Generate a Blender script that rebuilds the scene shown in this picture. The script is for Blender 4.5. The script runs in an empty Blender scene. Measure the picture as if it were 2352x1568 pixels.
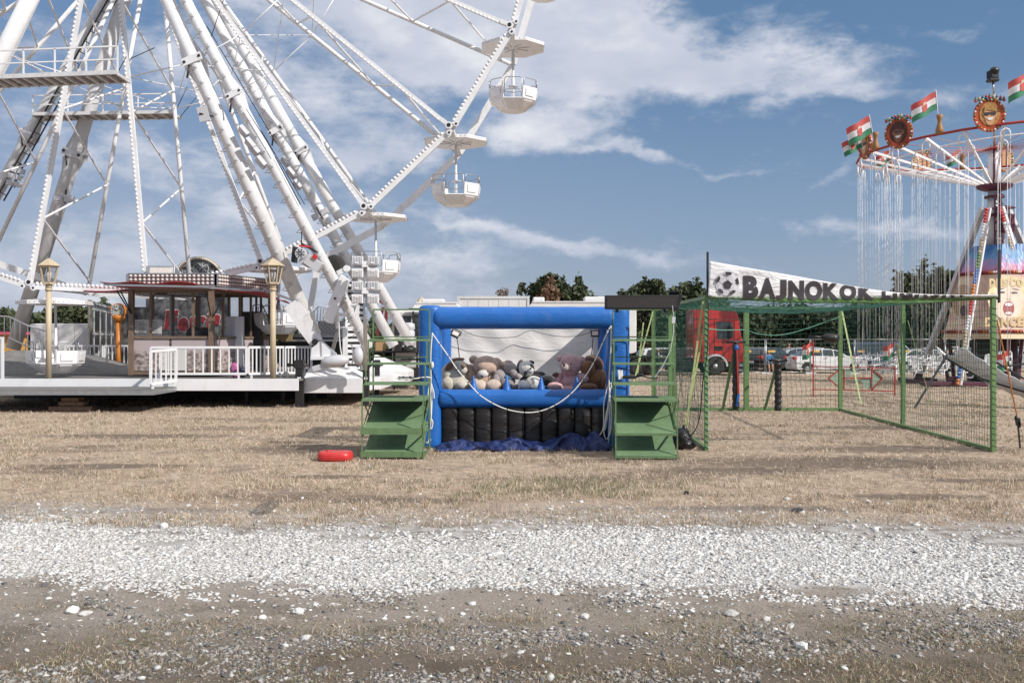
import bpy, math, random
import numpy as np
from mathutils import Vector, Matrix, noise
random.seed(7); rng = np.random.default_rng(11)
C = bpy.context.scene.collection
PI = math.pi
F = 2288.0; EYE = 1.9
def P(u, v, Z): return Vector(((u-1176)/F*Z, Z, EYE+(784-v)/F*Z))
def PX(u, Z): return (u-1176)/F*Z
def PZ(v, Z): return EYE+(784-v)/F*Z
def V(*a): return Vector(a)
ROOTS = {}
# ---------- materials ----------
def newmat(name):
    m = bpy.data.materials.new(name); m.use_nodes = True
    nt = m.node_tree; b = nt.nodes['Principled BSDF']
    return m, nt, b
def N(nt, typ, **kw):
    n = nt.nodes.new(typ)
    for k, v in kw.items():
        if k in n.inputs: n.inputs[k].default_value = v
        else: setattr(n, k, v)
    return n
def ramp(nt, fac, stops):
    r = nt.nodes.new('ShaderNodeValToRGB'); e = r.color_ramp.elements
    while len(e) < len(stops): e.new(0.5)
    for i, (p, c) in enumerate(stops):
        e[i].position = p
        e[i].color = (c, c, c, 1) if isinstance(c, (int, float)) else (*c, 1)
    nt.links.new(fac, r.inputs['Fac']); return r.outputs['Color']
def mixc(nt, fac, a, b, mode='MIX'):
    m = nt.nodes.new('ShaderNodeMix'); m.data_type = 'RGBA'; m.blend_type = mode
    for sock, val in ((m.inputs[0], fac), (m.inputs[6], a), (m.inputs[7], b)):
        if hasattr(val, 'is_output'): nt.links.new(val, sock)
        elif isinstance(val, (int, float)): sock.default_value = val if sock == m.inputs[0] else (val, val, val, 1)
        else: sock.default_value = (*val, 1)
    return m.outputs[2]
def noise_n(nt, vec, scale, detail=3, rough=.6, dist=0):
    n = N(nt, 'ShaderNodeTexNoise', Scale=scale, Detail=detail, Roughness=rough, Distortion=dist)
    nt.links.new(vec, n.inputs['Vector']); return n.outputs['Fac']
def ocoord(nt, scale=None, world=False):
    if world:
        g = nt.nodes.new('ShaderNodeNewGeometry'); o = g.outputs['Position']
    else:
        g = nt.nodes.new('ShaderNodeTexCoord'); o = g.outputs['Object']
    if scale:
        mp = nt.nodes.new('ShaderNodeMapping'); mp.inputs['Scale'].default_value = scale
        nt.links.new(o, mp.inputs['Vector']); o = mp.outputs['Vector']
    return o
def mat(name, col, rough=.5, metal=0, var=.12, vs=3.0, bump=.0, bs=40, dirt=0, dcol=(.2, .16, .12), spec=.5, coat=0, sub=0, alpha=None, trans=0):
    m, nt, b = newmat(name)
    c = ocoord(nt)
    f = noise_n(nt, c, vs, 5, .65)
    hi = tuple(min(1, x*(1+var)) for x in col); lo = tuple(x*(1-var) for x in col)
    out = ramp(nt, f, [(.3, lo), (.7, hi)])
    if dirt:
        g = noise_n(nt, ocoord(nt, (1, 1, .35)), vs*2.3, 6, .7, .6)
        d = ramp(nt, g, [(.5, 0.0), (.75, dirt)])
        out = mixc(nt, d, out, dcol)
    nt.links.new(out, b.inputs['Base Color'])
    b.inputs['Roughness'].default_value = rough; b.inputs['Metallic'].default_value = metal
    b.inputs['Specular IOR Level'].default_value = spec
    if coat: b.inputs['Coat Weight'].default_value = coat
    if trans: b.inputs['Transmission Weight'].default_value = trans
    if alpha is not None: b.inputs['Alpha'].default_value = alpha
    if bump:
        bn = nt.nodes.new('ShaderNodeBump'); bn.inputs['Strength'].default_value = bump
        bn.inputs['Distance'].default_value = .02
        nt.links.new(noise_n(nt, c, bs, 4, .7), bn.inputs['Height']); nt.links.new(bn.outputs[0], b.inputs['Normal'])
    return m
def mat_fab(name, col, sc=60, bump=.8, var=.2, wr=None, rough=.95, sheen=.3):
    """soft fabric / plush with fine fur bump"""
    m, nt, b = newmat(name); c = ocoord(nt)
    f = noise_n(nt, c, 6, 6, .7); f2 = noise_n(nt, c, sc, 4, .8)
    lo = tuple(x*(1-var*1.4) for x in col); hi = tuple(min(1, x*(1+var)) for x in col)
    o1 = ramp(nt, f, [(.3, lo), (.7, hi)]); o2 = ramp(nt, f2, [(.3, .72), (.7, 1.0)])
    nt.links.new(mixc(nt, 1.0, o1, o2, 'MULTIPLY'), b.inputs['Base Color'])
    b.inputs['Roughness'].default_value = rough; b.inputs['Sheen Weight'].default_value = sheen
    bn = nt.nodes.new('ShaderNodeBump'); bn.inputs['Strength'].default_value = bump; bn.inputs['Distance'].default_value = .02
    nt.links.new(f2, bn.inputs['Height']); nt.links.new(bn.outputs[0], b.inputs['Normal'])
    return m
M = {}
M['white'] = mat('white_paint', (.74, .74, .75), .38, var=.05, vs=1.2, dirt=.35, dcol=(.40, .37, .33))
M['white2'] = mat('white_enamel', (.78, .77, .78), .32, var=.04, vs=2, dirt=.2, dcol=(.5, .47, .43))
M['whitegrey'] = mat('grey_white_paint', (.60, .60, .61), .45, var=.08, vs=1.5, dirt=.5, dcol=(.33, .3, .27))
M['galv'] = mat('galvanised_steel', (.42, .43, .44), .38, metal=.75, var=.15, vs=6)
M['steel'] = mat('bare_steel', (.55, .56, .57), .3, metal=.9, var=.1, vs=8)
M['dark'] = mat('black_paint', (.018, .017, .018), .45, var=.3, vs=8, dirt=.2, dcol=(.10, .09, .08))
M['blackplastic'] = mat('black_plastic', (.012, .012, .014), .4, var=.2)
M['rubber'] = mat('tyre_rubber', (.025, .024, .023), .85, var=.3, vs=5, dirt=.4, dcol=(.12, .1, .08))
M['cream'] = mat('cream_lamp_paint', (.50, .41, .28), .5, var=.08, vs=2, dirt=.2)
M['brown'] = mat('brown_frame', (.17, .115, .08), .5, var=.15, vs=3, dirt=.25, dcol=(.32, .28, .24))
M['red'] = mat('red_awning', (.30, .035, .035), .7, var=.2, vs=2, dirt=.3, dcol=(.12, .03, .03))
M['redpaint'] = mat('red_lorry_paint', (.42, .028, .024), .3, var=.08, vs=1, coat=.6)
M['redplastic'] = mat('red_plastic', (.52, .03, .03), .35, var=.1, vs=5, dirt=.2, dcol=(.25, .1, .08))
M['redmetal'] = mat('red_metal', (.32, .03, .025), .5, var=.15)
M['green'] = mat('green_paint', (.115, .19, .085), .6, var=.2, vs=4, dirt=.45, dcol=(.03, .09, .03), bump=.25, bs=60)
M['greenboard'] = mat('green_board_paint', (.145, .235, .118), .7, var=.16, vs=3, dirt=.45, dcol=(.075, .15, .06), bump=.5, bs=30)
M['greenframe'] = mat('green_frame_paint', (.125, .22, .08), .5, var=.15, vs=3, dirt=.3, dcol=(.05, .12, .04))
M['lime'] = mat('lime_strap', (.42, .50, .22), .7, var=.1)
M['net'] = mat('green_net_cord', (.022, .105, .075), .8, var=.2)
M['netpale'] = mat('pale_green_cord', (.12, .30, .22), .8, var=.2)
M['wood'] = mat('old_timber', (.20, .13, .09), .85, var=.3, vs=9, bump=.8, bs=50)
M['glassbulb'] = mat('frosted_bulb', (.62, .56, .52), .25, var=.12, vs=20)
M['bulbwhite'] = mat('white_bulb_cap', (.80, .78, .77), .3, var=.1, vs=20)
M['bulbback'] = mat('mirror_strip', (.22, .20, .20), .35, metal=.4, var=.2, vs=15)
M['deck'] = mat('deck_boards', (.16, .155, .15), .8, var=.25, vs=3, dirt=.5, dcol=(.28, .26, .24), bump=.5)
M['purple'] = mat('purple_paint', (.10, .018, .045), .5, var=.2)
M['yellow'] = mat('yellow_sign', (.62, .42, .12), .6)
M['chrome'] = mat('chrome', (.7, .7, .72), .15, metal=1, var=.05)
M['carton'] = mat('brown_carton', (.42, .27, .14), .8)
M['greyplastic'] = mat('grey_plastic', (.50, .50, .52), .45, var=.05)
M['cable'] = mat('white_cable', (.70, .69, .66), .5)
M['orange'] = mat('orange_paint', (.55, .19, .03), .45, var=.2, vs=5)
def glass(name, tint=(.75, .8, .82), al=.25, rough=.03):
    m, nt, b = newmat(name)
    b.inputs['Base Color'].default_value = (*[t*.04 for t in tint], 1); b.inputs['Roughness'].default_value = rough
    b.inputs['Specular IOR Level'].default_value = .9
    b.inputs['Alpha'].default_value = al
    return m
M['glass'] = glass('window_glass', al=.16)
M['carglass'] = mat('car_glass', (.035, .045, .05), .06, var=.2, spec=.9)
M['lampglass'] = glass('lamp_glass', al=.22)
# ---------- mesh builder ----------
class MB:
    def __init__(s): s.v = []; s.f = []; s.m = []; s.sm = []; s.pc = []; s.np = 0; s.hold = False
    def add(s, vs, fs, mi=0, sm=False):
        o = len(s.v); s.v.extend([tuple(x) for x in vs]); s.f.extend([tuple(i+o for i in f) for f in fs])
        s.m.extend([mi]*len(fs)); s.sm.extend([sm]*len(fs)); s.np += 0 if s.hold else 1; s.pc.extend([s.np]*len(fs)); return s
    def box(s, c, size, rot=None, mi=0):
        x, y, z = [d/2 for d in size]
        vs = [Vector(p) for p in ((-x,-y,-z),(x,-y,-z),(x,y,-z),(-x,y,-z),(-x,-y,z),(x,-y,z),(x,y,z),(-x,y,z))]
        if rot is not None: vs = [rot @ p for p in vs]
        c = Vector(c)
        return s.add([p+c for p in vs], [(0,3,2,1),(4,5,6,7),(0,1,5,4),(1,2,6,5),(2,3,7,6),(3,0,4,7)], mi)
    def b2(s, x0, x1, y0, y1, z0, z1, mi=0):
        return s.box(((x0+x1)/2, (y0+y1)/2, (z0+z1)/2), (abs(x1-x0), abs(y1-y0), abs(z1-z0)), None, mi)
    def beam(s, p, q, w, h=None, mi=0, up=(0, 0, 1)):
        p, q = Vector(p), Vector(q); h = h or w; d = (q-p); L = d.length
        if L < 1e-6: return s
        d.normalize(); up = Vector(up)
        if abs(d.dot(up)) > .98: up = Vector((0, 1, 0))
        sx = d.cross(up).normalized(); sz = sx.cross(d)
        R = Matrix((sx, d, sz)).transposed()
        return s.box((p+q)/2, (w, L, h), R, mi)
    def tube(s, pts, r, n=8, mi=0, cap=True, sm=True, up=None):
        pts = [Vector(p) for p in pts]; rs = r if isinstance(r, (list, tuple)) else [r]*len(pts)
        vs = []; prev = None
        for i, p in enumerate(pts):
            d = (pts[min(i+1, len(pts)-1)] - pts[max(i-1, 0)])
            if d.length < 1e-9: d = Vector((0, 0, 1))
            d.normalize()
            if prev is None:
                u = Vector((0, 0, 1)) if abs(d.z) < .9 else Vector((0, 1, 0))
                a = d.cross(u).normalized()
            else:
                a = (prev - d*prev.dot(d)).normalized()
            prev = a; b = d.cross(a)
            for k in range(n):
                t = 2*PI*k/n; vs.append(p + (a*math.cos(t)+b*math.sin(t))*rs[i])
        fs = []
        for i in range(len(pts)-1):
            for k in range(n):
                k2 = (k+1) % n; fs.append((i*n+k, i*n+k2, (i+1)*n+k2, (i+1)*n+k))
        s.add(vs, fs, mi, sm)
        if cap:
            o = len(s.v)-len(vs)
            s.f.append(tuple(o+k for k in reversed(range(n)))); s.m.append(mi); s.sm.append(False); s.pc.append(s.np)
            s.f.append(tuple(o+(len(pts)-1)*n+k for k in range(n))); s.m.append(mi); s.sm.append(False); s.pc.append(s.np)
        return s
    def ell(s, c, r, rot=None, nu=16, nv=10, mi=0, fn=None):
        c = Vector(c); r = (r, r, r) if isinstance(r, (int, float)) else r
        vs = []; fs = []
        for j in range(nv+1):
            ph = PI*j/nv
            for i in range(nu):
                th = 2*PI*i/nu
                p = Vector((math.sin(ph)*math.cos(th), math.sin(ph)*math.sin(th), math.cos(ph)))
                if fn: p = fn(p)
                p = Vector((p.x*r[0], p.y*r[1], p.z*r[2]))
                if rot is not None: p = rot @ p
                vs.append(c+p)
        for j in range(nv):
            for i in range(nu):
                i2 = (i+1) % nu; fs.append((j*nu+i, (j+1)*nu+i, (j+1)*nu+i2, j*nu+i2))
        return s.add(vs, fs, mi, True)
    def lathe(s, c, prof, n=16, mi=0, sm=True, ph0=0, axis='z'):
        c = Vector(c); vs = []; fs = []
        for (r, z) in prof:
            for k in range(n):
                t = 2*PI*k/n+ph0
                if axis == 'z': p = Vector((r*math.cos(t), r*math.sin(t), z))
                elif axis == 'y': p = Vector((r*math.cos(t), z, r*math.sin(t)))
                else: p = Vector((z, r*math.cos(t), r*math.sin(t)))
                vs.append(c+p)
        for j in range(len(prof)-1):
            for k in range(n):
                k2 = (k+1) % n; fs.append((j*n+k, j*n+k2, (j+1)*n+k2, (j+1)*n+k))
        s.add(vs, fs, mi, sm)
        o = len(s.v)-len(vs)
        if prof[0][0] > 1e-4: s.f.append(tuple(o+k for k in reversed(range(n)))); s.m.append(mi); s.sm.append(False); s.pc.append(s.np)
        if prof[-1][0] > 1e-4: s.f.append(tuple(o+(len(prof)-1)*n+k for k in range(n))); s.m.append(mi); s.sm.append(False); s.pc.append(s.np)
        return s
    def prism(s, pts2, org, ax, ay, az, mi=0, sm=False):
        """polygon pts2 in plane (ax, ay) at org, extruded along vector az"""
        org, ax, ay, az = map(Vector, (org, ax, ay, az)); n = len(pts2)
        a = [org+ax*x+ay*y for x, y in pts2]; b = [p+az for p in a]
        fs = [tuple(range(n)), tuple(range(2*n-1, n-1, -1))]+[(i, i+n, (i+1) % n+n, (i+1) % n) for i in range(n)]
        return s.add(a+b, fs, mi, sm)
    def grid(s, fn, nu, nv, mi=0, sm=True, closed=False):
        vs = [fn(i/nu, j/nv) for j in range(nv+1) for i in range(nu+1)]
        fs = [(j*(nu+1)+i, j*(nu+1)+i+1, (j+1)*(nu+1)+i+1, (j+1)*(nu+1)+i) for j in range(nv) for i in range(nu)]
        return s.add(vs, fs, mi, sm)
    def build(s, name, mats, parent=None, solid=0, bevel=0, subsurf=0, fixn=True, split=False):
        if split:   # every added piece becomes a mesh object of its own
            out = []
            for p in sorted(set(s.pc)):
                ids = [i for i, q in enumerate(s.pc) if q == p]; used = sorted({v for i in ids for v in s.f[i]}); mp = {v: k for k, v in enumerate(used)}
                n = MB(); n.v = [s.v[v] for v in used]; n.f = [tuple(mp[v] for v in s.f[i]) for i in ids]; n.m = [s.m[i] for i in ids]; n.sm = [s.sm[i] for i in ids]
                out.append(n.build(name, mats, parent, solid, bevel, subsurf, fixn))
            return out
        me = bpy.data.meshes.new(name)
        off = Vector((0, 0, 0))
        if parent is not None and parent.name in ROOTS: off = ROOTS[parent.name]
        me.from_pydata([(x-off.x, y-off.y, z-off.z) for x, y, z in s.v], [], s.f)
        if not isinstance(mats, (list, tuple)): mats = [mats]
        for m in mats: me.materials.append(m)
        me.polygons.foreach_set('material_index', s.m); me.polygons.foreach_set('use_smooth', s.sm)
        if fixn:
            import bmesh
            bm = bmesh.new(); bm.from_mesh(me); bmesh.ops.recalc_face_normals(bm, faces=bm.faces); bm.to_mesh(me); bm.free()
        me.update()
        o = bpy.data.objects.new(name, me); C.objects.link(o)
        if parent is not None:
            o.parent = parent
            ROOTS[o.name] = off
        if solid: md = o.modifiers.new('s', 'SOLIDIFY'); md.thickness = solid; md.offset = 0
        if bevel: md = o.modifiers.new('b', 'BEVEL'); md.width = bevel; md.segments = 2; md.limit_method = 'ANGLE'
        if subsurf: md = o.modifiers.new('u', 'SUBSURF'); md.levels = subsurf; md.render_levels = subsurf
        return o
def thing(name, label, cat, loc=(0, 0, 0), group=None, world=True):
    """world=True: children are given in world coordinates; else local to the empty."""
    o = bpy.data.objects.new(name, None); C.objects.link(o); o.empty_display_size = .2
    o.location = loc; o['label'] = label; o['category'] = cat
    if group: o['group'] = group
    if world: ROOTS[o.name] = Vector(loc)
    return o
def tag(o, label, cat, group=None, base=None):
    o['label'] = label; o['category'] = cat
    if group: o['group'] = group
    if base is not None:
        b = Vector(base)
        o.data.transform(Matrix.Translation(-b)); o.location = b
    return o
def kind(o, k='structure'): o['kind'] = k; return o
def dup(root, loc=None, rotz=None, label=None, scale=None, group=None):
    def cp(o, par):
        c = o.copy(); C.objects.link(c)
        if par is not None: c.parent = par
        for ch in [x for x in KIDS.get(o.name, [])]: cp(ch, c)
        return c
    KIDS = {}
    for x in bpy.data.objects:
        if x.parent: KIDS.setdefault(x.parent.name, []).append(x)
    r = cp(root, None)
    if loc is not None: r.location = loc
    if rotz is not None: r.rotation_euler = (0, 0, rotz)
    if scale: r.scale = (scale,)*3
    if label: r['label'] = label
    if group: r['group'] = group
    return r
def npmesh(name, verts, faces, mats, midx=None, smooth=False):
    """verts (n,3), faces (m,k) numpy"""
    me = bpy.data.meshes.new(name); n = len(verts); m, k = faces.shape
    me.vertices.add(n); me.vertices.foreach_set('co', verts.astype(np.float32).ravel())
    me.loops.add(m*k); me.loops.foreach_set('vertex_index', faces.astype(np.int32).ravel())
    me.polygons.add(m); me.polygons.foreach_set('loop_start', np.arange(0, m*k, k, dtype=np.int32))
    me.polygons.foreach_set('loop_total', np.full(m, k, dtype=np.int32))
    if not isinstance(mats, (list, tuple)): mats = [mats]
    for mm in mats: me.materials.append(mm)
    if midx is not None: me.polygons.foreach_set('material_index', midx.astype(np.int32))
    if smooth: me.polygons.foreach_set('use_smooth', np.ones(m, dtype=bool))
    me.update(); me.validate()
    o = bpy.data.objects.new(name, me); C.objects.link(o); return o
# ---------- camera ----------
cam = bpy.data.cameras.new('camera'); co = bpy.data.objects.new('camera', cam); C.objects.link(co)
cam.sensor_width = 36; cam.lens = 36*F/2352; cam.clip_end = 3000
co.location = (0, 0, EYE); co.rotation_euler = (PI/2, 0, 0)
bpy.context.scene.camera = co
# ---------- light ----------
SA, SE = math.radians(54), math.radians(35.5)
sd = Vector((math.sin(SA)*math.cos(SE), -math.cos(SA)*math.cos(SE), math.sin(SE)))
sl = bpy.data.lights.new('sun', 'SUN'); sl.energy = 4.1; sl.angle = math.radians(.55); sl.color = (1, .95, .89)
so = bpy.data.objects.new('sun', sl); C.objects.link(so); so.rotation_euler = sd.to_track_quat('Z', 'Y').to_euler(); so.location = (20, -20, 40)
W = bpy.data.worlds.new('World'); bpy.context.scene.world = W; W.use_nodes = True
nt = W.node_tree; nt.nodes.clear()
outw = nt.nodes.new('ShaderNodeOutputWorld'); bg = nt.nodes.new('ShaderNodeBackground'); nt.links.new(bg.outputs[0], outw.inputs[0])
bg.inputs['Strength'].default_value = .1
sky = nt.nodes.new('ShaderNodeTexSky'); sky.sky_type = 'NISHITA'; sky.sun_disc = False
sky.sun_elevation = SE; sky.sun_rotation = PI-SA; sky.air_density = 1.2; sky.dust_density = 1.6; sky.ozone_density = 2.0
tc = nt.nodes.new('ShaderNodeTexCoord'); D = tc.outputs['Generated']
sx = nt.nodes.new('ShaderNodeSeparateXYZ'); nt.links.new(D, sx.inputs[0])
def MA(op, a, b=None, c=None, clamp=False):
    n = nt.nodes.new('ShaderNodeMath'); n.operation = op; n.use_clamp = clamp
    for i, x in enumerate((a, b, c)):
        if x is None: continue
        if hasattr(x, 'is_output'): nt.links.new(x, n.inputs[i])
        else: n.inputs[i].default_value = x
    return n.outputs[0]
az = MA('ARCTAN2', sx.outputs[0], sx.outputs[1]); el = MA('ARCSINE', sx.outputs[2])
# distort azimuth/elevation with noise so that cloud banks get ragged edges
cv = nt.nodes.new('ShaderNodeCombineXYZ'); nt.links.new(az, cv.inputs[0]); nt.links.new(el, cv.inputs[1])
def cmap(sxx, syy, rot=0, off=(0, 0, 0)):
    mp = nt.nodes.new('ShaderNodeMapping'); mp.inputs['Scale'].default_value = (sxx, syy, 1); mp.inputs['Rotation'].default_value = (0, 0, rot)
    mp.inputs['Location'].default_value = off
    nt.links.new(cv.outputs[0], mp.inputs['Vector']); return mp.outputs[0]
nd = N(nt, 'ShaderNodeTexNoise', Scale=7, Detail=5, Roughness=.6); nt.links.new(cmap(1, 1.6), nd.inputs['Vector'])
sn = nt.nodes.new('ShaderNodeSeparateColor'); nt.links.new(nd.outputs['Color'], sn.inputs[0])
azd = MA('ADD', az, MA('MULTIPLY', MA('SUBTRACT', sn.outputs[0], .5), .16))
eld = MA('ADD', el, MA('MULTIPLY', MA('SUBTRACT', sn.outputs[1], .5), .09))
BL = [  # u, v, ru, rv, weight, slope
 (880, 0, 430, 150, 1.1, .15), (1180, 70, 240, 90, .6, .25), (1480, 80, 320, 85, .95, .22), (1720, 150, 330, 44, .7, .1),
 (1290, 175, 150, 35, .7, .1), (1050, 150, 160, 50, .55, .2), (1900, 215, 150, 20, .4, .12), (660, 210, 330, 95, .72, .2), (330, 330, 330, 60, .6, .25),
 (130, 110, 260, 60, .45, -.1), (1230, 305, 135, 42, 1.05, -.2), (830, 355, 160, 42, .85, .05), (1490, 345, 95, 22, .85, .3),
 (1360, 335, 60, 18, .7, 0), (1690, 382, 120, 15, .55, -.15), (1785, 430, 50, 10, .4, 0), (1130, 530, 280, 24, .75, .2),
 (1420, 590, 240, 18, .6, .12), (1920, 515, 150, 20, .6, .15), (2100, 550, 220, 18, .5, .08), (2260, 250, 160, 45, .5, -.1),
 (1960, 395, 60, 22, .35, -.3), (500, 470, 420, 34, .5, .25), (880, 650, 330, 80, .42, .05), (150, 640, 560, 130, .85, 0),
 (2150, 60, 110, 14, .35, .1), (1090, 600, 200, 26, .3, -.2)]
tot = None
for (u, v, ru, rv, w, slp) in BL:
    a0 = math.atan((u-1176)/F); e0 = math.atan((784-v)/F*math.cos(a0)); ra = ru/F; re = rv/F
    dx = MA('SUBTRACT', azd, a0); dy = MA('SUBTRACT', eld, e0)
    dy = MA('ADD', dy, MA('MULTIPLY', dx, slp))
    q = MA('ADD', MA('POWER', MA('ABSOLUTE', MA('DIVIDE', dx, ra)), 2), MA('POWER', MA('ABSOLUTE', MA('DIVIDE', dy, re)), 2))
    g = MA('MULTIPLY', MA('EXPONENT', MA('MULTIPLY', q, -.9)), w)
    tot = g if tot is None else MA('ADD', tot, g)
n1 = N(nt, 'ShaderNodeTexNoise', Scale=26, Detail=9, Roughness=.62, Distortion=.25); nt.links.new(cmap(1, 2.0, .25), n1.inputs['Vector'])
n2 = N(nt, 'ShaderNodeTexNoise', Scale=8, Detail=8, Roughness=.6, Distortion=.3); nt.links.new(cmap(1, 2.6, .2, (3, 1, 0)), n2.inputs['Vector'])
nn = MA('ADD', MA('MULTIPLY', n1.outputs[0], .55), MA('MULTIPLY', n2.outputs[0], .45))
# unseen cloud cover above the view, thickened to add fill light
elf = nt.nodes.new('ShaderNodeMapRange'); nt.links.new(el, elf.inputs[0]); elf.inputs[1].default_value = .36; elf.inputs[2].default_value = .6
elf.inputs[3].default_value = 0; elf.inputs[4].default_value = .85
tot = MA('ADD', tot, elf.outputs[0])
dens = MA('MULTIPLY_ADD', MA('SUBTRACT', nn, .5), 2.3, MA('MULTIPLY', tot, .95))
mr = nt.nodes.new('ShaderNodeMapRange'); mr.interpolation_type = 'SMOOTHSTEP'; nt.links.new(dens, mr.inputs[0])
mr.inputs[1].default_value = .16; mr.inputs[2].default_value = 1.05; cfac = MA('MULTIPLY', mr.outputs[0], .93)
# cloud tone: brighter cores, greyer lavender bodies
tone = N(nt, 'ShaderNodeTexNoise', Scale=9, Detail=6, Roughness=.55); nt.links.new(cmap(1, 1.8, .1, (7, 2, 0)), tone.inputs['Vector'])
ccol = ramp(nt, tone.outputs[0], [(.32, (4.7, 5.2, 6.3)), (.52, (5.8, 6.1, 7.0)), (.72, (8.0, 8.1, 8.4))])
up = nt.nodes.new('ShaderNodeMapRange'); nt.links.new(el, up.inputs[0]); up.inputs[1].default_value = .42; up.inputs[2].default_value = .8
ccol = mixc(nt, up.outputs[0], ccol, (11.5, 11.3, 11.0))  # unseen overhead cloud brightened further to lift the fill light
skyc = mixc(nt, 1.0, sky.outputs[0], (.72, .84, 1.05), 'MULTIPLY')
gr = nt.nodes.new('ShaderNodeMapRange'); nt.links.new(el, gr.inputs[0]); gr.inputs[1].default_value = 0; gr.inputs[2].default_value = .34
azg = nt.nodes.new('ShaderNodeMapRange'); nt.links.new(az, azg.inputs[0]); azg.inputs[1].default_value = -.5; azg.inputs[2].default_value = .2
right_sky = ramp(nt, gr.outputs[0], [(0, (3.7, 4.2, 5.1)), (.3, (2.4, 3.3, 4.7)), (.7, (1.3, 2.3, 3.85)), (1, (1.05, 2.05, 3.55))])
left_sky = ramp(nt, gr.outputs[0], [(0, (4.4, 4.8, 5.7)), (.35, (3.2, 3.8, 5.1)), (.7, (1.9, 2.8, 4.4)), (1, (1.2, 2.2, 3.9))])
airy = mixc(nt, azg.outputs[0], left_sky, right_sky)
hz = nt.nodes.new('ShaderNodeMapRange'); nt.links.new(el, hz.inputs[0]); hz.inputs[1].default_value = -.02; hz.inputs[2].default_value = .30
hz.inputs[3].default_value = .62; hz.inputs[4].default_value = .15
skyc = mixc(nt, .82, skyc, airy)
fin = mixc(nt, cfac, skyc, ccol)
nt.links.new(fin, bg.inputs['Color'])
vs_ = bpy.context.scene.view_settings
vs_.view_transform = 'Standard'; vs_.look = 'None'; vs_.exposure = 0.14; vs_.gamma = 1
# ---------- ground ----------
def gy0(x): return 7.60 - .06*x + .12*math.sin(x*1.3)+.08*math.sin(x*2.9+1)       # near edge of the gravel road
def gy1(x): return 9.85 - .09*x*.6 + .25*math.sin(x*.9+.4)+.12*math.sin(x*2.3)     # far edge
def step_(nt, v, lo, hi):
    r = nt.nodes.new('ShaderNodeMapRange'); nt.links.new(v, r.inputs[0]); r.inputs[1].default_value = lo; r.inputs[2].default_value = hi; return r.outputs[0]
PATCHES = [(5.2, 15.6, 2.6, .9), (3.2, 14.6, 1.3, .4), (7.0, 17.6, 2.2, .6), (-3.4, 17.6, 1.6, .8), (1.4, 15.9, .8, .25), (-6.2, 15.2, 1.4, .3), (-1.2, 11.9, .9, .2), (2.7, 11.3, 1.3, .22), (-4.3, 11.2, 1.2, .2), (4.9, 12.2, .9, .25), (-7.5, 20.0, 2.0, .5), (8.4, 22.0, 1.8, .6), (3.0, 19.5, 1.2, .35), (-2.6, 14.0, .7, .2), (6.4, 13.6, .8, .2)]
m, nt, b = newmat('dry_field_ground')
pos = ocoord(nt, world=True)
sp = nt.nodes.new('ShaderNodeSeparateXYZ'); nt.links.new(pos, sp.inputs[0])
nbig = noise_n(nt, pos, .9, 5, .65); nmid = noise_n(nt, pos, 5, 6, .7); nfine = noise_n(nt, pos, 55, 5, .8)
straw = ramp(nt, nmid, [(.25, (.25, .185, .135)), (.5, (.45, .35, .265)), (.75, (.59, .48, .375))])
st2 = N(nt, 'ShaderNodeTexNoise', Scale=30, Detail=6, Roughness=.8)
nt.links.new(ocoord(nt, (.35, 1.6, 1), True), st2.inputs['Vector'])
straw = mixc(nt, 1.0, straw, ramp(nt, st2.outputs[0], [(.32, .38), (.5, .95), (.8, 1.2)]), 'MULTIPLY')
soil = ramp(nt, nfine, [(.3, (.14, .115, .095)), (.6, (.25, .215, .185)), (.8, (.36, .32, .285))])
bare = ramp(nt, nbig, [(.56, 0.0), (.66, .75)])
field = mixc(nt, bare, straw, soil)
darkp = nt.nodes.new('ShaderNodeTexNoise'); darkp.inputs['Scale'].default_value = .35; darkp.inputs['Detail'].default_value = 6
nt.links.new(ocoord(nt, (.6, 1.6, 1), True), darkp.inputs['Vector'])
field = mixc(nt, ramp(nt, darkp.outputs[0], [(.56, 0.0), (.66, .6)]), field, (.10, .077, .062))
for (cx_, cy_, rx_, ry_) in PATCHES:
    q1 = nt.nodes.new('ShaderNodeVectorMath'); q1.operation = 'SUBTRACT'; nt.links.new(pos, q1.inputs[0]); q1.inputs[1].default_value = (cx_, cy_, 0)
    q2 = nt.nodes.new('ShaderNodeVectorMath'); q2.operation = 'DIVIDE'; nt.links.new(q1.outputs[0], q2.inputs[0]); q2.inputs[1].default_value = (rx_, ry_, 1)
    q3 = nt.nodes.new('ShaderNodeVectorMath'); q3.operation = 'LENGTH'; nt.links.new(q2.outputs[0], q3.inputs[0])
    q4 = nt.nodes.new('ShaderNodeMath'); q4.operation = 'MULTIPLY_ADD'; nt.links.new(nmid, q4.inputs[0]); q4.inputs[1].default_value = 1.6; nt.links.new(q3.outputs['Value'], q4.inputs[2])
    field = mixc(nt, ramp(nt, step_(nt, q4.outputs[0], 2.1, 1.5), [(0, 0.0), (1, .75)]), field, (.115, .092, .076))
grav = ramp(nt, nfine, [(.3, (.38, .365, .35)), (.55, (.52, .505, .49)), (.75, (.62, .61, .60))])
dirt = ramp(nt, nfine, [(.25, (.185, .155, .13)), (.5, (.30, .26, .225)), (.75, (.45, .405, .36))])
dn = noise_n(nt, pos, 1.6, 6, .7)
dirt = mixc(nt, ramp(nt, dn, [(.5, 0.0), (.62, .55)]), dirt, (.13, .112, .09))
dirt = mixc(nt, step_(nt, sp.outputs[1], 6.9, 5.8), dirt, mixc(nt, 1.0, dirt, (.56, .52, .48), 'MULTIPLY'))  # cloud shade painted in: dirt colour darkened towards the camera
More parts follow.
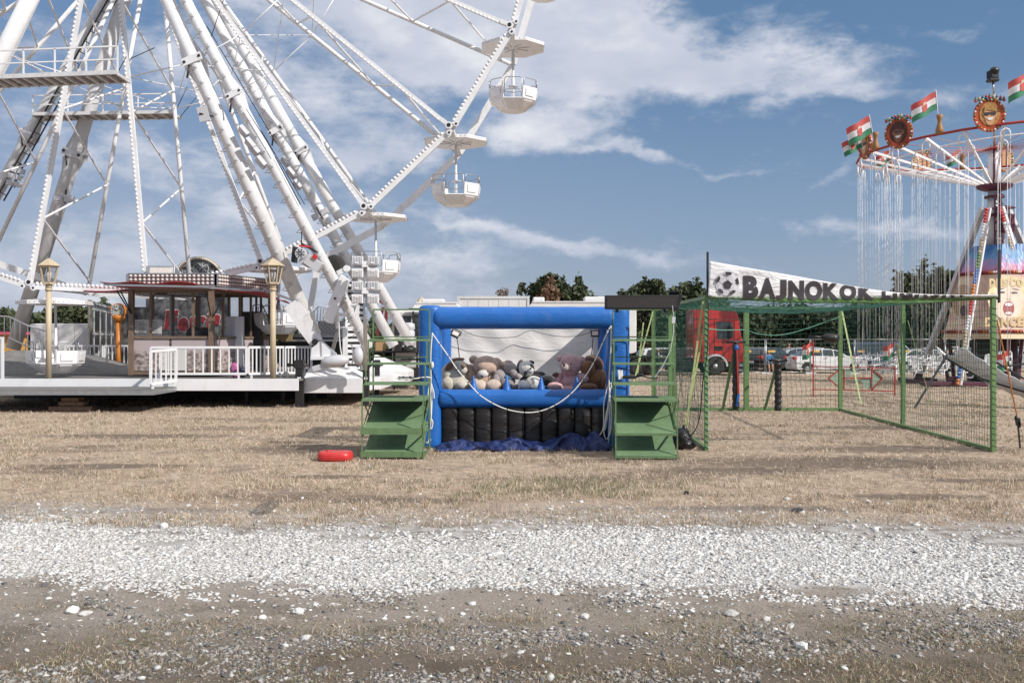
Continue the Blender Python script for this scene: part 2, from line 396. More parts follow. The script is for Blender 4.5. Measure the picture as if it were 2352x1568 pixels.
def mth(op, a, b=None):
    n = nt.nodes.new('ShaderNodeMath'); n.operation = op
    for i, x in enumerate((a, b)):
        if x is None: continue
        if hasattr(x, 'is_output'): nt.links.new(x, n.inputs[i])
        else: n.inputs[i].default_value = x
    return n.outputs[0]
X, Y = sp.outputs[0], sp.outputs[1]
def wave(x, terms):
    o = None
    for a, w, ph in terms:
        t = mth('MULTIPLY', mth('SINE', mth('ADD', mth('MULTIPLY', x, w), ph)), a)
        o = t if o is None else mth('ADD', o, t)
    return o
wob = mth('MULTIPLY', mth('SUBTRACT', noise_n(nt, pos, 2.6, 7, .75), .5), 2.0)
e0 = mth('ADD', mth('ADD', mth('MULTIPLY', X, -.06), 7.60), wave(X, [(.12, 1.3, 0), (.08, 2.9, 1)]))
e1 = mth('ADD', mth('ADD', mth('MULTIPLY', X, -.054), 9.85), wave(X, [(.25, .9, .4), (.12, 2.3, 0)]))
def step(v, lo, hi):
    r = nt.nodes.new('ShaderNodeMapRange'); r.interpolation_type = 'SMOOTHSTEP'; nt.links.new(v, r.inputs[0])
    r.inputs[1].default_value = lo; r.inputs[2].default_value = hi; return r.outputs[0]
d0 = mth('ADD', mth('SUBTRACT', Y, e0), wob); d1 = mth('ADD', mth('SUBTRACT', Y, e1), wob)
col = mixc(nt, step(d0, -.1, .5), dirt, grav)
soilb = mixc(nt, ramp(nt, nmid, [(.4, 0.0), (.62, 1.0)]), grav, soil)
col = mixc(nt, step(d1, -.9, .1), col, soilb)
col = mixc(nt, step(d1, .2, 2.2), col, field)
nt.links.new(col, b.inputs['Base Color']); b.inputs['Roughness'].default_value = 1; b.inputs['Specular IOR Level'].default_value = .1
bn = nt.nodes.new('ShaderNodeBump'); bn.inputs['Strength'].default_value = 1; bn.inputs['Distance'].default_value = .03
nt.links.new(mixc(nt, .5, nmid, nfine), bn.inputs['Height']); nt.links.new(bn.outputs[0], b.inputs['Normal'])
MG = m
g = MB()
g.add([(-600, -60, 0), (600, -60, 0), (600, 900, 0), (-600, 900, 0)], [(0, 1, 2, 3)])
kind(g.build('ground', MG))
# ---- stones ----
def ico():
    t = (1+5**.5)/2
    v = np.array([(-1,t,0),(1,t,0),(-1,-t,0),(1,-t,0),(0,-1,t),(0,1,t),(0,-1,-t),(0,1,-t),(t,0,-1),(t,0,1),(-t,0,-1),(-t,0,1)], float)
    v /= np.linalg.norm(v[0])
    f = np.array([(0,11,5),(0,5,1),(0,1,7),(0,7,10),(0,10,11),(1,5,9),(5,11,4),(11,10,2),(10,7,6),(7,1,8),(3,9,4),(3,4,2),(3,2,6),(3,6,8),(3,8,9),(4,9,5),(2,4,11),(6,2,10),(8,6,7),(9,8,1)])
    return v, f
def cube8():
    v = np.array([(-1,-1,-1),(1,-1,-1),(1,1,-1),(-1,1,-1),(-1,-1,1),(1,-1,1),(1,1,1),(-1,1,1)], float)*.75
    f = np.array([(0,3,2,1),(4,5,6,7),(0,1,5,4),(1,2,6,5),(2,3,7,6),(3,0,4,7)])
    f = np.concatenate([f[:, [0,1,2]], f[:, [0,2,3]]]); return v, f
def rotm(n, tilt):
    a = rng.uniform(0, 2*PI, n); t = rng.normal(0, tilt, n); p = rng.uniform(0, 2*PI, n)
    ca, sa = np.cos(a), np.sin(a)
    R1 = np.zeros((n, 3, 3)); R1[:, 0, 0] = ca; R1[:, 0, 1] = -sa; R1[:, 1, 0] = sa; R1[:, 1, 1] = ca; R1[:, 2, 2] = 1
    ct, st = np.cos(t), np.sin(t); R2 = np.zeros((n, 3, 3)); R2[:, 0, 0] = 1; R2[:, 1, 1] = ct; R2[:, 1, 2] = -st; R2[:, 2, 1] = st; R2[:, 2, 2] = ct
    cp, sp_ = np.cos(p), np.sin(p); R3 = np.zeros((n, 3, 3)); R3[:, 0, 0] = cp; R3[:, 0, 1] = -sp_; R3[:, 1, 0] = sp_; R3[:, 1, 1] = cp; R3[:, 2, 2] = 1
    return R3 @ R2 @ R1
def stones(name, xy, size, mats, probs, flat=.6, z=0.0, tilt=.5):
    n = len(xy)
    va, fa = ico(); vb, fb = cube8()
    half = n//5; V_, F_, I_ = [], [], []; o = 0
    mi = rng.choice(len(probs), n, p=probs)
    for (vv, ff, sl_) in ((va, fa, slice(0, half)), (vb, fb, slice(half, n))):
        k = len(xy[sl_])
        if not k: continue
        s = size[sl_][:, None]*np.stack([rng.uniform(.75, 1.35, k), rng.uniform(.55, 1.0, k), rng.uniform(.35, .8, k)*flat*1.4], 1)
        pts = vv[None]*(1+rng.uniform(-.42, .42, (k, len(vv), 3)))*s[:, None, :]
        pts = np.einsum('nij,nkj->nki', rotm(k, tilt), pts)
        pts[:, :, 0] += xy[sl_][:, 0:1]; pts[:, :, 1] += xy[sl_][:, 1:2]; pts[:, :, 2] += z+size[sl_][:, None]*.12
        V_.append(pts.reshape(-1, 3)); F_.append((ff[None]+(np.arange(k)*len(vv))[:, None, None]).reshape(-1, 3)+o)
        I_.append(np.repeat(mi[sl_], len(ff))); o += k*len(vv)
    return npmesh(name, np.concatenate(V_), np.concatenate(F_), mats, np.concatenate(I_))
def smat(name, c): return mat(name, c, .9, var=.12, vs=25, bump=.4, bs=90, spec=.2)
SM = [smat('stone_white', (.68, .67, .655)), smat('stone_pale', (.55, .54, .525)), smat('stone_grey', (.43, .42, .405)), smat('stone_warm', (.50, .45, .40)), smat('stone_dark', (.15, .148, .15)), smat('stone_mid', (.30, .275, .25))]
n = 120000
x = rng.uniform(-6.6, 6.6, n); y = rng.uniform(6.6, 11.9, n)
g0 = np.array([gy0(a) for a in x]); g1 = np.array([gy1(a) for a in x])
wn = np.array([noise.fractal(Vector((a*1.4, b_*2.0, 0)), 1, 2, 4) for a, b_ in zip(x, y)])*.65
e = np.minimum(y-g0+wn, g1-y+wn*1.6)
keep = rng.random(n) < np.clip(.05+(e+.22)*2.2, 0.02, 1)*np.where(y > g1, .6, 1)
keep &= (np.abs(x) < y*.53+.4)
x, y = x[keep], y[keep]
sz = np.exp(rng.normal(math.log(.0125), .38, len(x))); sz = np.clip(sz, .005, .038)
kind(stones('gravel', np.stack([x, y], 1), sz, SM[:5], [.46, .38, .11, .045, .005], .36, tilt=.33), 'stuff')
# darker mixed gravel and dirt clods in the foreground
n = 78000
y = rng.uniform(5.0, 7.9, n); x = rng.uniform(-1, 1, n)*(y*.53+.3)
wn = np.array([noise.fractal(Vector((a*.9+9, b_*1.3, 2)), 1, 2, 4) for a, b_ in zip(x, y)])
keep = (rng.random(n) < np.clip(.25+wn*1.6+(6.3-y)*.35, .04, .95)) & (y < np.array([gy0(a) for a in x])+.2)
x, y = x[keep], y[keep]
sz = np.clip(np.exp(rng.normal(math.log(.0078), .5, len(x))), .003, .026)
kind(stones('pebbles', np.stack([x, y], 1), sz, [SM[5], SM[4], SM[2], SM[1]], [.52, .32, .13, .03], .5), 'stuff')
# scattered larger stones one can point at are few; built as loose stones
n = 1500
y = np.concatenate([rng.uniform(5.6, 7.6, n//8), 9.6+rng.exponential(.8, n-n//8)]); x = rng.uniform(-1, 1, n)*(y*.52)
kind(stones('scattered_stones', np.stack([x, y], 1), np.clip(np.exp(rng.normal(math.log(.016), .4, n)), .008, .042), SM[:3], [.4, .35, .25], .5, .002), 'stuff')
# ---- dry grass ----
def blades(name, xy, L, tilt, width, mats, mi, zoff=0):
    n = len(xy); a = rng.uniform(0, 2*PI, n)
    dx, dy = np.cos(a), np.sin(a)
    ct, st = np.cos(tilt), np.sin(tilt)          # tilt from the vertical
    tip = np.stack([dx*st*L, dy*st*L, ct*L], 1)
    midp = np.stack([dx*st*L*.42, dy*st*L*.42, ct*L*.62], 1)
    wv = np.stack([-dy, dx, np.zeros(n)], 1)*width[:, None]
    base = np.stack([xy[:, 0], xy[:, 1], np.full(n, zoff)], 1)
    ang = rng.uniform(0, PI, n)
    wv = np.stack([np.cos(ang), np.sin(ang), np.zeros(n)], 1)*width[:, None]
    v = np.stack([base-wv, base+wv, base+midp+wv*.7, base+midp-wv*.7, base+tip], 1).reshape(-1, 3)
    o = (np.arange(n)*5)[:, None]
    f = np.concatenate([np.array([[0, 1, 2]])+o, np.array([[0, 2, 3]])+o, np.array([[3, 2, 4]])+o])
    return npmesh(name, v, f, mats, np.concatenate([mi]*3))
def gmat(name, c):
    m, nt, b = newmat(name); f = noise_n(nt, ocoord(nt, world=True), 2.5, 4, .7)
    nt.links.new(ramp(nt, f, [(.3, tuple(q*.75 for q in c)), (.7, tuple(q*1.2 for q in c))]), b.inputs['Base Color'])
    b.inputs['Roughness'].default_value = .9; b.inputs['Specular IOR Level'].default_value = .1
    return m
GM = [gmat('straw_pale', (.66, .555, .44)), gmat('straw_tan', (.52, .41, .31)), gmat('straw_brown', (.26, .185, .13)), gmat('grass_olive', (.24, .225, .14)), gmat('grass_green', (.125, .16, .075))]
# lying straw over the whole field
n = 380000
t = rng.random(n); y = 10.3+(t**1.35)*46; x = rng.uniform(-1, 1, n)*(y*.53+.5)
wn = np.array([noise.fractal(Vector((a*1.6+3, b_*1.6, 5)), 1, 2, 3) for a, b_ in zip(x, y)])
keep = (rng.random(n) < np.clip(.62+wn*1.3, .05, 1)) & (rng.random(n) < np.clip((y-np.array([gy1(a) for a in x])-.05)*1.1, 0, 1))
x, y = x[keep], y[keep]; n = len(x)
L = rng.uniform(.04, .11, n)*(1+(y-10)*.012); tl = np.clip(rng.normal(1.32, .2, n), .6, 1.55); w = rng.uniform(.0016, .0034, n)*(1+(y-10)*.06)
def patchy(x, y):
    m = np.zeros(len(x))
    for (cx_, cy_, rx_, ry_) in PATCHES:
        m = np.maximum(m, np.clip(1.5-np.hypot((x-cx_)/rx_, (y-cy_)/ry_)*1.1, 0, 1))
    return m
kk = rng.random(n) > patchy(x, y)*.8; x, y, L, tl, w = x[kk], y[kk], L[kk], tl[kk], w[kk]; n = len(x)
kind(blades('dry_straw', np.stack([x, y], 1), L, tl, w, GM, rng.choice(5, n, p=[.37, .31, .24, .06, .02]), .004), 'stuff')
# tufts
nt_ = 11000
t = rng.random(nt_); cy = 10.2+(t**1.3)*24; cx = rng.uniform(-1, 1, nt_)*(cy*.53+.5)
cn = np.array([noise.fractal(Vector((a*.7+30, b_*1.1, 1)), 1, 2, 3) for a, b_ in zip(cx, cy)])
keep = rng.random(nt_) < np.clip(.3+cn*1.6, .03, 1)*(1-patchy(cx, cy)*.9); keep &= cy > np.array([gy1(a) for a in cx])+.0
cx, cy = cx[keep], cy[keep]
gx, gyy, ml = [], [], []
for a, b_ in zip(cx, cy):
    k = int(rng.integers(14, 36)); r = rng.uniform(.03, .11)
    gx.append(a+rng.normal(0, r, k)*1.5); gyy.append(b_+rng.normal(0, r, k)); kindm = rng.random()
    green = (abs(a-.8) < 1.9 and abs(b_-12.9) < .8) or rng.random() < .05
    ml.append(rng.choice(5, k, p=([.12, .13, .1, .35, .3] if green else [.25, .33, .24, .16, .02])))
# a greener patch in the middle and sparse weeds in the near dirt
for _ in range(240):
    a = rng.normal(.9, 1.0); b_ = rng.normal(12.9, .35); k = 22
    gx.append(a+rng.normal(0, .06, k)); gyy.append(b_+rng.normal(0, .05, k)); ml.append(rng.choice(5, k, p=[.25, .12, .05, .33, .25]))
for _ in range(3000):
    b_ = rng.uniform(5.2, 7.2); a = rng.uniform(-1, 1)*b_*.53
    if rng.random() > np.clip(.12+noise.fractal(Vector((a*1.1, b_*1.8, 8)), 1, 2, 3)*1.9+max(0, a)*.16+(6.3-b_)*.22, 0, 1): continue
    k = int(rng.integers(10, 30)); gx.append(a+rng.normal(0, .05, k)); gyy.append(b_+rng.normal(0, .03, k))
    ml.append(rng.choice(5, k, p=[.06, .12, .34, .26, .22]))
gx = np.concatenate(gx); gyy = np.concatenate(gyy); ml = np.concatenate(ml); n = len(gx)
near = gyy < 8
nn2 = 60000; ly = rng.uniform(5.0, 7.5, nn2); lx_ = rng.uniform(-1, 1, nn2)*(ly*.53+.3)
wn = np.array([noise.fractal(Vector((a*1.3+4, b_*2.0, 3)), 1, 2, 4) for a, b_ in zip(lx_, ly)])
kk = rng.random(nn2) < np.clip(.16+wn*1.9+np.maximum(0, lx_)*.09+(6.4-ly)*.16, .02, 1); lx_, ly = lx_[kk], ly[kk]; nn2 = len(lx_)
kind(blades('dry_litter', np.stack([lx_, ly], 1), rng.uniform(.015, .06, nn2), np.clip(rng.normal(1.3, .25, nn2), .4, 1.55), rng.uniform(.0009, .0022, nn2), GM, rng.choice(5, nn2, p=[.10, .20, .40, .20, .10]), .004), 'stuff')
kind(blades('grass_tufts', np.stack([gx, gyy], 1), rng.uniform(.035, .11, n)*np.where(near, .42, 1), np.abs(rng.normal(.85, .42, n)), rng.uniform(.0015, .003, n)*(1+np.maximum(0, gyy-10)*.06)*np.where(near, .7, 1), GM, ml), 'stuff')
# ---------- inflatable toy stall ----------
def pvc(name, col, rough=.38, wr=.5, grime=.2):
    m, nt, b = newmat(name); c = ocoord(nt)
    f = noise_n(nt, c, 1.6, 5, .6)
    o = ramp(nt, f, [(.3, tuple(x*.85 for x in col)), (.7, tuple(x*1.12 for x in col))])
    g = noise_n(nt, ocoord(nt, (1, 1, .3)), 5, 6, .7, .5)
    o = mixc(nt, ramp(nt, g, [(.55, 0.0), (.8, grime)]), o, (.3, .3, .3))
    nt.links.new(o, b.inputs['Base Color']); b.inputs['Roughness'].default_value = rough
    h = N(nt, 'ShaderNodeTexNoise', Scale=9, Detail=4, Roughness=.55, Distortion=1.2)
    nt.links.new(ocoord(nt, (.5, 1, 1.6)), h.inputs['Vector'])
    bn = nt.nodes.new('ShaderNodeBump'); bn.inputs['Strength'].default_value = wr; bn.inputs['Distance'].default_value = .03
    nt.links.new(h.outputs[0], bn.inputs['Height']); nt.links.new(bn.outputs[0], b.inputs['Normal'])
    return m
M['bluepvc'] = pvc('blue_pvc', (.012, .12, .42), .42, .3, .14)
M['blackpvc'] = pvc('black_pvc', (.013, .011, .011), .42, .35, .05)
def mat_cloth(name, col, sc=(2.0, 1, 3.2), bd=.05, st=.8):
    m, nt, b = newmat(name)
    f = noise_n(nt, ocoord(nt), 2, 5, .6)
    nt.links.new(ramp(nt, f, [(.3, tuple(x*.88 for x in col)), (.7, tuple(min(1, x*1.08) for x in col))]), b.inputs['Base Color'])
    b.inputs['Roughness'].default_value = .85
    h = N(nt, 'ShaderNodeTexNoise', Scale=1.6, Detail=5, Roughness=.6, Distortion=1.8); nt.links.new(ocoord(nt, sc), h.inputs['Vector'])
    bn = nt.nodes.new('ShaderNodeBump'); bn.inputs['Strength'].default_value = st; bn.inputs['Distance'].default_value = bd
    nt.links.new(h.outputs[0], bn.inputs['Height']); nt.links.new(bn.outputs[0], b.inputs['Normal']); return m
M['backcloth'] = mat_cloth('white_back_cloth', (.70, .68, .66), (1.0, 1, 2.4), .03, .5)
ZF = 17.95
stall = thing('inflatable_stall', 'blue and black inflatable prize stall filled with plush toys, between the two green racks', 'inflatable stall', (0, ZF, 0))
xl, xr = PX(988.5, ZF), PX(1419, ZF)
def soft_col(mb, p, q, r, n=24, sq=.0, pinch=True, puck=0):
    """inflated tube from p to q with rounded sewn ends"""
    p, q = Vector(p), Vector(q); d = (q-p); L = d.length; d.normalize()
    u = Vector((0, 1, 0)) if abs(d.y) < .9 else Vector((1, 0, 0)); a = d.cross(u).normalized(); b_ = d.cross(a)
    ends = [(0, 0), (.0, .55), (.04, .76), (.14, .90), (.32, .975), (.6, 1)]; ss = [(a_*r, k_) for a_, k_ in ends]
    ss += [(.6*r+(L-1.2*r)*i/20, 1) for i in range(1, 20)]+[(L-a_*r, k_) for a_, k_ in reversed(ends)]
    K = len(ss)-1; vs = []; fs = []
    for i in range(K+1):
        s, k = ss[i]; e = min(s, L-s)/(r*.6)
        for j in range(n):
            th = 2*PI*j/n; c_, s_ = math.cos(th), math.sin(th)
            g = 1/((abs(c_)**(2+sq*4)+abs(s_)**(2+sq*4))**(1/(2+sq*4)))
            w = 1+.012*math.sin(s*11+j)+puck*math.sin(j*6.3)*max(0, 1-e*.8)
            vs.append(p+d*s+(a*c_+b_*s_)*r*k*g*w)
    for i in range(K):
        for j in range(n):
            j2 = (j+1) % n; fs.append((i*n+j, i*n+j2, (i+1)*n+j2, (i+1)*n+j))
    mb.add(vs, fs, 0, True)
zt = PZ(701, ZF)
for x in (xl, xr):
    m_ = MB(); soft_col(m_, (x, ZF, -.02), (x, ZF, zt), .205, sq=.3, puck=.03); m_.build('column', M['bluepvc'], stall)
ZB = 20.0
for x in (PX(1012, ZB), PX(1398, ZB)):
    m_ = MB(); soft_col(m_, (x, ZB, -.02), (x, ZB, 2.5), .22, sq=.2); m_.build('column', M['bluepvc'], stall)
m_ = MB(); zb = PZ(730, ZF-.02); soft_col(m_, (xl+.06, ZF-.04, zb), (xr-.06, ZF-.04, zb), .2, n=28, sq=.08, puck=.05); m_.build('top_beam', M['bluepvc'], stall)
m_ = MB()
for x in (xl, xr): soft_col(m_, (x, ZF+.1, zb), (x, ZB, zb-.02), .19)
m_.build('side_beam', M['bluepvc'], stall, split=True)
zs = PZ(914.5, ZF-.05); xa, xb = PX(1014, ZF-.05), PX(1395, ZF-.05)
m_ = MB(); soft_col(m_, (xa-.05, ZF-.05, zs), (xb+.05, ZF-.05, zs), .162, n=28, sq=.12, puck=.05); m_.build('sill_tube', M['bluepvc'], stall)
# side sill tubes and toy bed
m_ = MB(); m_.b2(xa-.1, xb+.1, ZF+.05, ZB, .15, zs-.02); m_.build('toy_bed', M['blackpvc'], stall, bevel=.05)
# black quilted front: vertical inflated cells
m_ = MB(); nc = 10; w = (xb-xa)/nc
def cellf(i):
    def fn(a, c):
        x = xa+(i+a)*w; z = .02+c*(zs-.15)
        b_ = math.sin(PI*a)**.32; e = min(1, min(c, 1-c)*9); e = math.sqrt(max(0, 1-(1-e)**2))
        pk = .006*math.sin(c*46+i*2)*(1-b_)+.004*math.sin(c*17+i)
        return Vector((x, ZF-.06-.065*b_*(.45+.55*e)-pk, z))
    return fn
for i in range(nc): m_.grid(cellf(i), 14, 40)
m_.build('front_cushion', M['blackpvc'], stall)
def bk(a, c):
    x0, x1 = PX(1030, ZB), PX(1385, ZB); x = x0+a*(x1-x0); z = 1.0+c*1.35
    return Vector((x, ZB-.05+.05*math.sin(a*PI)*math.sin(c*PI)+.012*math.sin(z*9+x*2+math.sin(x*3))+.008*math.sin(x*11+z*7), z))
m_ = MB(); m_.grid(bk, 60, 40); m_.build('back_cloth', M['backcloth'], stall)
m_ = MB(); m_.b2(PX(1000, ZB+.3), PX(1400, ZB+.3), ZB+.1, ZB+.16, 0, 2.45); m_.build('rear_wall', M['bluepvc'], stall)
for u in (1087.5, 1164, 1243, 1324):
    zc = PZ(897, ZF-.05); m_ = MB(); x = PX(u, ZF-.05); h = PZ(860, ZF-.05)-zc
    m_.lathe((x, ZF-.05, zc-.01), [(.085, 0), (.08, .02), (.062, h*.3), (.03, h*.7), (.012, h*.93), (.0, h)], 20); m_.build('cone', M['bluepvc'], stall)
# floodlights hanging in the top corners
def flood(name, label, c, s, yaw, pitch, roll=0, parent=None, bodym='blackplastic', group=None, lensm=None):
    R = Matrix.Rotation(yaw, 3, 'Z') @ Matrix.Rotation(pitch, 3, 'X') @ Matrix.Rotation(roll, 3, 'Y')
    t = thing(name, label, 'floodlight', c, group) if parent is None else None
    c = Vector(c); b_ = MB()
    b_.box(c, (s, s*.28, s*.8), R)
    b_.box(c+R@V(0, .2*s, 0), (s*.6, s*.2, s*.5), R)
    for k in range(5): b_.box(c+R@V((k-2)*s*.14, .33*s, 0), (s*.03, s*.14, s*.5), R)
    b_.beam(c+R@V(-s*.55, .05*s, 0), c+R@V(-s*.55, .05*s, s*.62), s*.05, s*.1); b_.beam(c+R@V(s*.55, .05*s, 0), c+R@V(s*.55, .05*s, s*.62), s*.05, s*.1)
    b_.beam(c+R@V(-s*.57, .05*s, s*.62), c+R@V(s*.57, .05*s, s*.62), s*.05, s*.1)
    l = MB(); l.box(c+R@V(0, -.15*s, 0), (s*.72, s*.03, s*.52), R)
    r2 = MB(); r2.box(c+R@V(0, -.13*s, 0), (s*.86, s*.04, s*.66), R)
    if t is not None:
        b_.build('housing', M[bodym], t, bevel=s*.02); r2.build('bezel', M['blackplastic'], t); l.build('lens', M[lensm or 'glassbulb'], t)
    return t
Zf = 18.6
flood('floodlight', 'black floodlight tilted in the top left corner of the blue stall', tuple(P(1046, 767, Zf)), .16, .25, -.5, .5)
flood('floodlight', 'black floodlight hanging straight in the top right corner of the blue stall', tuple(P(1367, 766, Zf)), .155, -.1, -.25, 0)
def cable(name, label, pts, r, m='cable', sag=0, cat='cable', group=None, n=6, parent=None):
    P_ = [Vector(p) for p in pts]
    out = []
    K = 8
    for i in range(len(P_)-1):  # catmull
        p0, p1, p2, p3 = P_[max(i-1, 0)], P_[i], P_[i+1], P_[min(i+2, len(P_)-1)]
        for k in range(K):
            t = k/K; out.append(.5*((2*p1)+(p2-p0)*t+(2*p0-5*p1+4*p2-p3)*t*t+(3*p1-p0-3*p2+p3)*t**3))
    out.append(P_[-1]); mb = MB(); mb.tube(out, r, n)
    o = mb.build(name, M[m], parent)
    if parent is None: tag(o, label, cat, group, base=P_[0])
    return o
cable('extension_cord', 'thin black cord swagging along the top of the white back cloth', [P(1060, 757, 19.7), P(1088, 769, 19.75), P(1120, 775, 19.75), P(1180, 774, 19.75), P(1207, 762, 19.75), P(1222, 759, 19.75), P(1240, 764, 19.75), P(1280, 772, 19.75), P(1320, 772, 19.75), P(1358, 763, 19.7)], .006, 'blackplastic', cat='cord')
cable('extension_cord', 'short black cord dangling down from the tilted left floodlight', [P(1049, 776, 18.7), P(1052, 792, 19.2), P(1054, 810, 19.5), P(1056, 830, 19.5)], .009, 'blackplastic', cat='cord')
cable('extension_cord', 'short black cord dangling down from the right floodlight of the stall', [P(1362, 776, 18.7), P(1360, 800, 19.2), P(1358, 826, 19.5)], .009, 'blackplastic', cat='cord')
# rope light arc across the front
arc = [(992, 764), (1010, 790), (1030, 818), (1050, 848), (1075, 878), (1100, 905), (1130, 925), (1165, 940), (1205, 947), (1240, 944), (1275, 930), (1310, 905), (1340, 870), (1365, 830), (1385, 785), (1398, 757), (1404, 748)]
rl = thing('rope_light', 'white rope light sagging in a wide arc across the front of the blue stall', 'rope light', tuple(P(992, 764, 17.5)))
pp = [P(u, v, 17.52+.0*i) for i, (u, v) in enumerate(arc)]
cable('light_tube', '', pp, .0115, 'cable', parent=rl)
m_ = MB()
for i in range(1, len(pp)-1): d = (pp[i+1]-pp[i-1]).normalized(); m_.tube([pp[i]-d*.008, pp[i]+d*.008], .0145, 8)
m_.build('cable_tie', M['blackplastic'], rl, split=True)
Zc = 17.45
def bundle(lbl, lines, r=.009, mm='cable'):
    t = thing('cable_bundle', lbl, 'cable', tuple(P(*lines[0][0], Zc)))
    for k, L in enumerate(lines): cable('cable', '', [P(u, v, Zc+.02*k) for u, v in L], r, mm, parent=t)
    return t
bundle('bundle of looped white cables tied to the left blue column', [
 [(993, 764), (990, 800), (989, 840), (990, 880), (986, 920), (976, 960), (973, 1000), (982, 1017), (987, 990), (986, 940), (983, 905), (987, 880)],
 [(985, 868), (990, 880), (996, 900), (997, 915)], [(983, 868), (988, 900), (990, 960), (985, 1004), (990, 1010)],
 [(991, 880), (992, 920), (989, 970), (984, 965), (990, 985), (994, 970), (990, 960)]], .011)
bundle('bundle of looped white cables tied to the right blue column', [
 [(1404, 750), (1403, 800), (1400, 850), (1399, 890), (1404, 940), (1402, 990), (1393, 1008), (1387, 990), (1394, 950), (1400, 905), (1405, 880)],
 [(1405, 878), (1395, 890), (1387, 930), (1386, 980), (1377, 1000)], [(1400, 890), (1397, 940), (1390, 985), (1388, 975), (1396, 935), (1404, 930)],
 [(1399, 900), (1400, 960), (1398, 1005), (1396, 1020), (1392, 1024)]], .010)
m_ = MB(); m_.ell(P(993, 838, Zc-.03), (.028, .02, .06)); tag(m_.build('inline_switch', M['cable']), 'white plastic inline switch on the cable beside the left blue column', 'switch', base=P(993, 838, Zc-.03))
# ---- blue tarp crumpled at the foot ----
m_, nt, b = newmat('blue_tarp'); c = ocoord(nt)
nt.links.new(ramp(nt, noise_n(nt, c, 6, 5), [(.3, (.008, .018, .085)), (.7, (.02, .04, .16))]), b.inputs['Base Color']); b.inputs['Roughness'].default_value = .33
h = N(nt, 'ShaderNodeTexVoronoi', Scale=9); h.feature = 'SMOOTH_F1'; nt.links.new(ocoord(nt, (1, 1.4, .8)), h.inputs['Vector'])
h2 = noise_n(nt, c, 14, 5, .7, 1.5)
bn = nt.nodes.new('ShaderNodeBump'); bn.inputs['Strength'].default_value = .9; bn.inputs['Distance'].default_value = .06
nt.links.new(mixc(nt, .5, h.outputs[0], h2), bn.inputs['Height']); nt.links.new(bn.outputs[0], b.inputs['Normal']); TARP = m_
prof = [(1000, 1027), (1012, 1020), (1030, 1016), (1060, 1010), (1100, 1018), (1130, 1014), (1160, 1008), (1185, 1005), (1215, 1015), (1250, 1018), (1275, 1008), (1300, 999), (1320, 997), (1345, 1004), (1370, 998), (1395, 1012), (1408, 1030)]
def ptop(u):
    for (a, b_), (c_, d_) in zip(prof, prof[1:]):
        if a <= u <= c_: return b_+(d_-b_)*(u-a)/(c_-a)
    return 1030
def tf(a, c):
    u = 1000+a*408; ztop = max(.02, PZ(ptop(u), 17.5)); x = PX(u, 17.5)
    th = c*PI*.98; dep = .34+.10*math.sin(a*23)+.05*math.sin(a*41)
    y = 17.6-math.cos(th)*dep*(1+.25*noise.noise(V(a*20, c*3, 0))); z = math.sin(th)**.8*ztop
    n_ = noise.noise(V(a*15, c*3.5, 1))*1.1+noise.noise(V(a*38+c*4, c*5, 2))*.45; n2_ = noise.noise(V(a*26+c*7, c*5, 5))
    return Vector((x+.05*n2_, y-.16*n_*math.sin(th), max(.005, z*(1+.38*n_)+.02*n2_)))
mb = MB(); mb.grid(tf, 220, 26); tag(mb.build('blue_tarp', TARP), 'crumpled dark blue tarpaulin lying along the foot of the stall', 'tarp', base=(0, 17.5, 0))
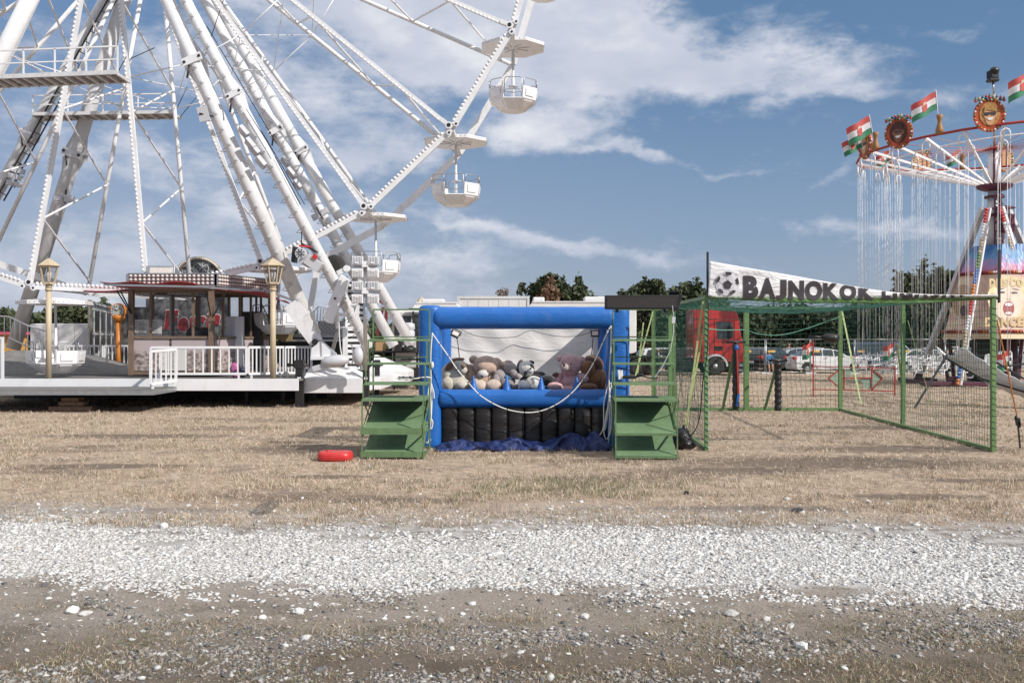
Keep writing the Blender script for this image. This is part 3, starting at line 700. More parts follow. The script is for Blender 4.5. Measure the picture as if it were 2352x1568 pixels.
# ---- green stepped racks ----
def rack(name, label, loc, rz, mirror=1, lips=True, back_bars=True):
    t = thing(name, label, 'rack', loc, world=False, group='green stepped display racks')
    wd = .985; G = M['green']; x0, x1 = -wd/2, wd/2; D_ = 1.32
    lv = [(.44, 0.0), (.965, .12), (1.215, .42), (1.545, .70), (1.94, .93)]   # height, y of front edge
    for sx in (x0, x1):   # rear posts
        m_ = MB(); m_.b2(sx-.013, sx+.013, D_-.026, D_, .03, 2.44); m_.build('rear_post', G, t)
    m_ = MB()
    for sx in (x0, x1):
        s_ = .011; yy = [0.0]+[b_ for a_, b_ in lv[1:]]; zz = [.03]+[a_ for a_, b_ in lv[1:]]
        for k in range(5):
            ztop = zz[k+1] if k < 4 else 1.94
            if k < 4: m_.b2(sx-s_, sx+s_, yy[k]+.0, yy[k]+.022, zz[k], ztop-.012)
    m_.build('front_post', G, t, split=True)
    m_ = MB()
    for a_, b_ in lv[1:]:
        for sx in (x0, x1): m_.b2(sx-.011, sx+.011, b_+.02, D_-.026, a_-.045, a_-.023)
    for sx in (x0, x1): m_.b2(sx-.012, sx+.012, .02, D_-.03, .03, .055); m_.b2(sx-.012, sx+.012, .02, D_-.03, .38, .40)
    for sx in (x0, x1): m_.beam((sx, .1, .5), (sx, D_-.05, .93), .018); m_.beam((sx, .1, .95), (sx, D_-.05, .45), .014)
    m_.build('side_rail', G, t, split=True)
    m_ = MB(); m_.b2(x0, x1, D_-.02, D_-.002, 2.442, 2.468)
    for z in (1.95, 1.6): m_.b2(x0+.015, x1-.015, D_-.02, D_-.004, z+.02, z+.04)
    m_.b2(x0+.01, x1-.01, D_-.02, D_-.004, .06, .08)
    m_.build('back_rail', G, t, split=True)
    for a_, b_ in lv[1:]:
        dd = D_-.03 if a_ < 1.0 else (b_+.55 if a_ < 1.3 else b_+.24 if a_ < 1.6 else b_+.30)
        m_ = MB(); m_.b2(x0-.02, x1+.02, b_-.015, dd, a_-.02, a_)
        m_.b2(x0-.02, x1+.02, b_-.03, b_-.0155, a_-.035, a_+.003); m_.build('shelf', M['greenboard'], t)
    for (zf, zbk, nm) in ((.055, .50, 'sloped_board'), (.42, .88, 'sloped_board')):
        m_ = MB(); m_.beam((0, .0, zf), (0, D_-.04, zbk), wd-.03, .018); m_.build(nm, M['greenboard'], t)
        lip = MB(); hh = .115 if zf > .3 else .10
        if lips: lip.b2(x0-.02, x1+.0, -.025, -.004, zf-.02, zf+hh-.03); lip.b2(x1-.01, x1+.02, -.025, .02, zf-.07, zf+hh-.02)
        else: lip.b2(x0, x1, -.022, -.004, zf-.03, zf+.005); lip.b2(x0-.01, x0+.012, -.026, .02, zf-.05, zf+.12)
        lip.build('lip', M['green'], t)
    for (sx, sy) in ((x0+.03, D_-.1), (x1-.02, D_-.1), (x1-.02, .06)):
        m_ = MB(); m_.lathe((sx, sy, .035), [(.012, -.012), (.034, -.012), (.034, .012), (.012, .012)], 14, axis='x'); m_.build('castor', M['rubber'], t)
    t.rotation_euler = (0, 0, rz); return t
rack('display_rack', 'green stepped rack standing left of the blue stall', (PX(902, 16.1), 16.07, 0), 0)
rack('display_rack', 'green stepped rack carrying the black display panel, right of the blue stall', (PX(1484, 16.05), 16.0, 0), math.radians(-3.5), lips=False)
# led display panel
led = thing('led_display', 'long black LED text panel on top of the right green rack', 'display panel', tuple(P(1475, 712, 16.9)))
a0, a1 = P(1389.5, 678, 16.9), P(1558.5, 710, 16.9)
m_ = MB(); m_.b2(a0.x, a1.x, 16.9, 17.0, a1.z, a0.z); m_.build('frame', M['blackplastic'], led, bevel=.012)
mm, nt, b = newmat('led_matrix'); c = ocoord(nt)
sp2 = nt.nodes.new('ShaderNodeSeparateXYZ'); nt.links.new(c, sp2.inputs[0])
def tri(axis, per):
    f_ = nt.nodes.new('ShaderNodeMath'); f_.operation = 'PINGPONG'; nt.links.new(axis, f_.inputs[0]); f_.inputs[1].default_value = per
    g_ = nt.nodes.new('ShaderNodeMath'); g_.operation = 'LESS_THAN'; nt.links.new(f_.outputs[0], g_.inputs[0]); g_.inputs[1].default_value = per*.42; return g_.outputs[0]
q = nt.nodes.new('ShaderNodeMath'); q.operation = 'MULTIPLY'; nt.links.new(tri(sp2.outputs[0], .0085), q.inputs[0]); nt.links.new(tri(sp2.outputs[2], .0085), q.inputs[1])
nt.links.new(mixc(nt, q.outputs[0], (.012, .008, .009), (.085, .07, .065)), b.inputs['Base Color']); b.inputs['Roughness'].default_value = .6
m_ = MB(); m_.b2(a0.x+.035, a1.x-.035, 16.894, 16.899, a1.z+.03, a0.z-.03); m_.build('led_matrix', mm, led)
m_ = MB(); m_.b2(a0.x+.2, a0.x+.24, 17.0, 17.2, a1.z-.05, a1.z+.05); m_.b2(a1.x-.24, a1.x-.2, 17.0, 17.2, a1.z-.05, a1.z+.05); m_.build('bracket', M['dark'], led)
sp3 = MB(); c0 = P(1549, 692, 17.35); sp3.box(c0, (.2, .1, .3), Matrix.Rotation(.25, 3, 'Y')); sp3.beam(c0+V(0, 0, .1), c0+V(-.02, -.12, .17), .18, .02); sp3.beam(c0+V(0, 0, -.18), c0, .03)
tag(sp3.build('floodlight', M['blackplastic'], bevel=.01), 'small black floodlight behind the right end of the LED panel', 'floodlight', base=c0)
m_ = MB(); pz0, pz1 = P(1553, 1050, 16.4), P(1553, 706, 16.4); m_.b2(pz0.x-.03, pz0.x+.03, 17.0, 17.06, 0, 2.5); tag(m_.build('steel_post', M['greenframe']), 'tall green square post beside the right rack under the LED panel', 'post', base=(pz0.x, 17.03, 0))
# things on the racks
def adapter(u, v, Z, lbl):
    t = thing('power_adapter', lbl, 'power adapter', tuple(P(u, v, Z)))
    m_ = MB(); c = P(u, v, Z); m_.box(c+V(0, 0, .03), (.22, .12, .055)); m_.build('case', M['blackplastic'], t, bevel=.01)
    for k in range(4):
        cable('cord', '', [c+V(.1, 0, .02), c+V(.2, .03*k-.04, .05+.02*k), c+V(.3, .05*k-.05, .03), c+V(.42, .02*k, .01), c+V(.5, .1, .02)], .012, 'blackplastic', parent=t)
    return t
adapter(1445, 870, 16.75, 'flat black power adapter on the fourth shelf of the right rack')
t = thing('socket_strip', 'white socket block standing beside the power adapter on the right rack', 'socket block', tuple(P(1425, 872, 16.75))); c = P(1425, 872, 16.75)
m_ = MB(); m_.box(c+V(0, 0, .085), (.085, .05, .16), Matrix.Rotation(-.1, 3, 'Y')); m_.build('body', M['cable'], t, bevel=.01)
cable('cord', '', [c+V(.0, -.02, .15), c+V(.05, -.02, .2), c+V(.14, 0, .16), c+V(.2, 0, .05)], .008, 'blackplastic', parent=t)
t = thing('headset', 'black headset and coiled cords lying on the fourth shelf of the left rack', 'headset', tuple(P(945, 872, 16.75))); c = P(940, 871, 16.75)
m_ = MB()
for k in range(7): m_.ell(c+V(-.16+k*.06, .03*math.sin(k*2), .02+.012*math.sin(k*3)), (.04, .04, .03))
m_.build('coil', M['blackplastic'], t)
cable('cord', '', [c+V(-.22, -.03, .02), c+V(-.1, -.06, .01), c+V(.1, -.06, .015), c+V(.2, -.03, .03), c+V(.3, .0, .04), c+V(.36, .05, .02)], .01, 'cable', parent=t)
t = thing('tray', 'thin black tray on the fifth shelf of the left rack', 'tray', tuple(P(944, 829, 17.0))); c = P(944, 829, 17.0)
m_ = MB(); m_.box(c+V(0, 0, .02), (.33, .16, .012)); m_.box(c+V(0, -.08, .03), (.33, .012, .025)); m_.box(c+V(0, .08, .03), (.33, .012, .025)); m_.build('plate', M['blackplastic'], t); m_ = MB(); m_.box(c+V(-.1, 0, .03), (.08, .1, .03)); m_.box(c+V(-.03, .02, .03), (.05, .03, .04)); m_.build('clip', M['dark'], t, bevel=.005)
m_ = MB(); c = P(1547, 735, 16.5); m_.box(c, (.055, .03, .11), Matrix.Rotation(.08, 3, 'Y')); m_.tube([c+V(0, 0, .05), c+V(-.01, 0, .18), c+V(-.02, 0, .24)], .006)
m_.tube([c+V(0, 0, -.05), c+V(.0, 0, -.2), c+V(-.05, 0, -.5), c+V(-.2, 0, -.8), c+V(-.32, 0, -.95)], .007)
tag(m_.build('junction_box', M['greyplastic'], bevel=.003), 'small grey junction box hanging by its cord near the top of the right rack', 'junction box', base=c)
# ---- red plastic thing on the ground ----
out = [(-.52, -.02), (-.5, .12), (-.3, .2), (-.05, .2), (.05, .15), (.15, .19), (.35, .2), (.5, .1), (.53, -.05), (.45, -.2), (.2, -.24), (-.2, -.24), (-.42, -.2)]
def smooth_poly(p, it=2):
    for _ in range(it):
        q = []
        for i in range(len(p)):
            a_, b_ = p[i], p[(i+1) % len(p)]
            q += [(a_[0]*.75+b_[0]*.25, a_[1]*.75+b_[1]*.25), (a_[0]*.25+b_[0]*.75, a_[1]*.25+b_[1]*.75)]
        p = q
    return p
out = smooth_poly(out); c = V(PX(771, 16.0), 15.95, 0)
m_ = MB(); n_ = len(out); vs = []; lay = [(0, .86), (.02, .97), (.07, 1.0), (.11, .98), (.145, .9), (.15, .8), (.143, .55)]
for z, s_ in lay: vs += [c+V(x_*s_*.56, y_*s_, z) for x_, y_ in out]
fs = [(i*n_+k, i*n_+(k+1) % n_, (i+1)*n_+(k+1) % n_, (i+1)*n_+k) for i in range(len(lay)-1) for k in range(n_)]
fs.append(tuple((len(lay)-1)*n_+k for k in range(n_))); m_.add(vs, fs, 0, True)
rb = thing('ballast_weight', 'flat red plastic kidney-shaped ballast lying on the dry grass left of the left rack', 'ballast', tuple(c)); m_.build('body', M['redplastic'], rb)
m_ = MB(); m_.lathe(c+V(-.12, .05, .14), [(.035, 0), (.035, .015), (.028, .02), (0, .02)], 12); m_.build('cap', M['redplastic'], rb)
# ---- plush toys ----
def RX(a): return Matrix.Rotation(a, 3, 'X')
def RY(a): return Matrix.Rotation(a, 3, 'Y')
def RZ(a): return Matrix.Rotation(a, 3, 'Z')
PL = {k: mat_fab('plush_'+k, c) for k, c in dict(cream=(.78, .71, .58), beige=(.70, .50, .38), beigelight=(.72, .58, .47), grey=(.40, .345, .34), greydark=(.28, .24, .235), white=(.80, .77, .72), black=(.014, .013, .015), pink=(.78, .47, .47), pinklight=(.80, .64, .56), brown=(.26, .115, .05), browndark=(.13, .055, .03), earbrown=(.25, .14, .08), nose=(.02, .018, .018), stripe=(.08, .17, .28)).items()}
PL['nose'] = mat('plush_nose', (.015, .013, .013), .3)
ZT = 18.7; bz = zs+.10   # seat level
def toy(name, label, cat, loc, parts):
    """parts: (partname, material, [(u, v, Z, rx, ry, rz(size), roll)...]) with u,v,Z marking the centre and sizes in metres"""
    t = thing(name, label, cat, loc)
    for nm, mt, els in parts:
        m_ = MB()
        for e in els:
            u, v, Z, sx_, sy_, sz_ = e[:6]; rot = RY(e[6]) if len(e) > 6 and e[6] else None
            if rot is not None and len(e) > 7: rot = rot @ RX(e[7])
            seed = u*.13
            c_ = P(u, v, Z); 
            k0 = len(m_.v); m_.ell(c_, (sx_, sy_, sz_), rot, 26, 18)
            for i in range(k0, len(m_.v)):
                p = Vector(m_.v[i]); d = p-c_
                f = 1+.07*noise.noise(p*7+V(seed, 0, 0))+.03*noise.noise(p*22)
                m_.v[i] = tuple(c_+d*f)
        m_.build(nm, PL[mt], t)
    return t
s = ZT/F
def r_(px): return px*s
Zs = ZT
toy('plush_dog', 'large cream plush dog with brown ears slumped at the left end of the pile', 'plush toy', tuple(P(1045, 893, Zs)), [
 ('body', 'cream', [(1048, 868, Zs, r_(32), .26, r_(30)), (1028, 856, Zs-.1, r_(15), .14, r_(22), .25), (1030, 880, Zs-.15, r_(15), .15, r_(18)), (1064, 884, Zs-.15, r_(20), .18, r_(15))]),
 ('head', 'cream', [(1055, 840, Zs-.12, r_(20), .18, r_(15), .5), (1062, 847, Zs-.24, r_(13), .12, r_(12), .4)]),
 ('ear', 'earbrown', [(1034, 840, Zs-.2, r_(8), .08, r_(17), .75), (1050, 826, Zs-.12, r_(17), .12, r_(5), -.1), (1072, 846, Zs-.1, r_(4), .08, r_(12))]),
 ('nose', 'earbrown', [(1064, 840, Zs-.37, r_(5.5), .05, r_(5), .5)])])
toy('plush_bear', 'large beige plush bear with drooping head and white muzzle beside the cream dog', 'plush toy', tuple(P(1108, 893, Zs)), [
 ('body', 'beige', [(1108, 873, Zs, r_(30), .25, r_(26)), (1085, 862, Zs-.05, r_(15), .14, r_(27), -.3), (1128, 872, Zs-.1, r_(14), .14, r_(20))]),
 ('leg', 'beigelight', [(1099, 885, Zs-.38, r_(20), .12, r_(15), .3), (1133, 885, Zs-.4, r_(18), .12, r_(14))]),
 ('head', 'beige', [(1116, 839, Zs-.2, r_(30), .22, r_(22)), (1088, 826, Zs-.12, r_(11), .08, r_(10)), (1143, 832, Zs-.12, r_(13), .08, r_(9), .8)]),
 ('muzzle', 'white', [(1109, 858, Zs-.38, r_(13), .09, r_(9))]), ('nose', 'nose', [(1107, 864, Zs-.47, r_(3), .025, r_(2.5)), (1098, 851, Zs-.42, r_(1.6), .02, r_(1.6)), (1120, 853, Zs-.41, r_(1.6), .02, r_(1.6))])])
toy('plush_bear', 'small tan plush bear peeping out between the beige bear and the grey elephant', 'plush toy', tuple(P(1156, 893, Zs+.2)), [
 ('head', 'beige', [(1157, 843, Zs+.1, r_(15), .15, r_(13)), (1166, 834, Zs+.1, r_(8), .06, r_(7), .5)]), ('body', 'beige', [(1152, 872, Zs+.2, r_(18), .16, r_(24))])])
toy('plush_elephant', 'grey plush elephant in a striped shirt leaning against the panda', 'plush toy', tuple(P(1165, 893, Zs)), [
 ('body', 'grey', [(1162, 878, Zs-.1, r_(22), .2, r_(20)), (1146, 862, Zs-.2, r_(14), .14, r_(16), .4), (1140, 873, Zs-.3, r_(9), .09, r_(14))]),
 ('head', 'grey', [(1172, 847, Zs-.1, r_(16), .16, r_(14)), (1181, 858, Zs-.22, r_(9), .09, r_(15), -.7), (1190, 864, Zs-.28, r_(6), .07, r_(7))]),
 ('ear', 'grey', [(1171, 836, Zs+.02, r_(9), .05, r_(8), .6), (1194, 838, Zs, r_(7), .05, r_(13), .35)]),
 ('ear_lining', 'beigelight', [(1166, 838, Zs-.05, r_(6), .04, r_(6), .8), (1198, 838, Zs-.06, r_(5), .04, r_(9), .2)]),
 ('leg', 'greydark', [(1170, 884, Zs-.33, r_(12), .1, r_(11)), (1182, 888, Zs-.35, r_(10), .08, r_(7))]),
 ('shirt', 'stripe', [(1165, 866, Zs-.12, r_(18), .17, r_(7), .3)])])
toy('plush_panda', 'black and white plush panda leaning right with arms spread', 'plush toy', tuple(P(1215, 893, Zs)), [
 ('head', 'white', [(1209, 847, Zs-.2, r_(18), .17, r_(18)), (1218, 850, Zs-.34, r_(8), .07, r_(7))]),
 ('ear', 'black', [(1189, 852, Zs-.1, r_(6), .07, r_(9)), (1221, 832, Zs-.12, r_(7), .06, r_(4.5), .3)]),
 ('eye_patch', 'black', [(1207, 857, Zs-.345, r_(4), .03, r_(7), .2), (1223, 843, Zs-.33, r_(3.5), .04, r_(8), -.5)]),
 ('nose', 'nose', [(1219, 846, Zs-.40, r_(2.5), .025, r_(2)), (1224, 851, Zs-.37, r_(1.5), .02, r_(1.5))]),
 ('body', 'black', [(1222, 870, Zs-.1, r_(26), .2, r_(17), -.3), (1203, 876, Zs-.2, r_(10), .1, r_(16), .6), (1237, 862, Zs-.1, r_(16), .12, r_(9), -.2)]),
 ('belly', 'white', [(1224, 878, Zs-.26, r_(19), .12, r_(15), -.2)]),
 ('arm', 'black', [(1257, 874, Zs-.2, r_(16), .12, r_(13), .3)])])
toy('plush_lamb', 'small off-white plush lamb lying in front of the panda', 'plush toy', tuple(P(1200, 893, Zs-.4)), [
 ('head', 'white', [(1204, 884, Zs-.48, r_(15), .12, r_(11), .3), (1214, 884, Zs-.5, r_(5), .05, r_(10), -.2)]), ('ear', 'white', [(1196, 884, Zs-.54, r_(4), .04, r_(11), .5)]), ('body', 'white', [(1226, 889, Zs-.42, r_(16), .1, r_(6), .2)])])
toy('plush_bear', 'large pink plush bear sitting upright with smiling white muzzle', 'plush toy', tuple(P(1308, 893, Zs)), [
 ('body', 'pink', [(1310, 876, Zs-.02, r_(30), .24, r_(26)), (1275, 887, Zs-.3, r_(18), .14, r_(10)), (1306, 893, Zs-.2, r_(40), .2, r_(8))]),
 ('arm', 'pink', [(1338, 868, Zs-.2, r_(15), .12, r_(13), .4), (1282, 872, Zs-.1, r_(10), .12, r_(18), .3)]),
 ('head', 'pink', [(1310, 838, Zs-.15, r_(26), .21, r_(24)), (1287, 823, Zs-.1, r_(9), .06, r_(8)), (1336, 829, Zs-.1, r_(10), .07, r_(11))]),
 ('muzzle', 'pinklight', [(1301, 843, Zs-.34, r_(12), .07, r_(9))]), ('nose', 'nose', [(1296, 838, Zs-.42, r_(3), .025, r_(3)), (1292, 833, Zs-.35, r_(1.5), .02, r_(1.7)), (1311, 836, Zs-.36, r_(1.7), .02, r_(1.8))]),
 ('scarf', 'browndark', [(1276, 860, Zs-.2, r_(8), .05, r_(5), -.3)])])
toy('plush_bear', 'dark brown plush bear slumped at the right end of the pile', 'plush toy', tuple(P(1365, 893, Zs)), [
 ('body', 'brown', [(1370, 873, Zs-.05, r_(28), .24, r_(28)), (1352, 888, Zs-.3, r_(20), .14, r_(9)), (1388, 878, Zs-.2, r_(10), .14, r_(18))]),
 ('head', 'browndark', [(1364, 834, Zs-.02, r_(24), .2, r_(18), .5)]), ('face', 'brown', [(1350, 846, Zs-.2, r_(17), .12, r_(18), .3)]), ('ear', 'browndark', [(1345, 833, Zs-.05, r_(7), .05, r_(12), .6)])])
# ---------- goal cage ----------
GL = thing('goal_cage', 'green football goal cage with netting behind the white banner', 'goal cage', (PX(1955, 22), 22, 0))
GF = M['greenframe']
Zf_, Zb_ = 17.3, 27.3; Zm_ = 22.5
FL = V(PX(1622, Zf_), Zf_, 0); FR = V(PX(2281, 17.15), 17.15, 0); BL_ = V(PX(1501, Zb_), Zb_, 0); BR = V(PX(1930, Zb_), Zb_, 0)
MR = V(PX(2074, 22.6), 22.6, 0); MLp = FL.lerp(BL_, .5); MB_ = V(PX(1714, Zb_), Zb_, 0)
HT = PZ(683, Zf_); HB = PZ(708, Zb_); HR = PZ(682, 17.15)
def up(p, h): return Vector((p.x, p.y, h))
def post(p, h, w=.06, nm='post'):
    m_ = MB(); m_.b2(p.x-w/2, p.x+w/2, p.y-w/2, p.y+w/2, 0, h); return m_.build(nm, GF, GL, bevel=.004)
post(FL, HT+.04, .062); post(FR, HR+.05, .078); post(BL_, HB, .1); post(BR, HB, .1); post(MR, (HB+HR)/2, .085); post(MB_, HB, .13); post(MLp, (HB+HT)/2, .07)
def bar(a, b_, w=.055, nm='bar'):
    m_ = MB(); m_.beam(a, b_, w, w); return m_.build(nm, GF, GL)
bar(up(FL, HT), up(FR, HR)); bar(up(BL_, HB), up(BR, HB), .06); bar(up(FL, HT), up(BL_, HB)); bar(up(FR, HR), up(BR, HB))
bar(up(BL_, .04), up(BR, .04), .09, 'ground_rail'); bar(up(FL, .04), up(BL_, .04), .06, 'ground_rail'); bar(up(FR, .04), up(BR, .04), .06, 'ground_rail')
def net(a, b_, c_, d_, step=.125, sag=.12, sagdir=V(0, 0, -1), r=.0028, nm='net', seed=0, mm='net', drape=None):
    """a-b bottom edge, d-c top edge: bilinear net of square cells"""
    a, b_, c_, d_ = map(Vector, (a, b_, c_, d_)); nu = max(2, round((b_-a).length/step)); nv = max(2, round((d_-a).length/step))
    m_ = MB()
    def pt(i, j):
        s_, t_ = i/nu, j/nv; p = a.lerp(b_, s_).lerp(d_.lerp(c_, s_), t_)
        e = math.sin(PI*s_)*math.sin(PI*t_)
        nz = noise.noise_vector(V(i*.35+seed, j*.35, seed))*.035*min(1, e*4)
        return p+sagdir*(sag*e*(1+.4*noise.noise(V(s_*3+seed, t_*3, 0))))+nz
    n_ = 4
    for j in range(nv+1): m_.tube([pt(i, j) for i in range(nu+1)], r, 3, cap=False, sm=False)
    for i in range(nu+1): m_.tube([pt(i, j) for j in range(nv+1)], r, 3, cap=False, sm=False)
    return m_.build(nm, M[mm], GL, fixn=False)
net(up(BL_, .05), up(BR, .05), up(BR, HB), up(BL_, HB), .13, .35, V(0, .8, -.25), .0042, seed=1)
net(up(FL, .05), up(BL_, .05), up(BL_, HB), up(FL, HT), .12, .2, V(.2, 0, -.3), .0032, seed=5)
net(up(BR, .05), up(FR, .05), up(FR, HR), up(BR, HB), .12, .2, V(.1, 0, -.3), .0036, seed=9)
net(up(FL, HT), up(FR, HR), up(BR, HB), up(BL_, HB), .125, .18, V(0, 0, -1), .0032, seed=13)
# drooping surplus netting and lacing
def droop(pts, r, mm='netpale', nm='lacing_cord'):
    return cable(nm, '', pts, r, mm, parent=GL)
droop([P(1712, 757, 27.1), P(1740, 766, 27), P(1780, 770, 27), P(1820, 764, 27), P(1860, 752, 27), P(1900, 738, 27), P(1928, 728, 27)], .013)
droop([P(1628, 755, 18), P(1660, 758, 21), P(1712, 757, 27)], .012)
m_ = MB()
for k in range(24):
    z = .1+k*(HT-.2)/24
    m_.tube([V(FL.x-.04, FL.y-.04, z), V(FL.x+.04, FL.y-.045, z-.05)], .007, 5)
    m_.tube([V(FR.x-.045, FR.y-.045, z+.02), V(FR.x+.045, FR.y-.045, z)], .006, 5, 1)
m_.build('lacing_cord', [M['netpale'], M['green']], GL)
for p_, q_ in ((P(1642, 840, 17.6), up(BR, .05)),): pass
for (p_, q_) in (((1615, 690, 17.6), (1571, 1018, 17.9)), ((1624, 715, 17.6), (1580, 945, 18.2)), ((1500, 715, 27.2), (1452, 890, 26)), ((1478, 740, 27), (1462, 880, 26.5))):
    m_ = MB(); m_.beam(P(*p_), P(*q_), .035, .01); m_.build('bracing_strap', M['lime'], GL)
for (p_, q_) in (((1934, 715, 27.2), (1978, 928, 25.5)), ((2085, 735, 22.5), (2150, 965, 22.3)), ((2060, 790, 24), (2072, 880, 25))):
    m_ = MB(); m_.beam(P(*p_), P(*q_), .045, .012); m_.build('bracing_strap', M['lime'], GL)
m_ = MB(); m_.b2(FL.x-.0, FL.x+.035, FL.y-.05, FL.y-.015, HT+.02, PZ(579, Zf_)); m_.build('banner_pole', M['dark'], GL)
m_ = MB(); m_.b2(FR.x+.07, FR.x+.105, FR.y-.05, FR.y-.015, HR-.1, PZ(574, 17.15)); m_.build('banner_pole', M['dark'], GL)
# inner target posts: padded posts with T bars
def target(u, vb, vt, Z, lbl, strap, barw):
    t = thing('padded_post', lbl, 'padded post', tuple(P(u, vb, Z)))
    m_ = MB(); p0 = P(u, vb, Z); p1 = P(u, vt, Z); K = 40
    m_.tube([p0.lerp(p1, i/K) for i in range(K+1)], [.078+.022*abs(math.sin(i*PI/5)) for i in range(K+1)], 14); m_.build('foam_sleeve', M['dark'], t)
    m_ = MB(); m_.tube([p1+V(-barw, 0, .05), p1+V(-barw*.5, 0, .06), p1+V(barw, 0, .055)], .035, 10); m_.tube([p1, p1+V(0, 0, .06)], .04, 8); m_.build('cross_bar', M['blackplastic'], t)
    m_ = MB(); m_.beam(p1+V(-.0, .05, .0), p0+V(-.28, .3, .0), .07, .05); m_.build('brace', GF, t)
    if strap:
        m_ = MB(); m_.beam(p1+V(.01, -.11, -.1), p0+V(.05, -.11, .4), .05, .01); m_.build('strap', M['redmetal'], t)
        m_ = MB(); m_.beam(p0+V(.05, -.12, .42), p0+V(.0, -.12, .1), .06, .015); m_.ell(p1+V(0, -.08, -.1), (.06, .05, .08)); m_.build('strap_buckle', M['bluepvc'], t)
    return t
target(1690, 940, 790, 26.5, 'black padded post with a red strap, inside the goal cage', True, .26)
target(1787, 943, 832, 26.5, 'shorter black padded post with a T bar, inside the goal cage', False, .24)
m_ = MB(); c = P(1904, 776, 26.8); m_.tube([P(1858, 773, 26.8), P(1890, 774, 26.8)], .035, 10); m_.tube([P(1888, 775, 26.8), P(1897, 775.5, 26.8), P(1915, 776, 26.8), P(1926, 777, 26.8)], [.06, .11, .125, .09], 12)
tag(m_.build('padded_bar', M['dark']), 'black padded bar sticking out level from the back right corner post of the cage', 'padded bar', base=c)
# black bin bag, rod
def bagf(p): return p*(1+.18*noise.noise(p*2.5)+.1*noise.noise(p*6))
m_ = MB(); c = P(1567, 1008, 17.6); m_.ell(c, (.17, .2, .19), None, 30, 22, fn=bagf); m_.ell(c+V(.06, -.05, -.08), (.16, .15, .13), None, 26, 18, fn=bagf); m_.ell(c+V(.05, .05, .15), (.05, .05, .1), fn=bagf)
tag(m_.build('bin_bag', pvc('bin_bag_plastic', (.012, .012, .013), .25, 1.0, .05)), 'crumpled black bin bag on the ground between right rack and goal cage', 'bin bag', base=c)
cable('extension_cord', 'black cord hanging down the front left post of the goal cage to the bin bag', [P(1627, 690, 17.15), P(1626, 780, 17.15), P(1622, 830, 17.15), P(1614, 880, 17.2), P(1608, 950, 17.2), P(1598, 985, 17.2), P(1585, 1000, 17.3), P(1572, 1004, 17.4)], .009, 'blackplastic', cat='cord')
# ratchet strap on far right
t = thing('ratchet_strap', 'orange tie-down strap with black ratchet pegged to the ground at right', 'strap', (PX(2340, 17.2), 17.2, 0))
m_ = MB(); m_.beam(P(2290, 735, 17.2), P(2336, 955, 17.2), .04, .008); m_.build('webbing', M['orange'], t)
m_ = MB(); c = P(2338, 968, 17.2); m_.box(c, (.07, .05, .12), RY(-.2)); m_.beam(c, c+V(.03, 0, -.1), .05, .03); m_.ell(c+V(-.03, 0, .06), (.03, .03, .05)); m_.beam(c+V(.0, 0, -.05), P(2343, 1028, 17.2), .025, .02); m_.build('ratchet', M['blackplastic'], t)
# ---------- banner ----------
Zn = 17.2
TOP = [(1633, 600), (1700, 612), (1800, 629), (1900, 647), (2000, 664), (2060, 672), (2140, 676), (2220, 677), (2292, 676)]
BOT = [(1628, 679), (1645, 684), (1700, 689), (1800, 694), (1900, 696), (2000, 697), (2060, 697), (2140, 694), (2220, 690), (2292, 688)]
def ip(tab, u):
    for (a, b_), (c_, d_) in zip(tab, tab[1:]):
        if u <= c_: return b_+(d_-b_)*(u-a)/(c_-a)
    return tab[-1][1]
def bdep(u, v):  # gentle folds in depth
    k = (u-1630)/660
    f = .03*math.sin(k*9)+.018*math.sin(u*.05+v*.04)+.012*math.sin(v*.12+u*.02)
    roll = max(0, (u-1990)/300)
    return Zn-.07-f*.7-.05*roll*math.sin((v-670)*.22)
def bpt(u, v, off=0): return P(u, v, bdep(u, v)-off)
ban = thing('banner', 'long white football banner with black lettering along the top of the goal cage', 'banner', tuple(P(1960, 690, Zn)))
def bf(a, c_):
    u = 1631+a*661; vt_, vb_ = ip(TOP, u), ip(BOT, u); u -= (1-a)*5*c_ if a < .1 else 0
    return bpt(u, vt_+(vb_-vt_)*c_)
bm_, nt, b = newmat('banner_vinyl'); c_ = ocoord(nt); sp4 = nt.nodes.new('ShaderNodeSeparateXYZ'); nt.links.new(ocoord(nt, world=True), sp4.inputs[0])
zn = nt.nodes.new('ShaderNodeMath'); zn.operation = 'MULTIPLY_ADD'
gn = N(nt, 'ShaderNodeTexNoise', Scale=26, Detail=5, Roughness=.8); nt.links.new(ocoord(nt, (2.2, 1, .5), True), gn.inputs['Vector'])
nt.links.new(gn.outputs[0], zn.inputs[0]); zn.inputs[1].default_value = -.12; nt.links.new(sp4.outputs[2], zn.inputs[2])
gf = nt.nodes.new('ShaderNodeMapRange'); nt.links.new(zn.outputs[0], gf.inputs[0]); gf.inputs[1].default_value = PZ(690, Zn)-.03; gf.inputs[2].default_value = PZ(683, Zn)-.02
base_ = mixc(nt, gf.outputs[0], (.06, .14, .03), (.74, .73, .73))
nt.links.new(base_, b.inputs['Base Color']); b.inputs['Roughness'].default_value = .5
hh = N(nt, 'ShaderNodeTexNoise', Scale=3.5, Detail=4, Roughness=.5, Distortion=1.2); nt.links.new(ocoord(nt, (.8, 1, 2)), hh.inputs['Vector'])
bn = nt.nodes.new('ShaderNodeBump'); bn.inputs['Strength'].default_value = .9; bn.inputs['Distance'].default_value = .05; nt.links.new(hh.outputs[0], bn.inputs['Height']); nt.links.new(bn.outputs[0], b.inputs['Normal'])
m_ = MB(); m_.grid(bf, 170, 16); m_.build('vinyl_sheet', bm_, ban, solid=.004)
INK = mat('banner_ink', (.045, .037, .04), .45, var=.2); INKW = mat('print_white', (.7, .7, .7), .5, var=.02)
import bmesh
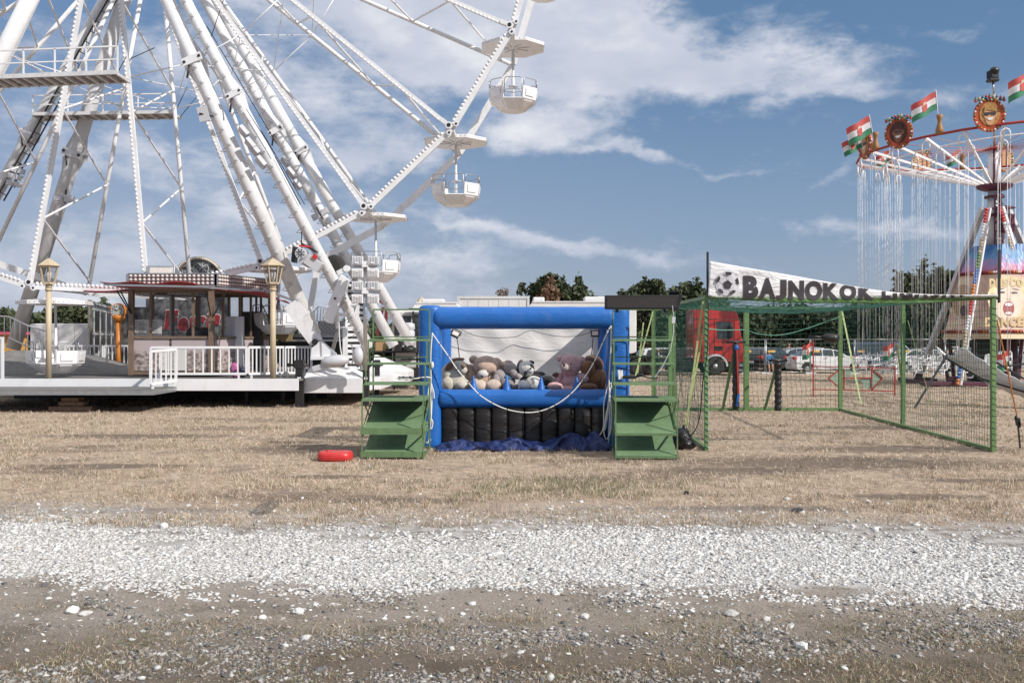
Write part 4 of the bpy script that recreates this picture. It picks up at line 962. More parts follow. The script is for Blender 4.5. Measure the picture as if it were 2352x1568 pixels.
def text_mesh(s, size=1, bold=.02, shear=0, sp=1.0):
    cu = bpy.data.curves.new('t', 'FONT'); cu.body = s; cu.size = size; cu.offset = bold; cu.shear = shear; cu.space_character = sp; cu.resolution_u = 4
    o = bpy.data.objects.new('t', cu); C.objects.link(o); dg = bpy.context.evaluated_depsgraph_get(); dg.update()
    me = bpy.data.meshes.new_from_object(o.evaluated_get(dg)); bpy.data.objects.remove(o); bpy.data.curves.remove(cu)
    vs = [v.co.copy() for v in me.vertices]; fs = [tuple(p.vertices) for p in me.polygons]; bpy.data.meshes.remove(me); return vs, fs
def map_text(letters, fn, clipf, name, mtl, parent, cuts=10):
    """letters: list of (char, x0, x1, y0(bottom), y1(top)) in picture-plane units mapped through fn(u, v)"""
    for ch, x0, x1, yb, yt in letters:
        vs, fs = text_mesh(ch, 1, .06)
        if not vs: continue
        mx, Mx = min(v.x for v in vs), max(v.x for v in vs); my, My = min(v.y for v in vs), max(v.y for v in vs)
        if ch == 'A\u0301': pass
        bm = bmesh.new(); bv = [bm.verts.new((x0+(v.x-mx)/(Mx-mx)*(x1-x0), -(yb+(v.y-my)/(My-my)*(yt-yb)), 0)) for v in vs]
        for f in fs:
            try: bm.faces.new([bv[i] for i in f])
            except ValueError: pass
        bmesh.ops.triangulate(bm, faces=bm.faces)
        for k in range(1, 6):
            geom = bm.verts[:]+bm.edges[:]+bm.faces[:]; bmesh.ops.bisect_plane(bm, geom=geom, plane_co=(x0+(x1-x0)*k/6, 0, 0), plane_no=(1, 0, 0))
        for k in range(1, 5):
            geom = bm.verts[:]+bm.edges[:]+bm.faces[:]; bmesh.ops.bisect_plane(bm, geom=geom, plane_co=(0, -(yb+(yt-yb)*k/5), 0), plane_no=(0, 1, 0))
        dead = []
        for f in bm.faces:
            cc = f.calc_center_median()
            if clipf and not clipf(cc.x, -cc.y): dead.append(f)
        bmesh.ops.delete(bm, geom=dead, context='FACES')
        if bm.faces:
            me = MB(); idx = {v: i for i, v in enumerate(bm.verts)}
            me.add([fn(v.co.x, min(max(-v.co.y, ip(TOP, v.co.x)+.5), ip(BOT, v.co.x)-.5) if clipf else -v.co.y) for v in bm.verts], [tuple(idx[v] for v in f.verts) for f in bm.faces], 0, True)
            me.build(name, mtl, parent)
        bm.free()
L_ = [('B', 1707, 1742, 690, 634), ('A', 1743, 1782, 691, 639), ('J', 1783, 1807, 692, 643), ('N', 1811, 1847, 693, 645), ('O', 1849, 1889, 694, 646), ('K', 1891, 1928, 693, 651), ('O', 1929, 1967, 693, 653), ('K', 1972, 2008, 693, 655),
 ('L', 2026, 2046, 692, 652), ('I', 2051, 2061, 692, 652), ('G', 2066, 2096, 692, 652), ('Á', 2099, 2133, 690, 640), ('J', 2137, 2158, 690, 650), ('A', 2162, 2194, 689, 650), ('!', 2204, 2212, 688, 648)]
L_ = [(c, a, b_, y0_-4, y1_-1) for c, a, b_, y0_, y1_ in L_]
map_text(L_, lambda u, v: bpt(u, v, .012), lambda u, v: ip(TOP, u)-.5 < v < ip(BOT, u)+1, 'letter', INK, ban)
def ngon(cx, cy, r, n, ph=0): return [(cx+r*math.cos(ph+2*PI*k/n), cy+r*math.sin(ph+2*PI*k/n)) for k in range(n)]
m_ = MB(); m_.add([bpt(u, v, .012) for u, v in ngon(1671, 651, 28, 36)], [tuple(range(36))], 1)
def patch(pts): m_.add([bpt(u, v, .035) for u, v in pts], [tuple(range(len(pts)))], 0)
patch(ngon(1671, 654, 11, 5, -PI/2+.1))
for k in range(5):
    a = -PI/2+.1+2*PI*k/5+PI/5*0
    ring = [(1671+26.5*math.cos(a+t), 651+26.5*math.sin(a+t)) for t in (-.33, -.16, 0, .16, .33)]+[(1671+20*math.cos(a+t), 651+20*math.sin(a+t)) for t in (.22, -.22)]
    patch(ring)
m_.build('ball_print', [INK, mat('ball_print_white', (.58, .57, .60), .5, var=.15, vs=14)], ban)
m_ = MB()
for k in range(5):
    a = -PI/2+.1+2*PI*k/5; p1_ = (1671+11*math.cos(a), 654+11*math.sin(a)); p2_ = (1671+20*math.cos(a), 651+20*math.sin(a)); m_.tube([bpt(*p1_, .035), bpt(*p2_, .035)], .003, 4)
m_.build('ball_seam', M['greyplastic'], ban)
# ---------- ferris wheel ----------
WH = M['white']; Z1, Z2 = 30.5, 34.66
hc = P(248, -342, Z1); RW = 1015/F*Z1
fw = thing('ferris_wheel', 'huge white ferris wheel on slanting tubular legs at left', 'ferris wheel', (hc.x, 32.5, 0))
def nodeang(k): return math.radians(54.2+15.33*k)
def wp(k, r, Z): a = nodeang(k); return V(hc.x+r*math.cos(a), Z, hc.z-r*math.sin(a))
KS = list(range(-3, 8))
def bulbs(mb, a, b_, n, r, off, nu=6, nv=4, mi=0):
    for i in range(n): mb.ell(a.lerp(b_, (i+.5)/n)+off, (r, r, r), None, nu, nv, mi)
for k in KS:
    a, b_ = wp(k, .7, Z1), wp(k, RW, Z1); a2, b2_ = wp(k, .7, Z2), wp(k, RW, Z2)
    rad = (b_-a).normalized(); tg = V(-rad.z, 0, rad.x)
    m_ = MB(); m_.beam(a, b_, .125, .10, up=(0, 1, 0)); m_.build('front_spoke', WH, fw)
    m_ = MB(); m_.tube([a2, b2_], .075, 8); m_.build('rear_spoke', WH, fw)
    m_ = MB(); bulbs(m_, wp(k, 1.6, Z1), wp(k, RW-.45, Z1), 84, .043, V(0, -.055, 0)+tg*(-.06)); m_.build('bulb_strip', M['bulbwhite'], fw)
    m_ = MB(); nz = 7
    for i in range(nz):
        r0, r1 = 1.2+(RW-1.6)*i/nz, 1.2+(RW-1.6)*(i+1)/nz
        if i % 2 == 0: m_.tube([wp(k, r0, Z1+.05), wp(k, r1, Z2)], .036, 6, cap=False)
        else: m_.tube([wp(k, r0, Z2), wp(k, r1, Z1+.05)], .036, 6, cap=False)
    m_.build('spoke_lattice', WH, fw)
    m_ = MB(); m_.tube([wp(k, RW, Z1-.02), wp(k, RW, Z2+.1)], .07, 8); m_.build('axle_tube', WH, fw)
    # node plates with dark bolts
    m_ = MB()
    for q in (0, .17, -.17): m_.lathe(b_+V(0, -.13, 0)-rad*(.12 if q == 0 else -.03)+tg*q, [(.11 if q == 0 else .085, 0), (.11 if q == 0 else .085, .05)], 14, axis='y')
    m_.beam(b_-rad*.42+V(0, -.10, 0), b_+V(0, -.10, 0), .13, .04, up=(0, 1, 0)); m_.build('node_plate', WH, fw)
    m_ = MB()
    for q in (0, .17, -.17): m_.lathe(b_+V(0, -.14, 0)-rad*(.12 if q == 0 else -.03)+tg*q, [(.062 if q == 0 else .035, 0), (.062 if q == 0 else .035, .02)], 12, axis='y')
    m_.build('node_bolts', M['dark'], fw)
for k in KS[:-1]:
    for Z, nm, w_ in ((Z1, 'front_rim_beam', .19), (Z2, 'rear_rim_beam', .22)):
        a, b_ = wp(k, RW, Z), wp(k+1, RW, Z); m_ = MB(); m_.beam(a.lerp(b_, .01), a.lerp(b_, .99), .12, w_, up=(0, 1, 0)) if False else m_.beam(a.lerp(b_, .01), a.lerp(b_, .99), w_, .11, up=(0, 1, 0)); m_.build(nm, WH, fw)
    a, b_ = wp(k, RW, Z1), wp(k+1, RW, Z1); inn = (V(hc.x, Z1, hc.z)-a.lerp(b_, .5)).normalized()
    m_ = MB(); bulbs(m_, a.lerp(b_, .08), a.lerp(b_, .95), 24, .052, inn*.09+V(0, -.05, 0)); m_.build('bulb_strip', M['bulbwhite'], fw)
    for rr in (6.95,):
        m_ = MB(); m_.tube([wp(k, rr, Z1), wp(k+1, rr, Z1)], .02, 6); m_.tube([wp(k, rr, Z2), wp(k+1, rr, Z2)], .02, 6)
        m_.tube([wp(k, rr, Z1), wp(k+1, rr, Z2)], .014, 5); m_.tube([wp(k, rr, Z2), wp(k+1, rr, Z1)], .014, 5); m_.build('tie_rod', WH, fw, split=True)
m_ = MB(); m_.lathe(V(hc.x, 0, hc.z), [(.55, Z1-1.3), (.55, Z2+1.8)], 24, axis='y')
for Z in (Z1-.15, Z2-.05): m_.lathe(V(hc.x, 0, hc.z), [(1.1, Z), (1.1, Z+.25)], 28, axis='y')
m_.build('hub', WH, fw)
# legs
ZL, ZR_ = 29.6, 36.6
def leg(p, q, r, collar=None, nm='leg', rungs=(0, 0), grey=False, side=1):
    p, q = Vector(p), Vector(q); m_ = MB(); m_.tube([p, q], r, 24); L = m_.build(nm, M['whitegrey'] if grey else WH, fw)
    d = (q-p).normalized(); sx_ = d.cross(V(0, 1, 0)).normalized()
    if collar:
        c = p.lerp(q, collar); m_ = MB(); m_.hold = False
        R = Matrix((sx_, V(0, 1, 0), d)).transposed()
        m_.box(c+V(0, -r*1.0, 0), (r*2.75, r*.4, r*1.05), R); m_.box(c+V(0, r*1.0, 0), (r*2.75, r*.4, r*1.05), R)
        for s_ in (-1, 1):
            m_.prism([(-r*1.0, -r*.2), (r*1.6, -.02), (r*1.6, .02), (-r*1.0, r*.2)], c+sx_*s_*r*1.0+d*s_*r*.2, d, V(0, 1, 0), sx_*.02)
            m_.prism([(0, -r*.05), (r*3.2, -r*.0), (0, r*.75)], c+sx_*s_*r*.9-V(0, .01, 0)+d*r*.3, d, sx_*s_, V(0, .03, 0))
            m_.prism([(0, -r*.05), (-r*3.2, -r*.0), (0, r*.75)], c+sx_*s_*r*.9-V(0, .01, 0)-d*r*.3, d, sx_*s_, V(0, .03, 0))
        m_.build('flange', M['whitegrey'] if grey else WH, L)
        m_ = MB()
        for s_ in (-1, 1): m_.lathe(c+sx_*s_*r*1.1+V(0, -r*1.3, 0), [(r*.2, 0), (r*.2, .05)], 10, axis='y')
        m_.build('flange_bolts', M['dark'], L)
        m_ = MB(); m_.tube([c-sx_*r*.7+V(0, -r, 0)+d*r*.6, c-sx_*r*.7+V(0, -r*1.1, -.5)], .03, 6); m_.build('drain_pipe', M['dark'], L)
    if rungs[1]:
        m_ = MB(); t = rungs[0]
        while t < rungs[1]:
            c = p.lerp(q, t)+V(0, -r*.9, 0)+sx_*side*r*.15; m_.tube([c-sx_*.10+d*.03, c+sx_*.1+V(0, -.05, 0)+d*.0, c-sx_*.05+V(0, -.03, 0)-d*.10, c+sx_*.13-d*.09], .012, 4)
            t += .5/(q-p).length
        m_.build('climbing_rung', M['whitegrey'], L, split=True)
        m_ = MB(); t = rungs[0]
        while t < rungs[1]:
            c = p.lerp(q, t)+sx_*side*r; m_.tube([c-d*.05, c+sx_*side*.14, c+d*.07], .014, 4); t += .5/(q-p).length
        m_.build('side_step', M['whitegrey'], L, split=True)
    return L
hubF, hubB = V(hc.x, ZL, hc.z), V(hc.x, ZR_, hc.z)
def leg_px(u0, v0, u1, v1, Z, r, **kw): return leg(P(u0, v0, Z), P(u1, v1, Z), r, **kw)
L1_ = leg_px(218, -380, 722, 770, ZL, .215, collar=.453, rungs=(.47, .96), side=-1)
L2_ = leg_px(224, -380, 848, 800, ZL-.15, .17, collar=.507, rungs=(.3, .98), side=-1)
L3_ = leg_px(337, -243, 905, 795, ZR_, .19, collar=.525, rungs=(.35, .95), side=-1)
L4_ = leg_px(357, -243, 945, 790, ZR_+.3, .19, collar=.572, rungs=(.7, .95), side=-1)
leg_px(258, -380, -330, 790, ZL, .235, collar=.7)
leg_px(378, -243, -198, 784, ZR_, .21, collar=.54, grey=True)  # rear left legs greyed: their shade is put into the paint
leg_px(362, -243, 30, 800, ZR_+.3, .26, collar=.573, grey=True)
# ladder on the rear left leg
m_ = MB(); a, b_ = P(262, -80, ZR_-.3), P(-30, 440, ZR_-.3); d = (b_-a).normalized(); sx_ = d.cross(V(0, 1, 0)).normalized()
for s_ in (.42, .70): m_.beam(a+sx_*s_, b_+sx_*s_, .05, .04)
t = 0
while t < (b_-a).length: m_.beam(a+d*t+sx_*.42, a+d*t+sx_*.70, .03); t += .42
m_.build('ladder', M['dark'], fw)
# cables
for (p_, q_, Z) in (((415, 0), (575, 290), ZL+.5), ((475, 60), (635, 330), 32), ((600, 300), (700, 470), ZR_-.4), ((565, 250), (632, 355), ZL-.4), ((632, 360), (690, 470), ZL-.3), ((290, 130), (266, 175), ZL), ((430, 200), (400, 262), ZR_), ((450, 225), (413, 270), ZR_), ((355, 110), (300, 135), 31), ((520, -20), (470, 130), 33)):
    m_ = MB(); m_.tube([P(*p_, Z), P(*q_, Z)], .014, 5); m_.build('cable', M['dark'], fw)
# service platforms
def platform(u0, u1, vN0, vN1, Zn_, dep, rail, n, nm):
    a, b_ = P(u0, vN0, Zn_), P(u1, vN1, Zn_); dd = V(0, dep, 0)
    m_ = MB(); m_.beam((a+b_)/2+dd*.5-(b_-a)*.5, (a+b_)/2+dd*.5+(b_-a)*.5, dep, .03); pf = m_.build('service_platform', M['bulbback'], fw)
    m_ = MB(); m_.hold = True
    for q in (V(0, 0, 0), dd): m_.beam(a+q, b_+q, .06, .12)
    for i in range(n+1): c = a.lerp(b_, i/n); m_.beam(c+V(0, 0, -.05), c+dd+V(0, 0, -.05), .05, .08)
    m_.build('platform_frame', M['whitegrey'], pf)
    m_ = MB(); m_.hold = True; st = V(0, 0, rail)
    m_.beam(a+st, b_+st, .04); m_.beam(a+st*.5, b_+st*.5, .035)
    k = max(3, n//3)
    for i in range(k+1): c = a.lerp(b_, i/k); m_.beam(c, c+st, .04)
    m_.build('guard_rail', WH, pf)
platform(-90, 270, 180, 166, 28.4, .95, .74, 15, '')
platform(75, 398, 262, 257, 36.0, .9, .66, 12, '')
# floodlights on legs
def flcl(c, R, n, s_=.3, par=None):
    for i in range(n):
        for j in (0, 1):
            m_ = MB(); q = Vector(c)+R@V((j-.5)*s_*1.15, 0, i*s_*.95); m_.hold = True; m_.box(q, (s_, .08, s_*.75), R); m_.box(q+R@V(0, -.05, 0), (s_*.8, .02, s_*.55), R); m_.box(q+R@V(0, .07, 0), (s_*.5, .08, s_*.4), R); m_.build('floodlight', M['greyplastic'], fw)
    m_ = MB(); m_.beam(Vector(c)+R@V(0, .1, -s_*.5), Vector(c)+R@V(0, .1, n*s_), .05); m_.build('floodlight_bracket', M['dark'], fw)
flcl(P(32, 422, ZR_-.5), RY(.25), 3, .26); flcl(P(147, 456, ZR_-.5), RY(.1), 1, .34)
def slats(cu, cv, Z, n, sp_, ang):
    for i in range(n):
        c = P(cu, cv, Z)+V(math.sin(ang)*sp_*i, -.05*i, -math.cos(ang)*sp_*i); R = RY(-.7)@RZ(.5); m_ = MB(); m_.hold = True
        m_.box(c, (.12, .3, .34), R); m_.box(c+R@V(.07, 0, 0), (.05, .1, .2), R, 0); m_.build('floodlight', M['greyplastic'], fw)
slats(560, 303, ZL-.3, 2, .42, .5); slats(585, 345, ZL-.3, 2, .42, .5); slats(655, 372, ZR_-.4, 2, .45, .5); slats(670, 400, ZR_-.4, 2, .45, .5)
m_ = MB(); c = P(467, 262, ZL-.3); R = RY(-.25)
m_.box(c, (.3, .06, .44), R); tag_ = m_.build('floodlight', M['greyplastic'], fw); m_ = MB(); m_.tube([c+V(-.1, -.06, 0), c+V(.25, .1, -.05)], .025, 6); m_.build('floodlight_bracket', M['dark'], fw)
flcl(P(735, 492, ZR_-.5), RY(-.5), 1, .3)
# foot of the front leg
m_ = MB(); a = P(684, 716, ZL); b_ = P(722, 770, ZL); d = (b_-a).normalized(); sx_ = d.cross(V(0, 1, 0)).normalized()
def boxtaper(mb, p, q, w0, w1, d0, d1):
    dd = (q-p).normalized(); s_ = dd.cross(V(0, 1, 0)).normalized(); y = V(0, 1, 0)
    vs = [p+s_*a_*w0/2+y*b__*d0/2 for a_, b__ in ((-1, -1), (1, -1), (1, 1), (-1, 1))]+[q+s_*a_*w1/2+y*b__*d1/2 for a_, b__ in ((-1, -1), (1, -1), (1, 1), (-1, 1))]
    mb.add(vs, [(0, 3, 2, 1), (4, 5, 6, 7), (0, 1, 5, 4), (1, 2, 6, 5), (2, 3, 7, 6), (3, 0, 4, 7)])
m_.hold = True; boxtaper(m_, a+d*-.3, a+d*.25, .44, .5, .44, .48); boxtaper(m_, a+d*.25, P(727, 787, ZL), .52, .34, .5, .4)
m_.build('leg_shoe', WH, fw)
m_ = MB(); m_.lathe(P(727, 785, ZL)+V(0, -.28, 0), [(.09, 0), (.09, .56)], 14, axis='y'); m_.lathe(P(727, 785, ZL)+V(0, -.32, 0), [(.05, 0), (.05, .05)], 10, axis='y'); m_.build('pivot_pin', M['dark'], fw)
zb_ = PZ(902, 29.3)
m_ = MB(); pts = [(PX(716, 29.4), PZ(800, 29.4)), (PX(735, 29.4), PZ(783, 29.4)), (PX(768, 29.4), PZ(812, 29.4)), (PX(768, 29.4), PZ(824, 29.4)), (PX(714, 29.4), PZ(826, 29.4))]
m_.prism([(x_, z_) for x_, z_ in pts], V(0, 29.35, 0), V(1, 0, 0), V(0, 0, 1), V(0, .5, 0)); m_.prism([(PX(715, 29.4), PZ(826, 29.4)), (PX(775, 29.4), PZ(825, 29.4)), (PX(775, 29.4), PZ(818, 29.4)), (PX(716, 29.4), PZ(819, 29.4))], V(0, 29.25, 0), V(1, 0, 0), V(0, 0, 1), V(0, .7, 0))
m_.build('pivot_bracket', WH, fw)
m_ = MB(); m_.hold = True
x0, x1 = PX(696, 29.2), PX(833, 29.2); m_.b2(x0, x1, 29.2, 31.2, zb_, PZ(869.5, 29.2))
zt_ = PZ(869.5, 29.2)
m_.add([(x0, 29.2, zt_), (x1, 29.2, zt_), (x1, 31.2, zt_), (x0, 31.2, zt_), (PX(712, 30), 29.9, zt_+.30), (PX(800, 30), 29.9, zt_+.30), (PX(800, 30), 30.6, zt_+.30), (PX(712, 30), 30.6, zt_+.30)], [(0, 1, 5, 4), (1, 2, 6, 5), (2, 3, 7, 6), (3, 0, 4, 7), (4, 5, 6, 7)])
m_.b2(x0+.1, x0+2.0, 31.2, 37, zb_, zt_-.05)
m_.build('base_beam', WH, fw, bevel=.015)
for (u0, u1, v0, v1, Z) in ((680, 697, 826, 931, 29.0), (710, 724, 838, 924, 31.4), (834, 848, 826, 927, 29.3), (861, 872, 826, 912, 33)):
    m_ = MB(); m_.hold = True; cx = PX((u0+u1)/2, Z); w_ = PX(u1, Z)-PX(u0, Z)
    m_.b2(cx-w_/2, cx+w_/2, Z-w_/2, Z+w_/2, .03, PZ(v0, Z)); m_.b2(cx-w_*.62, cx+w_*.62, Z-w_*.62, Z+w_*.62, PZ(v0, Z)-.25, PZ(v0, Z)-.02); m_.b2(cx-w_*1.1, cx+w_*1.1, Z-w_, Z+w_, 0, .03)
    m_.tube([V(cx-w_*1.6, Z, PZ(v0+12, Z)), V(cx+w_*1.2, Z, PZ(v0+12, Z))], .035, 8); m_.box(V(cx-w_*1.4, Z, PZ(v0+12, Z)), (.06, .12, .12))
    J = m_.build('jack', M['dark'], fw)
    m_ = MB(); m_.b2(cx-w_*.25, cx+w_*.28, Z-w_/2-.006, Z-w_/2-.002, PZ(v0+45, Z), PZ(v0+45, Z)+.07); m_.build('sticker', M['bulbwhite'], J)
# second base further back
m_ = MB(); m_.hold = True; x0, x1 = PX(846, 36), PX(938, 36); zt_ = PZ(853, 36); m_.b2(x0, x1, 35.6, 38, PZ(877, 36), zt_)
m_.add([(x0, 35.6, zt_), (x1, 35.6, zt_), (x1, 38, zt_), (x0, 38, zt_), (x0+.2, 36.2, zt_+.6), (x1-.9, 36.2, zt_+.45), (x1-.9, 37, zt_+.45), (x0+.2, 37, zt_+.6)], [(0, 1, 5, 4), (1, 2, 6, 5), (2, 3, 7, 6), (3, 0, 4, 7), (4, 5, 6, 7)]); m_.build('base_beam', WH, fw, bevel=.02)
m_ = MB(); m_.beam(P(730, 612, 30.6), P(712, 709, 30.6), .16); m_.build('strut', WH, fw)
m_ = MB(); m_.beam(P(752, 850, 31), P(775, 762, 31), .1); m_.build('strut', M['bulbback'], fw)
# drive motor and tyre
dm = P(693, 583, 29.0); R = RZ(-.3)
m_ = MB(); m_.hold = True; m_.lathe(dm, [(.16, -.2), (.16, .22), (.1, .3)], 18, axis='y'); m_.box(dm+V(.35, .05, -.28), (.5, .4, .3), RY(.6)); m_.box(dm+V(.12, .05, -.2), (.3, .3, .3), RY(.5)); mo = m_.build('drive_motor', M['greyplastic'], fw, bevel=.01)
m_ = MB(); m_.hold = True
for k in range(8): a = k*PI/4; m_.beam(dm+V(.03*math.cos(a), -.21, .03*math.sin(a)), dm+V(.13*math.cos(a+.4), -.21, .13*math.sin(a+.4)), .02, .015)
m_.box(dm+V(-.22, .1, -.02), (.1, .4, .45), RY(.1)); m_.box(dm+V(.2, .15, .18), (.5, .3, .06), RY(.5)); m_.build('motor_mount', M['dark'], mo)
m_ = MB(); m_.hold = True; m_.box(dm+V(.42, -.18, -.1), (.14, .05, .12), RY(.6)); m_.box(dm+V(.1, 0, .22), (.35, .05, .05), RY(.1)); m_.build('motor_cover', M['redplastic'], mo)
m_ = MB(); m_.tube([dm+V(0, 0, .15), dm+V(0, 0, .65)], .018, 6); m_.build('chain', M['dark'], mo)
ty = P(769, 608, 29.9); m_ = MB(); m_.lathe(ty, [(.12, -.12), (.26, -.12), (.3, -.06), (.3, .06), (.26, .12), (.12, .12)], 24, axis='y'); m_.build('drive_tyre', M['rubber'], fw)
m_ = MB(); m_.beam(P(775, 628, 29.8), P(800, 616, 29.8), .14); m_.lathe(P(797, 617, 29.8), [(.1, -.1), (.1, .1)], 12, axis='y'); m_.build('tyre_arm', WH, fw)
# stairs
m_ = MB(); m_.hold = True
for s_ in (797, 842): m_.beam(P(s_, 640, 34), P(s_-2, 860, 31), .07, .25)
st_ = m_.build('stair_stringers', WH, fw)
for k in range(16):
    v = 652+12.6*k; Z = 34-3*k/16; m_ = MB(); m_.b2(PX(790 if k > 3 else 797, Z), PX(841, Z), Z-.04, Z+.3, PZ(v, Z)-.09, PZ(v, Z)); m_.build('stair_tread', WH, fw)
m_ = MB(); m_.b2(PX(795, 34.6), PX(842, 34.6), 34.5, 34.6, PZ(862, 34.6), PZ(648, 34.6)); m_.build('stair_backing', M['dark'], fw)
# sign box hanging behind
sb = thing('tilted_lamp_box', 'white tilted slab-shaped lamp box above the wheel base, beside the stairs', 'lamp box', tuple(P(770, 690, 29.2)))
m_ = MB(); q = [(784, 630), (802, 643), (764, 743), (752, 741), (743, 725)]
m_.prism([(PX(u, 29.2), PZ(v, 29.2)) for u, v in q], V(0, 29.1, 0), V(1, 0, 0), V(0, 0, 1), V(0, .3, 0)); m_.build('case', M['white2'], sb, bevel=.01)
m_ = MB(); m_.lathe(P(769, 685, 29.05), [(.035, 0), (.035, .03)], 10, axis='y'); m_.build('bolt', M['dark'], sb)
fr = thing('steel_bracket_frame', 'white L-shaped steel bracket frame holding the tilted lamp box', 'bracket', tuple(P(800, 756, 29.3))); m_ = MB(); m_.hold = True; Zq = 29.35
m_.beam(P(770, 685, Zq), P(776, 753, Zq), .11, .06); m_.beam(P(772, 752, Zq), P(823, 752, Zq), .08, .07); m_.beam(P(820, 750, Zq), P(822, 700, Zq), .09, .06); m_.beam(P(806, 742, Zq), P(823, 702, Zq), .07, .06); m_.beam(P(776, 702, Zq), P(822, 699, Zq), .06); m_.beam(P(776, 722, Zq), P(815, 724, Zq), .10); m_.beam(P(793, 755, Zq), P(793, 830, Zq), .13); m_.build('frame', WH, fr)
# floodlight mast
ms = thing('floodlight_mast', 'steel mast with eight square floodlights in two columns beside the stairs', 'floodlight mast', tuple(P(839, 850, 28.6)))
m_ = MB(); m_.tube([P(839, 850, 28.6), P(839, 600, 28.6)], .06, 14); m_.build('pole', M['steel'], ms)
for k, v in enumerate((599, 627, 657, 686)):
    for u in (821, 857):
        c = P(u, v, 28.5); R = RX(-.35 if k % 2 == 0 else .1); m_ = MB(); m_.hold = True; m_.box(c, (.33, .1, .26), R)
        for j in range(7): m_.box(c+R@V((j-3)*.045, -.06, 0), (.012, .04, .2), R)
        m_.build('floodlight', M['greyplastic'] if k % 2 == 0 else M['white2'], ms, bevel=.006)
        m_ = MB(); m_.box(c+R@V(0, -.085, .05 if k % 2 else -.1), (.1, .004, .03), R); m_.build('data_plate', M['bulbwhite'], ms)
    m_ = MB(); m_.beam(P(812, v+(-14 if k % 2 else 12), 28.58), P(866, v+(-14 if k % 2 else 12), 28.58), .035); m_.build('cross_arm', M['steel'], ms)
for v in (607, 668):
    m_ = MB(); m_.box(P(839, v, 28.5), (.19, .14, .17)); m_.build('mast_clamp', M['white2'], ms, bevel=.01)
def disc_lamp(u, v, rx, rz_, ang, lbl):
    t = thing('dish_lamp', lbl, 'dish lamp', tuple(P(u, v, 28.7))); m_ = MB(); m_.ell(P(u, v, 28.7), (rx, .22, rz_), RY(ang), 28, 16); m_.build('shell', M['greyplastic'], t)
    return t
d1 = disc_lamp(770, 829, .42, .18, -.12, 'long grey lens-shaped dish lamp lying on the wheel base'); m_ = MB(); m_.beam(P(719, 848, 28.8), P(752, 838, 28.8), .3, .16); m_.build('arm', M['greyplastic'], d1, bevel=.02)
d2 = disc_lamp(824, 817, .19, .27, 0, 'upright grey round dish lamp at the mast foot'); m_ = MB(); m_.beam(P(829, 834, 28.8), P(830, 850, 28.8), .06); m_.build('arm', M['greyplastic'], d2)
cable('extension_cord', 'white cord running from the tilted lamp box down to the dish lamps', [P(774, 712, 28.9), P(778, 740, 28.9), P(780, 780, 28.9), P(785, 815, 28.9), P(797, 830, 28.9), P(808, 835, 28.9), P(811, 815, 28.9), P(808, 793, 28.9), P(803, 791, 28.9)], .018, 'cable', cat='cord')
# ---------- gondolas ----------
gon = thing('gondola', '', 'gondola', (0, 0, 0), world=False, group='gondolas hanging from the ferris wheel')
def octv(r, z, k): a = PI/8+k*PI/4; return V(r*math.cos(a), r*math.sin(a), z)
m_ = MB(); m_.lathe((0, 0, 0), [(1.04, -.03), (1.09, -.05), (1.09, .05), (.5, .13), (.0, .17)], 8, sm=False, ph0=PI/8); can = m_.build('canopy', M['white2'], gon)
m_ = MB(); m_.hold = True
for k in range(8): a = PI/8+k*PI/4; m_.beam((.15*math.cos(a), .15*math.sin(a), -.045), (.55*math.cos(a+.1), .55*math.sin(a+.1), -.045), .02, .02)
m_.build('canopy_ribs', M['whitegrey'], can)
m_ = MB(); m_.hold = True
for k in range(8):
    for j in range(6): p = octv(1.092, 0, k).lerp(octv(1.092, 0, k+1), (j+.5)/6); m_.ell(p, (.014, .014, .014), None, 5, 3)
m_.build('canopy_bulbs', M['dark'], can)
m_ = MB(); m_.lathe((0, 0, 0), [(.04, -.02), (.04, -1.0), (.052, -1.02), (.052, -1.85)], 12); m_.build('pole', WH, gon)
m_ = MB(); m_.hold = True
rt, rm_, rb_ = .83, .78, .40; zt0, zm0, zb0 = -1.42, -1.80, -2.08
for k in range(8):
    a0, a1 = k, k+1; front = k in (5, 1)   # facets centred on -Y and +Y are open
    q = [octv(rm_, zm0, a0), octv(rm_, zm0, a1), octv(rb_, zb0, a1), octv(rb_, zb0, a0)]; m_.add(q, [(0, 1, 2, 3)])
    if not front: q = [octv(rt, zt0, a0), octv(rt, zt0, a1), octv(rm_, zm0, a1), octv(rm_, zm0, a0)]; m_.add(q, [(0, 1, 2, 3)])
m_.add([octv(rb_, zb0, k) for k in range(8)], [tuple(range(8))]); m_.add([octv(rm_*.97, zm0-.0, k) for k in range(8)], [tuple(range(8))])
tub = m_.build('tub', M['white2'], gon, solid=.03)
m_ = MB(); m_.hold = True
for k in range(8):
    def ins(r0, z0, r1, z1, o):
        A, B, C_, D__ = octv(r0, z0, k), octv(r0, z0, k+1), octv(r1, z1, k+1), octv(r1, z1, k); c = (A+B+C_+D__)/4; nrm = V(c.x, c.y, 0).normalized()
        return [c+(p-c)*.62+nrm*o for p in (A, B, C_, D__)]
    if k not in (5, 1): m_.add(ins(rt, zt0, rm_, zm0, .035), [(0, 1, 2, 3)])
    m_.add(ins(rm_, zm0, rb_, zb0, .035)[:4], [(0, 1, 2, 3)])
m_.build('tub_panels', M['white2'], tub, solid=.02, bevel=.01)
